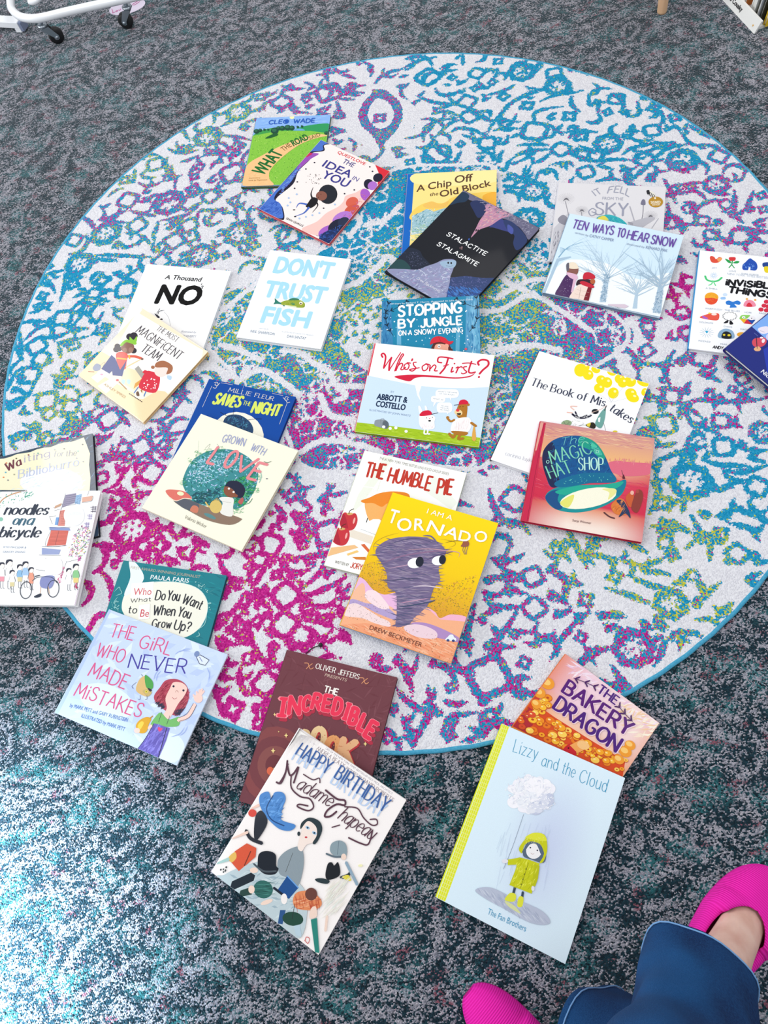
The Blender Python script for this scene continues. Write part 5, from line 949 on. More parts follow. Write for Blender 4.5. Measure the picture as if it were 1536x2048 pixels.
def art_mist(A):
    A.at(970, 690, 4.2667)
    y = '#f5e11a'
    for x, yy, a, b in ((815, 215, 54, 56), (850, 185, 44, 34), (945, 210, 40, 30), (880, 255, 46, 44), (1080, 235, 40, 26), (990, 300, 42, 42), (1040, 320, 46, 46), (975, 370, 46, 42), (1150, 290, 44, 42), (1240, 310, 50, 48), (1175, 320, 44, 44), (1095, 410, 46, 48), (1245, 415, 50, 46), (1260, 448, 56, 40), (1350, 320, 56, 32), (1360, 400, 26, 34)): A.e(x, yy, a, b, y, 20); A.e(x + a * .3, yy - b * .3, a * .25, b * .22, '#fbf6b0', 20)
    for x, yy in ((1095, 455), (1030, 370), (1175, 365), (1210, 455), (960, 410), (1060, 440)): A.l([(x, yy), (1075, 490)], .4, '#c8c8d0')
    A.k('The', 388, 340, 518, 382, 66, '#3b3f54', .15, .35, .1); A.k('Book', 556, 395, 742, 446, 66, '#3b3f54', .15, .35, .1); A.k('of', 784, 457, 858, 478, 66, '#3b3f54', .15, .35, .07); A.k('Mis', 900, 492, 1016, 524, 66, '#3b3f54', .15, .35, .1); A.k('takes', 1058, 557, 1238, 667, 70, '#3b3f54', .15, .35, .07)
    A.l([(745, 590), (790, 620), (860, 620), (905, 600)], 4.5, '#26263a'); A.l([(770, 570), (800, 620), (870, 600)], 3.4, '#26263a'); A.strokes(26, [(760, 580), (900, 600), (880, 635), (780, 630)], 6, .8, ['#f4f4f4'], 30, 10); A.l([(745, 580), (700, 575)], 2.6, '#f0c0b0'); A.l([(760, 555), (730, 525), (785, 525)], 2.4, '#f0c0b0'); A.e(940, 568, 30, 22, '#1c1c24'); A.l([(905, 580), (985, 550), (1040, 515)], 1.2, '#e8c8b8')
    A.s_([(940, 680), (960, 620), (1000, 560), (1030, 545), (1020, 640), (990, 710)], '#6fa49c'); A.p([(965, 625), (985, 615), (980, 660), (965, 655)], '#f4f4f4'); A.l([(1020, 560), (1035, 520)], 2, '#444'); A.s_([(860, 680), (920, 660), (945, 690), (930, 715), (880, 700)], '#2a241c'); A.s_([(865, 680), (900, 665), (890, 700)], '#e2cf48')
    A.s_([(655, 660), (700, 640), (740, 660), (720, 690), (660, 690)], '#90a880'); A.l([(670, 650), (690, 680), (720, 660)], .8, '#555'); A.l([(800, 690), (840, 680)], .8, '#555'); A.l([(1010, 660), (1030, 730)], .6, '#555'); A.e(1110, 738, 20, 8, '#e2d040'); A.strokes(16, [(680, 640), (860, 640), (860, 690), (680, 690)], 6, .5, ['#666', '#8a9a70'], 40, 60)
    A.k('corinna luyken', 170, 940, 430, 1012, 34, '#aaaab4', .07, .4, .05)


def hat_fn(u, v):
    a = mixc('#d09090', '#f0b878', min(1, v * 3.2)) if v < .31 else mixc('#f2d8a8', '#d8445c', min(1, (v - .31) * 5)) if v < .5 else mixc('#d8445c', '#d03450', (v - .5) * 4) if v < .78 else mixc('#e09070', '#f2e0d4', min(1, (v - .78) * 6))
    e = abs(u - .55) * 2
    return mixc(a, '#cc2a48', max(0, min(1, (e - .35) * 1.3)) * (0.9 if v > .35 else .15)) if u < .5 or v > .3 else a


def art_hat(A):
    A.at(970, 690, 4.2667)
    A.strokes(260, [(500, 680), (1440, 790), (1430, 900), (480, 800)], 26, 1.2, ['#d89890', '#e8b890', '#c88088', '#f0c8a0'], -4, 8)
    A.strokes(220, [(440, 920), (1420, 1040), (1380, 1400), (380, 1350)], 20, 1.2, ['#d83a5c', '#c83050', '#e85a6c', '#d04468'], -10, 20, 2)
    A.s_([(1050, 1010), (1120, 990), (1250, 1000), (1430, 1020), (1420, 1100), (1200, 1120), (1080, 1080)], '#dc6a80'); A.strokes(60, [(1060, 960), (1430, 1000), (1430, 1040), (1060, 1000)], 9, 1, ['#e48a90', '#d86a80'], 80, 30, 3)
    A.p([(470, 660), (520, 668), (370, 1510), (310, 1500)], '#c8284c'); A.p([(470, 660), (500, 665), (440, 900), (425, 900)], '#e0a090'); A.l([(505, 670), (430, 1090), (358, 1505)], .8, '#8c1834')
    A.s_([(515, 1310), (560, 1240), (700, 1200), (1000, 1190), (1130, 1170), (1200, 1150), (1195, 1220), (1140, 1300), (980, 1390), (780, 1430), (600, 1400)], '#1a8f94')
    A.s_([(515, 1310), (560, 1250), (640, 1240), (620, 1320), (660, 1390), (600, 1400)], '#1c4f84'); A.s_([(1130, 1180), (1200, 1150), (1195, 1220), (1140, 1290), (1120, 1260)], '#177a94')
    A.s_([(570, 1215), (520, 1120), (490, 1000), (500, 900), (570, 820), (680, 780), (820, 778), (940, 830), (1020, 940), (1070, 1060), (1110, 1165), (900, 1180), (700, 1195)], '#17548e')
    A.s_([(570, 1215), (520, 1120), (490, 1000), (500, 900), (570, 830), (600, 900), (600, 1050), (640, 1180)], '#22294e'); A.s_([(820, 780), (940, 830), (1020, 940), (1000, 980), (900, 900), (800, 850)], '#1f9a84'); A.s_([(900, 830), (960, 870), (1000, 940), (930, 920)], '#4cc0a0')
    A.strokes(300, [(560, 850), (820, 790), (960, 860), (1080, 1120), (600, 1180), (520, 1000)], 10, 1, ['#1f64a8', '#15467c', '#2080a0', '#1a3a6c'], 60, 50, 4)
    A.s_([(600, 1170), (800, 1100), (1000, 1090), (1090, 1100), (1110, 1170), (900, 1180), (650, 1215)], '#146a90'); A.dots(34, [(640, 1170), (800, 1110), (1080, 1110), (1100, 1160), (700, 1190)], .7, '#6cd0b8')
    A.s_([(600, 1250), (800, 1200), (1000, 1195), (1180, 1165), (1100, 1230), (900, 1225), (700, 1280)], '#23a890')
    A.e(880, 1308, 245, 82, '#f6f2dc', -11); A.s_([(640, 1350), (700, 1300), (760, 1280), (740, 1350), (700, 1390)], '#e2e070'); A.s_([(1000, 1230), (1100, 1225), (1120, 1260), (1050, 1320), (1060, 1260)], '#e8e494')
    c = '#7fd0b0'
    A.k('The', 640, 862, 838, 826, 62, '#7fd8c8', .05, slant=.5); A.k('MAGiC', 568, 1010, 915, 930, 108, c, .1, .5, .05, bounce=.05); A.k('HAT', 560, 1140, 745, 1085, 108, c, .1, .5, .05, bounce=.04); A.k('SHOP', 800, 1065, 1010, 1068, 104, '#b8e8d8', .1, .5, .04, bounce=.04)
    for x, yy in ((535, 998), (958, 910)): A.l([(x + 12 * math.cos(i), yy + 12 * math.sin(i)) for i in range(8)], 1.2, '#a8e0d0')
    A.t('Sonja Wimmer', 745, 1505, 905, 1530, 20, '#5a2a30', -.005)
    A.s_([(1075, 1370), (1140, 1310), (1190, 1330), (1220, 1400), (1200, 1450), (1110, 1440)], '#d87838'); A.s_([(1120, 1330), (1180, 1330), (1230, 1420), (1240, 1480), (1200, 1440), (1140, 1470), (1170, 1400)], '#2a3a5c'); A.s_([(1200, 1300), (1250, 1250), (1270, 1290), (1250, 1380), (1220, 1370)], '#c85c34'); A.s_([(1260, 1330), (1300, 1240), (1340, 1250), (1345, 1320), (1300, 1430), (1250, 1400)], '#8c3c34'); A.e(1255, 1262, 16, 18, '#e8b0a0'); A.e(1300, 1250, 14, 16, '#a84a40')
    A.l([(1015, 1430), (1060, 1465), (1105, 1480)], 3, '#5a3438'); A.l([(1180, 1120), (1165, 1070)], .8, '#444'); A.s_([(1172, 1140), (1180, 1105), (1195, 1140)], '#5c2434'); A.strokes(30, [(1080, 1390), (1180, 1320), (1200, 1440)], 12, .8, ['#a84c20', '#f0a058'], 65, 12)


def art_millie(A):
    A.at(270, 740, 4.3886)
    c = '#e9ddcc'
    A.l([(755, 112), (860, 130)], .8, c); A.l([(675, 140), (592, 325)], .8, c); A.l([(1205, 205), (1300, 225)], .8, c); A.l([(1335, 290), (1268, 475)], .8, c); A.l([(960, 125), (930, 225)], .4, '#cfd8ec')
    for x, y, s in ((715, 130, 1), (1330, 258, -1)):
        A.l([(x - 20 * s, y - 18), (x + 8 * s, y - 22), (x + 12 * s, y + 6), (x - 14 * s, y + 2), (x - 4 * s, y - 10)], 1.2, c); A.l([(x - 30 * s, y + 24), (x - 8 * s, y + 30), (x + 4 * s, y + 12), (x + 30 * s, y - 16)], 1.2, c)
    A.k('MILLIE', 818, 188, 1015, 228, 36, c, .13, .5, .09); A.k('FLEUR', 1048, 235, 1210, 270, 36, c, .13, .5, .09)
    y = '#d8e468'
    A.k('SAVES', 682, 290, 905, 330, 100, y, .22, .8, .05, slant=.16, bounce=.05); A.k('THE', 945, 305, 1012, 318, 38, y, .14, .6, .08); A.k('NIGHT', 1022, 368, 1255, 405, 98, y, .22, .8, .06, slant=.05, bounce=.04)
    A.e(900, 580, 232, 210, '#f0ecdc', 12); A.s_([(780, 440), (830, 395), (930, 400), (1020, 470), (1030, 560), (900, 620), (790, 500)], '#27466c'); A.strokes(120, [(790, 430), (900, 400), (1010, 470), (1000, 540), (820, 480)], 8, 1, ['#16283c', '#3c80a4', '#58a0b8', '#142032'], 60, 60)
    A.l([(870, 340), (855, 400), (800, 400), (750, 370)], .8, '#16202c'); A.l([(990, 440), (1060, 430), (1110, 430)], 1.2, '#16202c'); A.l([(800, 400), (790, 380)], .8, '#16202c')


def art_love(A):
    A.at(270, 740, 4.3886)
    P = [(420, 960), (500, 800), (650, 710), (850, 700), (1000, 770), (1075, 880), (1070, 1000), (1000, 1140), (900, 1220), (760, 1190), (520, 1180), (440, 1060)]
    A.s_(P, '#3f8a90')
    A.strokes(520, P, 8, 2.4, ['#2c6a7c', '#3f9a94', '#58b0b8', '#7cc4d0', '#2a7a60', '#a8d8e4', '#b4c8ec'], 20, 90)
    A.strokes(300, [(450, 950), (520, 800), (700, 730), (900, 740), (950, 850), (600, 1000)], 8, 1.8, ['#a8dcea', '#cfeaf4', '#8cc8dc', '#c8d0f0', '#6cb0c4'], 20, 70, 2)
    A.strokes(260, [(760, 1000), (1060, 900), (1050, 1050), (950, 1200), (800, 1170)], 12, 2, ['#2c8a50', '#3fa860', '#1f6a4c', '#5cb878'], 40, 60, 3); A.strokes(130, [(480, 1080), (740, 1040), (760, 1180), (540, 1180)], 12, 2, ['#1f4a5c', '#2a5a54', '#245068'], 20, 50, 5)
    for x, y in ((560, 740), (640, 720), (760, 690), (500, 800), (1070, 940), (1060, 1060), (430, 990), (920, 1230), (880, 1235)): A.strokes(14, [(x - 30, y - 26), (x + 30, y - 26), (x + 30, y + 26), (x - 30, y + 26)], 9, 1, ['#3f9a60', '#5cb87c'], 60, 60, int(x))
    A.s_([(340, 1150), (420, 1120), (600, 1190), (900, 1290), (930, 1320), (830, 1360), (640, 1320), (480, 1240)], '#8c7464'); A.s_([(330, 1130), (400, 1120), (560, 1180), (520, 1240), (420, 1210)], '#5a5e68')
    A.s_([(270, 1060), (330, 1050), (440, 1070), (500, 1130), (420, 1130), (360, 1150), (300, 1110)], '#dc7468'); A.e(400, 1085, 30, 18, '#e8ecc0', 10); A.l([(300, 1115), (360, 1150), (430, 1128), (500, 1135)], 1.6, '#f0e4cc')
    A.s_([(510, 1190), (555, 1205), (545, 1255), (485, 1235)], '#cc7c64'); A.s_([(610, 1258), (660, 1265), (710, 1300), (690, 1312), (620, 1280)], '#5c8a8c'); A.l([(740, 1110), (700, 1050)], .1, '#333')
    # child with a watering can
    A.s_([(740, 1125), (800, 1115), (865, 1130), (862, 1200), (850, 1285), (750, 1255), (770, 1170)], '#e9e7e0'); A.l([(735, 1145), (800, 1160), (845, 1165)], .6, '#98948c'); A.s_([(780, 1050), (800, 1010), (870, 1010), (900, 1060), (880, 1110), (830, 1118), (790, 1090)], '#8a5440'); A.s_([(790, 1020), (830, 975), (910, 980), (965, 1040), (950, 1110), (900, 1120), (870, 1060), (820, 1025)], '#262a40'); A.e(885, 1105, 18, 14, '#8a5440'); A.e(825, 1042, 10, 9, '#f0e8e0'); A.e(866, 1072, 10, 9, '#f0e8e0')
    A.e(710, 1200, 54, 58, '#d8bc6c'); A.l([(665, 1210), (640, 1190), (620, 1160)], 3, '#d8bc6c'); A.l([(690, 1150), (720, 1130), (740, 1150)], 1.6, '#b89a50'); A.s_([(905, 1160), (940, 1120), (955, 1140), (935, 1180)], '#b8605c'); A.l([(950, 1180), (1000, 1170), (1030, 1130)], 1.4, '#2f7a58'); A.l([(1085, 860), (1110, 930), (1090, 990)], 1.6, '#8cc0b0')
    for s, p in (('GROWN', (762, 628, 955, 668, 70)), ('WITH', (1012, 700, 1125, 750, 66))): A.k(s, *p, '#9aa0c8', .1, bounce=.05)
    for s, p in (('L', (630, 815, 690, 828, 165)), ('O', (765, 852, 840, 862, 165)), ('V', (850, 880, 1000, 910, 150)), ('E', (985, 950, 1060, 970, 165))): A.k(s, *p, '#e58a90', .15, slant=.25)
    A.l([(1130, 800), (1160, 815), (1200, 800)], 1.6, '#7c8a70', 'b'); A.l([(1140, 820), (1185, 825)], 1.4, '#c0705c', 'b'); A.e(1158, 955, 9, 4, '#667')
    A.l([(615, 690), (660, 650), (640, 700)], .5, '#6a8a80'); A.l([(720, 650), (740, 680), (720, 700)], .5, '#6a8a80'); A.l([(560, 620), (555, 700), (560, 780)], .4, '#a8c4b8')
    A.k('Valeria Wicker', 435, 1300, 620, 1388, 30, '#7a7468', .1, .4, .05)


def art_bib(A):
    A.at(0, 850, 5.25)
    A.strokes(170, [(-400, 440), (0, 340), (400, 250), (970, 90), (985, 400), (1010, 690), (900, 690), (-400, 690)], 22, 3.6, ['#34506c', '#5c7a98', '#7c98b4', '#24384e'], 40, 60)
    g = random.Random(2)
    top = [(-450 + i * 70, 470 - i * 17.5 + 8 * math.sin(i * 1.9)) for i in range(20)]
    A.p(top + [(945, 300), (935, 420), (950, 560), (940, 700), (-450, 760)], '#ece6c4')
    A.e(540, 600, 330, 150, '#f4f6f8'); A.strokes(140, [(120, 680), (300, 520), (620, 460), (880, 520), (860, 680)], 16, 2, ['#dce8f4', '#eef4f8', '#c8dcf0', '#f4e4ec'], 10, 30); A.e(730, 605, 70, 40, '#e6d8ea')
    A.k('Wa', 75, 485, 225, 415, 84, '#6a2f3c', .2, .5, .08); A.k('iting', 255, 392, 520, 330, 72, '#a8a4bc', .13, .5, .08); A.k('for', 565, 335, 665, 325, 56, '#a8a8b8', .12, .4, .06); A.k('the', 690, 330, 800, 320, 58, '#9a98a8', .12, .4, .06); A.k('Biblioburro', 195, 560, 825, 425, 84, '#b9c0d8', .14, .4, .08)
    for x, y, c in ((68, 400, '#d87a48'), (60, 498, '#58a8c0'), (38, 550, '#e0783c'), (172, 352, '#6a6a48'), (300, 315, '#8a3c3c'), (85, 580, '#888'), (150, 520, '#a8a890'), (400, 298, '#78b0a8'), (575, 260, '#bbb'), (675, 250, '#888'), (820, 275, '#9cc'), (868, 205, '#777'), (875, 385, '#a8a8a8'), (805, 350, '#aab')): A.e(x, y, 9, 7, c)


def art_nood(A):
    A.at(0, 850, 5.25)
    k = '#39404e'
    A.l([(-200, 860), (-50, 860), (30, 780), (120, 730), (220, 700)], 3.6, '#c49a78'); A.strokes(60, [(-160, 800), (0, 700), (370, 700), (330, 760), (200, 800), (-100, 900)], 6, 2.2, ['#4a9a84', '#68b498', '#8cc4a8'], 40, 60); A.strokes(24, [(250, 700), (370, 695), (340, 750), (260, 760)], 6, 2.2, ['#4a9a84', '#68b498'], 40, 60, 4); A.e(10, 990, 24, 22, '#8cc0ac')
    for s, p in (('noodles', (45, 938, 490, 940, 106)), ('on', (130, 1045, 245, 1050, 102)), ('a', (278, 1045, 335, 1047, 102)), ('bicycle', (-10, 1175, 405, 1178, 108))): A.k(s, *p, k if s != 'on' and s != 'a' else '#46697c', .24, .28, .05, slant=.18, gap=1.9)
    A.t('KYO MACLEAR &', 35, 1292, 275, 1296, 22, '#8294ac', -.005); A.t('GRACEY ZHANG', 28, 1342, 262, 1344, 22, '#8294ac', -.005)
    # street of houses, flowers and people
    A.p([(690, 735), (800, 715), (800, 780), (780, 820), (650, 870), (660, 830)], '#9a94ac')
    for i in range(6): A.l([(690 - i * 5, 745 + i * 22), (800, 730 + i * 20)], .5, k)
    A.p([(630, 900), (690, 890), (680, 1060), (610, 1060)], '#d88a80'); A.p([(540, 1100), (720, 1110), (690, 1260), (490, 1270)], '#dc7468'); A.p([(520, 1070), (730, 1080), (740, 1110), (520, 1105)], '#8a98c8'); A.p([(440, 1290), (640, 1310), (620, 1360), (440, 1360)], '#98a4cc'); A.p([(590, 970), (625, 970), (610, 1050), (575, 1050)], '#7aa4d8')
    for i in range(11): A.l([(545 - i * 5, 1110 + i * 15), (718 - i * 3, 1118 + i * 13)], .5, '#8c4038')
    for i in range(8): A.l([(640, 910 + i * 18), (686, 905 + i * 18)], .4, '#8c4038')
    for P in ([(690, 720), (640, 900), (600, 1060)], [(510, 1080), (740, 1072)], [(540, 1100), (480, 1270), (700, 1265)], [(440, 1275), (690, 1270)], [(410, 1365), (640, 1370)], [(560, 870), (660, 830)], [(570, 900), (650, 880)], [(520, 960), (550, 1040)], [(520, 960), (590, 955)], [(860, 780), (970, 745), (960, 800), (860, 815)], [(900, 690), (935, 680), (920, 740)], [(620, 1110), (580, 1260)], [(480, 1400), (500, 1440)], [(380, 1520), (560, 1540)], [(700, 1440), (860, 1400)], [(640, 1600), (700, 1430)]): A.l(P, .6, k)
    A.p([(865, 760), (975, 745), (965, 795), (862, 812)], '#e0b09c'); A.p([(800, 740), (860, 725), (840, 835), (785, 825)], '#9cbcdc'); A.strokes(24, [(800, 740), (860, 725), (840, 835), (785, 825)], 6, .5, ['#2a4a80', '#4a70b0'], 45, 70); A.p([(580, 850), (650, 820), (640, 850), (570, 880)], '#c8a084')
    A.strokes(230, [(780, 1150), (850, 1060), (960, 1080), (950, 1180), (880, 1380), (720, 1390), (720, 1300)], 5, 1.8, ['#d87ab0', '#e8d070', '#7cb070', '#c858a0', '#4a4a58', '#9070b8', '#e8a0c0', '#5c9a70'], 45, 90); A.strokes(50, [(640, 1500), (680, 1480), (640, 1660), (600, 1640)], 5, 1.2, ['#e07aa8', '#d04880'], 60, 50, 3); A.strokes(30, [(790, 1600), (810, 1600), (810, 1720), (785, 1720)], 6, 1.6, ['#c83468'], 45, 60, 4); A.strokes(20, [(820, 1390), (850, 1380), (845, 1440), (820, 1440)], 5, 1.5, ['#c858a0'], 45, 70, 6)
    A.e(780, 950, 110, 112, '#eef0f4', 0); A.k('CALDECOTT', 715, 965, 850, 955, 26, '#dfe2ea', .1, arc=20)
    for i, (x, y, s) in enumerate(((985, 885, 34), (945, 965, 28), (915, 1050, 28))):
        for a, b in (((-1, .6), (1, .7)), ((-.8, 0), (.9, .1)), ((-.9, -.7), (.8, -.7)), ((-.2, 1), (-.3, -1)), ((.5, .9), (.4, -1))): A.l([(x + a[0] * s, y - a[1] * s), (x + b[0] * s, y - b[1] * s)], 1.4 if i == 0 else 1, '#4a3858' if i == 0 else '#8a7ab0')
    def kid(x, y, s, top, low):
        A.s_([(x - 20 * s, y + 60 * s), (x + 20 * s, y + 60 * s), (x + 26 * s, y + 130 * s), (x - 28 * s, y + 130 * s)], top); A.p([(x - 26 * s, y + 128 * s), (x + 24 * s, y + 128 * s), (x + 22 * s, y + 175 * s), (x - 24 * s, y + 175 * s)], low); A.e(x, y + 30 * s, 24 * s, 26 * s, '#fbeee6'); A.s_([(x - 28 * s, y + 40 * s), (x - 24 * s, y), (x + 16 * s, y - 6 * s), (x + 28 * s, y + 14 * s), (x, y + 10 * s)], '#3a3e4c')
        for d in (-12, 12): A.l([(x + d * s, y + 175 * s), (x + d * s, y + 235 * s), (x + (d + 14) * s, y + 242 * s)], .8, k)
        A.l([(x - 24 * s, y + 66 * s), (x - 40 * s, y + 120 * s)], .6, k); A.l([(x + 24 * s, y + 66 * s), (x + 36 * s, y + 120 * s)], .6, k)
    for a in ((20, 1450, 1.1, '#f6f6f6', '#e89aa8'), (100, 1420, 1.25, '#fafafa', '#f4f4f4'), (130, 1530, .95, '#fafafa', '#dccfa0'), (210, 1470, 1.0, '#8cb8dc', '#dccfa0'), (270, 1440, 1.1, '#a4c4e4', '#f4f0f0'), (330, 1500, .95, '#e8a088', '#e8a088'), (725, 1510, .95, '#fafafa', '#f0f0f0'), (800, 1465, 1.1, '#90c890', '#e8d088')): kid(*a)
    A.s_([(440, 1600), (570, 1590), (540, 1710), (430, 1700)], '#8a90c0'); A.s_([(490, 1400), (640, 1410), (640, 1560), (480, 1540)], '#fbfbfb')
    for x, y in ((275, 1735), (562, 1720)): A.l([(x + 62 * math.cos(i * .42 + .3) + 8 * math.sin(i * .42), y + 88 * math.sin(i * .42 + .3) * .98 - 20 * math.cos(i * .42 + .3)) for i in range(16)], 1.7, k)
    A.l([(340, 1640), (400, 1600), (540, 1600), (600, 1660)], 1.2, k); A.l([(370, 1590), (420, 1580)], 2, k); A.l([(430, 1700), (420, 1780), (380, 1800)], 1.4, '#caa890'); A.l([(510, 1700), (520, 1770)], 1.4, '#caa890'); A.s_([(360, 1800), (430, 1770), (430, 1800), (380, 1815)], k)
    A.p([(1010, 960), (1045, 745), (1052, 750), (960, 1300), (815, 1898), (785, 1898)], '#9a4f94')


def art_pie(A):
    A.at(630, 890, 4.042)
    A.p([(560, 90), (640, 100), (380, 480), (290, 560), (350, 400)], '#eef0e2'); A.p([(880, 370), (960, 240), (1160, 470), (1100, 520)], '#eff1e6'); A.l([(330, 330), (520, 350)], 1.4, '#fff'); A.l([(590, 110), (500, 380)], 1.4, '#e9ebdf'); A.strokes(30, [(400, 420), (560, 260), (560, 400)], 9, .5, ['#dfe3cc', '#e4e8d4'], 50, 60)
    A.t('THE #1 NEW YORK TIMES BESTSELLING FOOD GROUP SERIES', 518, 115, 1078, 245, 22, '#6a6458', -.002)
    r = '#c23a2c'
    A.k('THE', 402, 250, 545, 275, 118, r, .15, bounce=.04); A.k('HUMBLE', 585, 292, 925, 362, 112, r, .15, bounce=.06); A.k('PIE', 985, 390, 1100, 405, 122, r, .15, bounce=.04)
    A.s_([(405, 460), (480, 440), (700, 470), (760, 700), (560, 660), (470, 650), (420, 570)], '#f2b268'); A.s_([(372, 450), (440, 425), (520, 390), (640, 375), (760, 400), (740, 500), (600, 470), (540, 500), (470, 470), (400, 470)], '#ec8a2c')
    A.l([(425, 590), (410, 650)], 1.6, '#222'); A.e(410, 655, 9, 6, '#222'); A.p([(470, 600), (520, 600), (640, 700), (600, 760), (330, 670)], '#fdfdfa'); A.p([(290, 680), (470, 740), (450, 800), (270, 740)], '#eadfcf'); A.l([(370, 680), (500, 730)], .6, '#8a9aa8')
    for x, y in ((268, 620), (205, 742)):
        A.s_([(x - 70, y - 30), (x - 30, y - 75), (x + 10, y - 62), (x + 60, y - 66), (x + 76, y - 10), (x + 50, y + 55), (x, y + 72), (x - 60, y + 40)], '#c93840'); A.s_([(x - 66, y - 20), (x - 30, y - 60), (x, y + 60), (x - 55, y + 36)], '#b02a3c'); A.e(x + 48, y - 8, 8, 26, '#f0b0a8', 15); A.s_([(x - 12, y - 66), (x + 20, y - 74), (x + 40, y - 62), (x + 6, y - 52)], '#d8b070'); A.l([(x + 6, y - 62), (x + 14, y - 88), (x + 46, y - 104)], 1.6, '#4a3424')
    A.p([(130, 830), (320, 808), (350, 830), (100, 900)], '#f0c088'); A.p([(255, 880), (340, 850), (355, 865), (265, 895)], '#f2c878'); A.p([(300, 905), (410, 905), (410, 930), (330, 925)], '#d88438'); A.p([(370, 805), (400, 800), (450, 860), (440, 880)], '#d8683c')
    A.t('WRITTEN BY', 158, 955, 270, 982, 26, '#5a5048', .0); A.k('JORY', 285, 990, 375, 1010, 44, '#c8402c', .13)


def torn_fn(u, v):
    return mixc('#fbd912', '#f2c418', v * 1.6) if v < .5 else mixc('#f2c418', '#d99a34', min(1, (v - .5) * 4))


def art_torn(A):
    A.at(630, 890, 4.042)
    A.dots(420, [(390, 950), (560, 940), (600, 1200), (420, 1180), (330, 1100)], .8, ['#b08830', '#d8a038', '#8c8438', '#e0a050'], 2); A.dots(520, [(960, 1150), (1300, 1050), (1230, 1390), (1000, 1400), (900, 1320)], .8, ['#a88838', '#d89c38', '#8c8438', '#e8a850'], 3)
    A.s_([(300, 1220), (345, 1080), (400, 1090), (470, 1170), (560, 1210), (660, 1200), (680, 1320), (500, 1320)], '#eab8dc'); A.s_([(280, 1240), (360, 1130), (400, 1130), (430, 1250), (620, 1310), (660, 1400), (300, 1350)], '#f4bc9c'); A.s_([(900, 1320), (970, 1350), (1010, 1400), (1100, 1370), (1230, 1395), (1200, 1480), (1000, 1500), (860, 1400)], '#f2b4cc')
    A.p([(190, 1460), (270, 1300), (480, 1320), (640, 1420), (830, 1360), (900, 1310), (1010, 1410), (1220, 1430), (1100, 1790)], '#f4b088'); A.s_([(270, 1290), (300, 1245), (420, 1280), (560, 1300), (660, 1380), (660, 1420), (500, 1360), (380, 1300)], '#b4a0cc'); A.s_([(780, 1440), (900, 1440), (1060, 1500), (1180, 1570), (1160, 1600), (980, 1560), (820, 1500)], '#b08cc0')
    A.p([(190, 1460), (400, 1440), (640, 1460), (900, 1540), (1170, 1600), (1100, 1790)], '#f0a078'); A.strokes(160, [(230, 1450), (640, 1470), (1150, 1610), (1100, 1760), (300, 1480)], 20, 2.4, ['#f4b08c', '#ec986c', '#f6bc98', '#e88c64'], -10, 12)
    A.s_([(240, 1380), (250, 1310), (330, 1280), (440, 1340), (520, 1390), (600, 1430), (600, 1470), (480, 1440), (380, 1400)], '#f2d8d8'); A.s_([(410, 1240), (420, 1180), (490, 1180), (560, 1250), (600, 1320), (520, 1320)], '#f6dce0'); A.s_([(720, 1490), (760, 1450), (880, 1460), (980, 1510), (970, 1565), (820, 1550)], '#eccfd8')
    A.dots(170, [(250, 1300), (420, 1200), (600, 1330), (600, 1460), (260, 1400)], .5, ['#554', '#8a6a60', '#caa'], 5); A.dots(150, [(230, 1470), (640, 1440), (1150, 1590), (1100, 1760)], .5, ['#7a4a38', '#553', '#c87858'], 6)
    # the twister
    T = [(490, 880), (510, 820), (600, 765), (740, 742), (900, 750), (1010, 800), (1060, 870), (1010, 930), (1000, 1020), (1010, 1090), (960, 1160), (930, 1250), (900, 1310), (800, 1400), (760, 1450), (655, 1470), (660, 1380), (655, 1200), (590, 1150), (580, 1040), (540, 960)]
    A.s_(T, '#77698c'); A.strokes(420, T, 30, 2.2, ['#6a5f84', '#857898', '#94869c', '#5c5a7c', '#9a8ca8', '#7c6c8c'], 12, 16)
    for P, w, c in (([(600, 800), (800, 755), (980, 800)], 2, '#5a5478'), ([(540, 960), (700, 900), (960, 860), (1120, 860)], 3, '#8c6c8c'), ([(900, 930), (1000, 890), (1120, 862)], 2.6, '#5c4c70'), ([(600, 1100), (760, 1080), (860, 1080)], 2, '#4c4c68'), ([(790, 1145), (900, 1140), (1040, 1160)], 2, '#e8d8e0'), ([(660, 1310), (760, 1300), (930, 1270), (975, 1250)], 2.4, '#44506c'), ([(650, 1330), (740, 1320), (790, 1322)], 1.4, '#3c4460'), ([(680, 1280), (800, 1260), (920, 1240)], 1.8, '#c898b0'), ([(590, 1000), (750, 970), (800, 960)], 1.6, '#c8a0b8'), ([(740, 850), (900, 840), (1020, 850), (1160, 870), (1160, 910)], 1.6, '#d0a0a8'), ([(870, 735), (940, 740), (1000, 810)], 3, '#6a6490'), ([(480, 870), (480, 800), (560, 745), (680, 710)], .5, '#6a5040'), ([(450, 920), (490, 880)], .5, '#6a5040'), ([(1000, 760), (1120, 780), (1130, 810), (1080, 830)], .5, '#6a5040'), ([(1050, 790), (1140, 775), (1200, 780)], 1, '#5a4030'), ([(560, 1170), (600, 1150)], 1.4, '#8a7ca0'), ([(1000, 1040), (1060, 1045)], .8, '#8a7a70'), ([(960, 990), (1060, 960)], 1, '#8a7080')): A.l(P, w, c, 'b')
    A.s_([(1190, 800), (1210, 765), (1240, 780), (1245, 810), (1215, 825), (1180, 820)], '#9a5c44')
    for d in (0, 18, 36): A.l([(1205 + d, 810), (1195 + d * .9, 850), (1210 + d * .4, 885)], 1, '#7a5c70')
    A.e(810, 955, 62, 42, '#fafafa', -10); A.e(846, 945, 32, 42, '#262a38', 10); A.e(1000, 935, 56, 38, '#fafafa', -10); A.e(1030, 928, 28, 38, '#262a38', 10)
    A.t('I AM A', 902, 552, 1105, 612, 42, '#fffdf2', .0)
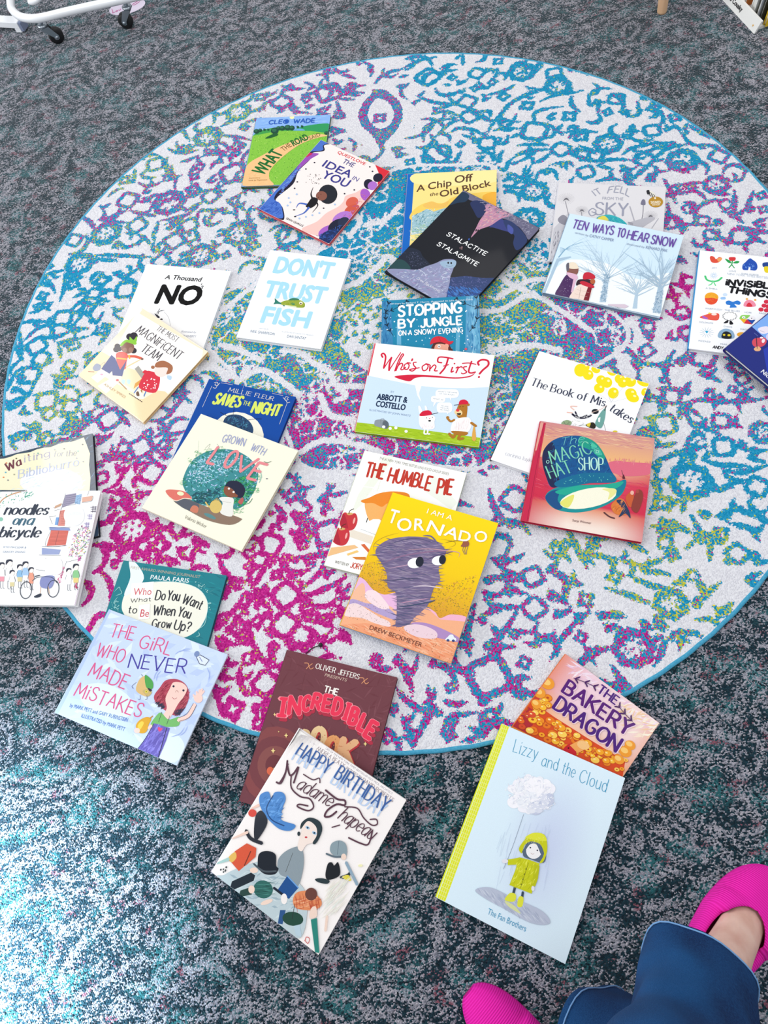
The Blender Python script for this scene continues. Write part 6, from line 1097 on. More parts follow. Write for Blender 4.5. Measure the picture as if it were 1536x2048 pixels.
    for ch, x0, y0, x1, y1, h in (('T', 585, 622, 650, 640, 118), ('O', 658, 688, 772, 700, 108), ('R', 802, 690, 880, 692, 102), ('N', 898, 695, 1015, 735, 98), ('A', 1040, 728, 1140, 770, 92), ('D', 1158, 770, 1248, 788, 88), ('O', 1285, 778, 1385, 790, 92)): A.t(ch, x0, y0, x1, y1, h, '#fffdf2', .02)
    A.t('DREW BECKMEYER', 438, 1490, 858, 1635, 38, '#6a3c34', .0)
    A.s_([(1055, 1570), (1075, 1550), (1090, 1535), (1115, 1535), (1125, 1555), (1140, 1565), (1135, 1585), (1060, 1580)], '#e8eef4'); A.e(1075, 1580, 12, 10, '#3c4a80'); A.e(1118, 1583, 12, 10, '#3c4a80')


def art_whodo(A):
    A.at(90, 1110, 4.042)
    A.strokes(120, [(640, 60), (1460, 170), (1300, 720), (500, 560)], 26, 3, ['#147a86', '#1c8a94', '#0f6c7a'], -10, 20)
    A.s_([(620, 420), (640, 330), (700, 260), (850, 225), (1050, 220), (1230, 270), (1310, 380), (1300, 500), (1240, 600), (1120, 670), (900, 700), (700, 560), (640, 480)], '#f0eee0')
    A.l([(700, 255), (860, 220), (1080, 222), (1240, 275), (1312, 380), (1300, 500), (1245, 600)], 1.2, '#cfe4e0')
    A.s_([(680, 50), (740, 70), (800, 190), (700, 300), (640, 320), (690, 180)], '#e8f2f2')
    c = '#2e3038'
    A.t('FIRST AWARD-WINNING JOURNALIST', 690, 110, 1252, 188, 24, '#b8a894', .005); A.t('PAULA FARIS', 850, 195, 1160, 225, 38, '#f2f6f6', .015)
    A.p([(700, 230), (880, 215), (870, 355), (690, 350)], '#f6f4f0'); A.t('Who', 712, 325, 858, 322, 62, '#d0505c', -.01); A.k('What', 692, 385, 855, 372, 34, c, .14)
    for s, p in (('Do', (890, 360, 965, 366, 78)), ('You', (985, 362, 1080, 372, 80)), ('Want', (1105, 385, 1255, 440, 78)), ('to', (672, 468, 738, 470, 60)), ('When', (872, 482, 1045, 490, 80)), ('You', (1070, 490, 1165, 515, 78)), ('Grow', (862, 585, 1015, 590, 70)), ('Up?', (1040, 598, 1165, 622, 78))): A.k(s, *p, c, .14, .75, bounce=.03)
    A.p([(760, 405), (850, 395), (845, 515), (755, 525)], '#f6f4f0'); A.t('Be', 768, 500, 838, 500, 66, '#c83a4c', -.005)
    for P in ([(560, 300), (600, 260), (610, 290)], [(570, 330), (620, 310), (610, 280)], [(590, 340), (560, 380), (570, 400)], [(600, 400), (590, 440)], [(1250, 270), (1240, 240), (1270, 262)], [(1330, 300), (1370, 280)], [(1335, 310), (1360, 320)], [(1240, 600), (1290, 560), (1310, 480)], [(1220, 660), (1250, 650), (1240, 620)], [(1215, 235), (1240, 260)]): A.l(P, 1.8, '#86c0c0', 'b')
    A.dots(36, [(540, 380), (600, 370), (600, 460), (530, 440)], 1.2, '#86c0c0'); A.dots(16, [(1320, 380), (1350, 390), (1340, 450), (1310, 440)], 1.2, '#86c0c0'); A.dots(24, [(1200, 200), (1300, 240), (1330, 330), (1260, 270)], .9, '#a0d0cc')


def art_girl(A):
    A.at(90, 1110, 4.042)
    A.strokes(110, [(510, 450), (1460, 810), (1060, 1690), (90, 1270)], 44, 12, ['#c3d4f6', '#cddcf8', '#d8e6fa', '#bccdf4', '#dceafa'], 20, 70)
    A.e(500, 1180, 230, 130, '#dceafa', 20); A.e(1010, 1560, 120, 120, '#dfecf8'); A.p([(512, 440), (535, 448), (104, 1288), (80, 1275)], '#b4c8f0')
    p = '#dc5c8c'; v = '#4c46a0'
    A.k('THE', 522, 655, 705, 690, 112, p, .1, .8, .08, bounce=.05); A.k('GiRL', 755, 740, 1005, 808, 108, p, .105, .8, .06, bounce=.06); A.k('WHO', 408, 808, 625, 868, 112, p, .1, .8, .08, bounce=.05); A.k('NEVER', 672, 905, 1130, 962, 116, v, .105, .8, .07, bounce=.05); A.k('MADE', 348, 970, 640, 1085, 116, p, .105, .8, .07, bounce=.04); A.k('MiSTAKES', 235, 1130, 762, 1318, 114, p, .105, .8, .07, bounce=.05)
    A.t('by MARK PETT and GARY RUBINSTEIN', 198, 1228, 664, 1350, 34, '#3c6cb0', -.005); A.t('ILLUSTRATED by MARK PETT', 290, 1310, 640, 1425, 34, '#3c6cb0', -.005)
    # girl with red bobbed hair, juggling
    k = '#2a2a44'
    A.s_([(880, 1150), (930, 1070), (980, 1012), (1070, 1005), (1140, 1050), (1165, 1130), (1140, 1220), (1060, 1300), (930, 1225)], '#b4485c'); A.strokes(160, [(900, 1150), (980, 1030), (1010, 1060), (960, 1230), (900, 1190)], 12, 1.2, ['#9a3448', '#c85c6c', '#7c2438'], 65, 15); A.strokes(90, [(1130, 1090), (1165, 1110), (1140, 1240), (1060, 1290)], 12, 1.2, ['#9a3448', '#c85c6c', '#7c2438'], 70, 15, 2); A.strokes(60, [(900, 1190), (960, 1210), (960, 1240), (920, 1220)], 9, 1.2, [k], 60, 20, 3); A.strokes(60, [(1040, 1260), (1130, 1240), (1090, 1290), (1050, 1290)], 9, 1.2, [k], 80, 20, 4)
    A.s_([(1010, 1080), (1040, 1030), (1110, 1035), (1150, 1080), (1120, 1150), (1080, 1200), (1000, 1330), (950, 1310), (985, 1240), (975, 1160)], '#f6cfc4'); A.e(1040, 1062, 9, 9, k); A.e(1120, 1095, 9, 9, k); A.l([(1055, 1110), (1065, 1095), (1080, 1110)], .8, '#a06a60'); A.l([(1030, 1150), (1045, 1165), (1068, 1155)], .9, '#b04a58')
    A.s_([(850, 1380), (900, 1300), (940, 1275), (1000, 1330), (1085, 1310), (1080, 1380), (990, 1390), (900, 1400)], '#74b868'); A.l([(945, 1270), (920, 1350)], .9, k); A.l([(1010, 1300), (985, 1370)], .9, k)
    A.p([(880, 1360), (920, 1370), (980, 1390), (1010, 1400), (980, 1500), (920, 1640), (750, 1570), (820, 1470)], '#6a60b8'); A.strokes(70, [(880, 1380), (990, 1400), (920, 1630), (770, 1565)], 16, 4, ['#7c74cc', '#6056ac', '#8c84d8'], 70, 30); A.l([(985, 1400), (945, 1540), (915, 1642)], 1.6, k); A.l([(880, 1365), (815, 1480), (750, 1568)], 1.2, k); A.s_([(912, 1400), (925, 1390), (935, 1400), (950, 1398), (945, 1415), (925, 1428)], '#e0487c')
    A.l([(1080, 1335), (1160, 1300), (1210, 1210)], 8, '#f6cfc4'); A.l([(1085, 1345), (1170, 1310), (1225, 1215)], .8, k); A.l([(1085, 1315), (1150, 1280), (1200, 1200)], .8, k); A.e(1240, 1160, 36, 36, '#f6cfc4', 30)
    for dx, dy in ((-14, -44), (12, -60), (32, -66), (46, -50)): A.l([(1240 + dx * .4, 1150 + dy * .3), (1240 + dx, 1150 + dy)], 4, '#f6cfc4')
    A.l([(1215, 1160), (1200, 1130)], 3.6, '#f6cfc4')
    A.s_([(735, 1390), (760, 1340), (820, 1310), (860, 1325), (840, 1370), (820, 1430), (770, 1440)], '#dca428'); A.s_([(750, 1380), (780, 1345), (800, 1360), (770, 1410)], '#f2cc4c'); A.l([(850, 1320), (872, 1302)], 2.4, '#c08428'); A.e(745, 1420, 24, 22, '#f6cfc4'); A.l([(840, 1400), (860, 1380)], 6, '#f6cfc4')
    A.s_([(740, 1060), (770, 1000), (820, 980), (850, 1060), (830, 1140), (780, 1130), (740, 1100)], '#dcb87c'); A.s_([(810, 970), (870, 1020), (870, 1080), (820, 1070)], '#54a454'); A.s_([(790, 1100), (830, 1085), (865, 1110), (830, 1145)], '#c8b074'); A.e(820, 1105, 11, 10, '#e8d848'); A.e(820, 1105, 4, 5, '#111'); A.s_([(830, 1075), (865, 1090), (850, 1105)], '#3a3440'); A.l([(740, 1030), (705, 1060), (715, 1080)], .9, '#667'); A.l([(790, 980), (780, 965)], .9, '#667')
    for x in (770, 825): A.l([(x, 1135), (x, 1165), (x - 14, 1168)], .9, '#667')
    A.p([(1225, 820), (1255, 805), (1325, 850), (1295, 890), (1252, 880)], '#dfe9f8'); A.l([(1225, 825), (1255, 808), (1328, 850), (1296, 892), (1250, 880), (1225, 825)], 1.2, k, sharp=True); A.e(1228, 800, 20, 24, '#7c90bc', 30); A.l([(1250, 825), (1272, 862)], 1.6, '#8c94c0')
    for P in ([(1090, 785), (1130, 762), (1180, 760)], [(1050, 805), (1100, 775), (1180, 778)], [(880, 1010), (895, 960), (930, 920)], [(900, 1020), (910, 970), (940, 935)], [(1310, 910), (1330, 960), (1325, 1010)], [(1330, 920), (1342, 960)], [(1020, 1470), (1090, 1445), (1130, 1390)], [(1090, 1460), (1130, 1430), (1155, 1380)]): A.l(P, 1.4, '#a0b4e4', 'b')


def art_incr(A):
    A.at(410, 1280, 3.15)
    A.strokes(220, [(525, 60), (1200, 245), (1060, 830), (220, 1010)], 30, 3, ['#75424a', '#6c3a42', '#7c4a52'], 20, 80)
    for r, c in ((220, '#85484a'), (165, '#764046'), (110, '#87504e'), (60, '#6e3a40')): A.e(440, 790, r, r * 1.12, c)
    A.k('OLIVER', 695, 178, 818, 208, 32, '#f2ece4', .15, .6, .09); A.k('JEFFERS', 838, 215, 968, 248, 32, '#f2ece4', .15, .6, .09); A.t('PRESENTS', 752, 228, 890, 262, 20, '#d4b8a8', -.01, .25)
    for x, y in ((655, 165), (1003, 258)): A.l([(x - 28, y - 20), (x - 5, y - 18), (x, y), (x + 10, y + 18), (x + 28, y + 10)], 1.3, '#e09a70'); A.l([(x + 22, y - 16), (x, y), (x - 16, y + 16)], 1.3, '#e09a70')
    A.k('THE', 748, 325, 832, 348, 38, '#f6efe8', .22, .9, .05)
    L = (('I', 468, 475, 500, 478, 108), ('N', 528, 462, 592, 466, 106), ('C', 612, 440, 652, 446, 90), ('R', 672, 428, 718, 438, 92), ('E', 740, 440, 782, 448, 94), ('D', 802, 462, 848, 472, 98), ('I', 872, 495, 888, 500, 98), ('B', 905, 522, 945, 534, 100), ('L', 962, 560, 1000, 578, 100), ('E', 1002, 602, 1040, 625, 106))
    for ch, x0, y0, x1, y1, h in L: A.k(ch, x0 + 8, y0 + 26, x1 + 10, y1 + 26, h * .9, '#b03448', .3, .9, .06)
    for ch, x0, y0, x1, y1, h in L: A.k(ch, x0, y0, x1, y1, h, '#f28c98', .34, .95, .1); A.k(ch, x0, y0, x1, y1, h, '#e83a58', .27, .95, .07)
    for s, x0, y0, x1, y1, h, c in (('O', 668, 680, 738, 690, 130, '#e8c898'), ('O', 752, 735, 822, 750, 130, '#e4a068'), ('K', 838, 770, 918, 790, 150, '#e4b084')): A.k(s, x0 + 8, y0 + 8, x1 + 8, y1 + 8, h, '#b83840', .34, .95, .08); A.k(s, x0, y0, x1, y1, h, c, .32, .95, .08)
    A.dots(50, [(680, 580), (800, 610), (920, 640), (900, 740), (700, 680)], .9, '#c87850'); A.k('B', 600, 660, 640, 668, 90, '#e8c898', .3)
    for x, y, r in ((512, 602, 16), (430, 698, 18), (440, 470, 12), (1010, 655, 15), (465, 578, 6), (435, 820, 18)): A.p([(x, y - r), (x + r * .25, y - r * .25), (x + r * .8, y), (x + r * .25, y + r * .25), (x, y + r), (x - r * .25, y + r * .25), (x - r * .8, y), (x - r * .25, y - r * .25)], '#f0d890')
    A.e(412, 825, 22, 26, '#d86a4c')


def art_madm(A):
    A.at(410, 1280, 3.15)
    b = '#3f62a0'
    A.t('FROM THE CREATORS OF THE NEW YORK TIMES BESTSELLER IGGY PECK, ARCHITECT', 650, 612, 1178, 975, 13, '#7c7888', 0); A.k('WORDS BY', 615, 628, 690, 678, 20, '#8a8494', .1); A.k('ANDREA BEATY', 700, 690, 870, 805, 26, '#8a7880', .1, .5, .06); A.k('PICTURES BY', 885, 815, 980, 880, 20, '#8a8494', .1); A.k('DAVID ROBERTS', 988, 890, 1180, 1022, 26, '#8a7880', .1, .5, .06)
    for dx, dy, c in ((-24, 34, '#bcd0ec'), (0, 0, b)): A.k('HAPPY', 572 + dx, 718 + dy, 768 + dx, 845 + dy, 86, c, .13, .5, .06); A.k('BIRTHDAY', 815 + dx, 865 + dy, 1128 + dx, 1085 + dy, 88, c, .13, .5, .06)
    k = '#5a3a48'
    for P, w in (([(450, 895), (480, 900), (510, 830), (520, 760)], 5), ([(520, 790), (535, 850), (560, 840), (590, 800), (560, 900)], 5), ([(525, 780), (500, 850), (470, 900)], 3.4),
                 ([(620, 845), (680, 880), (720, 870), (725, 900)], 3), ([(545, 850), (545, 930), (600, 985), (660, 1000), (685, 1050), (650, 1075), (585, 1050), (595, 1035), (650, 1045)], 4),
                 ([(760, 945), (830, 1000), (880, 1010), (880, 1040), (830, 1035), (775, 1070), (755, 1110), (790, 1110), (830, 1080)], 5), ([(1055, 1205), (1030, 1285), (980, 1280), (905, 1245)], 4), ([(880, 1050), (960, 1060), (1000, 1120), (1050, 1165), (1085, 1160), (1080, 1130), (1040, 1130)], 3.4), ([(800, 1180), (850, 1165)], 3)): A.l(P, w * .66, k)
    A.k('adame', 572, 930, 780, 1050, 88, k, .085, .6, slant=.3, gap=1.6); A.k('hapeau', 836, 1122, 1042, 1258, 92, k, .085, .6, slant=.3, gap=1.6)
    # a milliner in grey among a ring of hats held up by many hands
    A.s_([(120, 1480), (230, 1430), (400, 1400), (620, 1560), (640, 1760), (590, 1880), (470, 1800), (100, 1510)], '#bccbd0'); A.strokes(90, [(130, 1480), (400, 1420), (610, 1600), (600, 1840), (300, 1660)], 16, 3, ['#a8bcc4', '#cbd8da', '#9cb0ba'], 40, 40)
    A.s_([(460, 1390), (510, 1330), (590, 1300), (620, 1340), (620, 1440), (580, 1560), (520, 1500), (470, 1470)], '#8b98a0'); A.l([(555, 1340), (510, 1460)], .7, '#444'); A.s_([(585, 1300), (610, 1200), (600, 1170), (640, 1130), (700, 1150), (720, 1220), (690, 1270), (640, 1290), (610, 1330)], '#f4e2d8'); A.s_([(605, 1190), (610, 1150), (660, 1118), (720, 1140), (740, 1190), (720, 1250), (695, 1285), (680, 1275), (705, 1230), (700, 1175), (650, 1140)], '#2c3a40')
    A.e(648, 1182, 15, 9, '#9cc0dc', 30); A.e(690, 1215, 15, 9, '#9cc0dc', 30); A.e(648, 1182, 6, 6, '#2a3a4c'); A.e(690, 1215, 6, 6, '#2a3a4c'); A.e(638, 1242, 9, 6, '#c84a50'); A.e(592, 1220, 9, 14, '#2c3a40')
    bl = '#4d86c8'
    A.s_([(345, 1030), (350, 975), (400, 955), (420, 1000), (440, 960), (490, 960), (510, 1000), (490, 1060), (480, 1130), (570, 1165), (540, 1200), (470, 1190), (400, 1130), (370, 1090)], bl); A.strokes(70, [(350, 990), (500, 990), (480, 1150), (390, 1090)], 10, 2, ['#5c98d8', '#3c74b4', '#6ca4e0'], 60, 40); A.l([(430, 980), (390, 1060), (420, 1130), (500, 1170)], 2, '#24487c')
    A.s_([(310, 1230), (320, 1110), (360, 1075), (395, 1150), (330, 1260)], '#2a2e38'); A.l([(260, 1200), (290, 1250), (360, 1280)], 6, '#2a2e38'); A.e(300, 1090, 26, 24, '#d8483c'); A.l([(160, 1240), (270, 1210)], 5, '#f0cfc0'); A.l([(280, 1060), (340, 1040)], 5, '#f0c8b8')
    A.p([(190, 1330), (265, 1280), (325, 1310), (320, 1365), (215, 1455), (155, 1385)], '#d8583c'); A.s_([(150, 1370), (190, 1335), (200, 1370), (170, 1400)], '#e4b860'); A.l([(70, 1400), (150, 1380)], 6, '#a8ccc8'); A.l([(290, 1330), (250, 1420)], 2, '#7a3428')
    A.s_([(330, 1430), (340, 1350), (390, 1328), (445, 1350), (450, 1420), (465, 1440), (440, 1475), (370, 1470), (300, 1400)], '#1c222c'); A.l([(310, 1410), (370, 1455), (450, 1455)], 3, '#4a545c'); A.l([(180, 1545), (300, 1490)], 14, '#1f2a34'); A.e(310, 1450, 26, 18, '#f0d4c4'); A.l([(230, 1600), (290, 1580)], 12, '#28443f')
    A.e(368, 1570, 62, 56, '#2f6660', 20); A.strokes(30, [(320, 1540), (400, 1520), (420, 1600), (340, 1610)], 24, .8, ['#1c443f', '#4a8a80'], 30, 6); A.e(295, 1570, 20, 26, '#f0d4c4'); A.e(390, 1650, 40, 14, '#f0d4c4', -20)
    A.p([(520, 1485), (590, 1560), (530, 1630), (455, 1580)], '#1f4f8c'); A.l([(520, 1485), (590, 1560)], 2, '#6ca0d8'); A.l([(435, 1560), (500, 1610)], 4, '#1a2434'); A.e(500, 1630, 20, 34, '#f4ece8'); A.p([(475, 1700), (510, 1700), (490, 1790), (460, 1785)], '#2c5488')
    A.s_([(555, 1640), (580, 1590), (650, 1580), (720, 1620), (735, 1670), (680, 1700), (580, 1690)], '#e08a5c'); A.strokes(40, [(565, 1620), (720, 1620), (720, 1690), (580, 1690)], 16, .8, ['#b84c34', '#f4b890'], 45, 5); A.strokes(40, [(565, 1620), (720, 1620), (720, 1690), (580, 1690)], 16, .8, ['#b84c34'], 135, 5, 2); A.e(670, 1600, 38, 40, '#6a4038')
    A.s_([(660, 1750), (670, 1690), (700, 1680), (705, 1740)], '#f0d4c4'); A.p([(668, 1760), (706, 1750), (722, 1970), (690, 1975)], '#2c8478'); A.e(555, 1755, 66, 44, '#24483c', 8); A.l([(568, 1660), (550, 1755)], .9, '#2a2a30'); A.p([(560, 1800), (600, 1790), (610, 1870), (575, 1860)], '#b8ccd8')
    A.s_([(790, 1330), (800, 1280), (850, 1262), (890, 1290), (890, 1360), (830, 1365)], '#8a9ca4'); A.l([(765, 1345), (820, 1365), (885, 1362)], 3, '#5c6c78'); A.l([(845, 1265), (835, 1350)], .8, '#5c6c78')
    A.s_([(760, 1480), (775, 1410), (800, 1400), (815, 1420), (840, 1400), (850, 1480), (780, 1510)], '#1c2026'); A.s_([(695, 1505), (740, 1500), (785, 1515), (770, 1535), (715, 1525)], '#2c3a40'); A.s_([(850, 1490), (900, 1470), (920, 1440), (915, 1480), (870, 1505)], '#2c3a40'); A.s_([(865, 1490), (905, 1480), (920, 1515), (890, 1510)], '#e0d048'); A.l([(890, 1400), (960, 1540)], 5, '#8ea6b8'); A.e(875, 1365, 16, 20, '#f0d4c4')
    A.strokes(60, [(800, 1520), (900, 1520), (860, 1700), (740, 1740)], 30, 1.2, ['#e6e4d4', '#dfe6dc', '#ece8dc'], 75, 10); A.l([(770, 1740), (760, 1830)], 4, '#f0d4c4'); A.l([(630, 1890), (650, 1910), (660, 1880), (640, 1870), (630, 1895)], 1, '#c84a48'); A.dots(10, [(90, 1450), (150, 1420), (140, 1450), (100, 1470)], 1.2, '#444a4c'); A.e(980, 1420, 14, 8, '#f0ecb8')


def bak_fn(u, v):
    c = mixc('#ecc8dc', '#f4d8d0', u) if v < .3 else mixc('#f2cfc8', '#f0a848', min(1, (v - .3) * 3))
    e = max(0, .28 - u) * 2.6 + max(0, u - .85) * 2.5
    return mixc(c, '#e2701c', min(1, e))


def art_bak(A):
    A.at(860, 1300, 3.15)
    g = random.Random(5)
    A.strokes(70, [(860, 40), (1440, 460), (1400, 520), (830, 120)], 24, 3, ['#f0dce8', '#e8c0d8', '#f6e4ea'], 40, 40); A.strokes(60, [(1200, 300), (1440, 470), (1380, 600), (1200, 460)], 20, 3, ['#f6e0c8', '#f8ecd8', '#f0c8a0'], 60, 40, 2)
    A.p([(520, 480), (640, 320), (780, 420), (1000, 560), (1230, 700), (1215, 800), (900, 680)], '#d84a20'); A.p([(520, 480), (610, 350), (680, 400), (620, 530)], '#b02a34')
    for i in range(150):
        u, v = g.random(), g.random(); x = 540 + u * 660 + v * 60; y = 470 + u * 320 - v * (260 - 90 * u)
        if v > .55 and .25 < u < .95: continue
        r = g.uniform(14, 34); c = g.choice(['#f2a424', '#f6bc34', '#ec8a20', '#f8cc58', '#e8781c']) if u > .12 else g.choice(['#d84a2c', '#e86a24', '#c83a34'])
        A.e(x, y, r, r * .75, '#c8561c', 20); A.e(x, y - 2, r * .88, r * .62, c, 20)
        if g.random() < .4: A.e(x, y - 2, r * .3, r * .2, '#b8481c', 20)
        else: A.e(x - r * .2, y - r * .25, r * .3, r * .15, '#fbe49a', 20)
    for x, y, r in ((690, 270, 40), (740, 210, 46), (670, 340, 34), (1230, 640, 42), (1260, 600, 36), (1190, 690, 36)): A.e(x, y, r, r * .8, '#ee9a30', 30); A.e(x - 6, y - 8, r * .6, r * .4, '#f8c870', 30)
    A.s_([(835, 650), (850, 610), (890, 590), (915, 620), (915, 665)], '#c8202c'); A.e(872, 618, 6, 5, '#300'); A.p([(880, 600), (960, 560), (1010, 610), (930, 650)], '#f0a458'); A.e(965, 600, 40, 26, '#f4c080', 20)
    for s, p in (('THE', (1052, 262, 1165, 345, 52)), ('BAKERY', (832, 262, 1240, 540, 84)), ('DRAGON', (775, 365, 1165, 640, 86))): A.k(s, p[0] + 3, p[1] + 4, p[2] + 3, p[3] + 4, p[4], '#f2d4e0', .27, .8, .06); A.k(s, *p, '#4c1f78' if s != 'BAKERY' else '#571c74', .22, .75, .06)
    twig(A, [(1045, 235), (980, 205), (905, 178)], '#4c2060'); twig(A, [(1185, 350), (1225, 400), (1275, 450)], '#4c2060')


def art_lizzy(A):
    A.at(860, 1300, 3.15)
    A.p([(455, 462), (500, 480), (95, 1585), (45, 1560)], '#e0e628'); g = random.Random(4)
    for i in range(46): 
        t = i / 45; A.l([(457 - 410 * t, 466 + 1096 * t), (496 - 405 * t, 480 + 1102 * t)], 1.1, '#eef08a')
    for f in (.25, .5, .75): A.l([(455 + 45 * f, 462 + 18 * f), (45 + 50 * f, 1560 + 25 * f)], 1.1, '#eef08a')
    A.k('Lizzy', 522, 640, 670, 690, 78, '#3f9ac0', .05, .8, .04); A.k('and', 700, 728, 798, 760, 76, '#3f9ac0', .05, .8, .04); A.k('the', 828, 775, 905, 805, 76, '#3f9ac0', .05, .8, .04); A.k('Cloud', 935, 828, 1105, 895, 80, '#3f9ac0', .05, .8, .04)
    A.t('The Fan Brothers', 360, 1662, 600, 1775, 40, '#4f9cc0', -.015)
    # pencilled cloud on a string, small figure in yellow rain clothes, puddle
    for i in range(60):
        a = g.uniform(0, 6.28); r = math.sqrt(g.random()); A.e(630 + 128 * r * math.cos(a), 905 + 98 * r * math.sin(a), g.uniform(26, 54), g.uniform(22, 44), g.choice(['#f4f2f8', '#eef0f6', '#f8f6fa']))
    for i in range(30):
        a = g.uniform(.1, 1.9); A.e(650 + g.uniform(60, 125) * math.cos(a), 915 + g.uniform(60, 105) * math.sin(a), g.uniform(18, 36), g.uniform(14, 26), g.choice(['#dcdfec', '#d4d8e8', '#c6cce0', '#e6e8f0']))
    A.strokes(260, [(470, 870), (600, 770), (760, 860), (790, 980), (700, 1030), (520, 980)], 7, 1.2, ['#e6e8f0', '#f8f8fb', '#d8dcea', '#fff'], 30, 80)
    for i in range(40): x = g.uniform(440, 760); y = g.uniform(1080, 1400); A.l([(x, y), (x - 30, y + g.uniform(60, 160))], .3, '#c9d4e6')
    A.l([(590, 1035), (520, 1240), (462, 1380)], .5, '#6a7488')
    A.s_([(285, 1510), (380, 1495), (520, 1560), (700, 1640), (755, 1720), (640, 1720), (450, 1620), (340, 1560)], '#b9c0d2'); A.strokes(120, [(300, 1510), (520, 1560), (740, 1710), (600, 1700), (400, 1590)], 14, 2, ['#a8b0c6', '#c8cedc', '#b0b8cc'], -25, 12); A.s_([(470, 1580), (530, 1610), (570, 1660), (500, 1620)], '#d8dca0')
    y = '#c9cc1e'
    A.l([(535, 1495), (520, 1550)], 4, '#3a4858'); A.l([(585, 1525), (575, 1590)], 4, '#3a4858'); A.s_([(505, 1530), (540, 1540), (535, 1580), (500, 1585), (470, 1570)], '#dfe040'); A.s_([(560, 1555), (588, 1560), (580, 1615), (550, 1612)], '#dfe040')
    A.s_([(590, 1260), (620, 1210), (690, 1215), (730, 1280), (715, 1340), (640, 1320), (590, 1300)], '#5a6a7c'); A.e(655, 1262, 50, 54, '#f2f0f0', 15); A.e(632, 1245, 5, 5, '#334'); A.e(676, 1262, 5, 5, '#334'); A.l([(635, 1278), (645, 1286), (656, 1282)], .5, '#a06a60')
    A.s_([(560, 1250), (600, 1190), (640, 1155), (700, 1155), (730, 1180), (738, 1260), (715, 1330), (690, 1340), (715, 1290), (690, 1230), (640, 1205), (595, 1230), (580, 1280)], y); A.s_([(600, 1180), (650, 1152), (710, 1158), (735, 1200), (680, 1200), (630, 1190)], '#e0e23c'); A.s_([(580, 1270), (625, 1215), (690, 1220), (718, 1280), (700, 1290), (670, 1225), (630, 1225), (595, 1270)], '#5a6a7c')
    A.p([(560, 1305), (620, 1320), (690, 1345), (670, 1400), (640, 1535), (500, 1480), (540, 1380)], y); A.p([(490, 1320), (560, 1308), (560, 1350), (490, 1355)], y); A.p([(660, 1350), (690, 1360), (680, 1440), (662, 1490), (640, 1480)], '#bcc01c'); A.strokes(90, [(550, 1320), (680, 1350), (640, 1520), (510, 1475)], 9, 1.2, ['#d8da34', '#b8bc18', '#e4e650'], 75, 25); A.l([(620, 1340), (570, 1500)], .6, '#6c701c')
    for i in range(4): A.e(605 - i * 10, 1380 + i * 32, 5, 5, '#7a7e20')
    A.e(472, 1330, 20, 14, '#e6e4ec'); A.e(648, 1502, 10, 16, '#e6e4ec'); A.dots(60, [(590, 1180), (720, 1180), (700, 1230), (600, 1220)], .4, '#f0f28a')


def liz_fn(u, v):
    d = math.hypot((u - .62) * 1.5, (v - .52) * 1.05); return mixc('#ccd7ee', '#dceef8', min(1, max(0, (d - .08) * 2.4)))


def curl_corner(V, w, h, t):
    out = []
    for x, y, z in V:
        d = max(0, ((-x - w / 2 + 0.03) + (y - h / 2 + 0.03)) / 0.06)
        out.append((x + 0.012 * d * d, y - 0.006 * d * d, z + 0.016 * d * d))
    return out


book('road', 'picture book of a sandy road through green hills under blue sky, farthest up the rug', art_road, SATIN, '#3f5a3a', base='#8ab4ec')
book('idea', 'picture book with floating child among blue, purple and red clouds, overlapping the green hills book', art_idea, SATIN, '#c83a48', back='#d86a70', spine='#2a50a8', base='#f8ece8')
book('chip', 'yellow mountain picture book with blue spine half under the black cave book', art_chip, SATIN, '#0f62b8', base='#f8e08a')
book('stal', 'black picture book with white letters between grey cave rocks', art_stal, SATIN, '#1c1c26', base='#161922')
book('stop', 'thin teal snowy forest paperback with white hand lettering, between cave book and red script book', art_stop, SATIN, '#2a88ac', base='#1f86ac', soft=True)
book('who1', 'white and sky blue picture book with red script and two cartoon animals on grass', art_who1, SATIN, '#8aa81c', spine='#d02a44', base='#fcfbfb')
book('fell', 'pale grey dandelion picture book with gold oval sticker, half under the snowy tree book', art_fell, SATIN, '#d6d4da', back='#1c1c20', base='#e0dde0')
book('ten', 'pale blue landscape picture book of bare snowy trees and two people in hats', art_ten, SATIN, '#8ea4ba', back='#7c92aa', base='#d3e8f6')
book('inv', 'white picture book dotted with small colourful creatures and chunky black letters, at right edge', art_inv, SATIN, '#e8eaf0', spine='#3c94cc', base='#fbfbfd')
book('nick', 'glossy navy picture book at right edge, overlapping the colourful creatures book', art_nick, GLOSSY, '#14206c', base='#16267e')
book('thou', 'white picture book with heavy black NO lettering, half under the peach coloured book', art_thou, SATIN, '#eef0f4', base='#fbfbfc')
book('team', 'glossy peach picture book of two children building, overlapping the black lettered white book', art_team, GLOSSY, '#e8c48c', base='#fbe9cf')
book('fish', 'white picture book with pale blue block capitals and a green fish', art_fish, SATIN, '#eceef4', back='#f2f3f7', base='#fafafc')
book('mist', 'white picture book with serif title and yellow balloons, half under the big hat book', art_mist, SATIN, '#e6e6ea', back='#f0f0f2', spine='#2c2a34', base='#fafafc')
book('hat', 'red square picture book with a big blue green bowler hat', art_hat, SATIN, '#b8203c', base='#d04058', fn=hat_fn, grid=(16, 24))
book('millie', 'royal blue picture book with yellow lettering and a white moon, half under the cream book', art_millie, SATIN, '#123c8c', base='#10499e')
book('love', 'cream picture book with a round leafy bush and a child holding a watering can', art_love, SATIN, '#e8e2c8', base='#f4f0dc')
book('bib', 'cream picture book with wavy dark blue border, partly under the street scene book', art_bib, GLOSSY, '#18202c', base='#2c4258')
book('nood', 'white picture book with ink street scene and bold grey italic title, at left edge', art_nood, SATIN, '#f2f2f4', base='#fafafb')
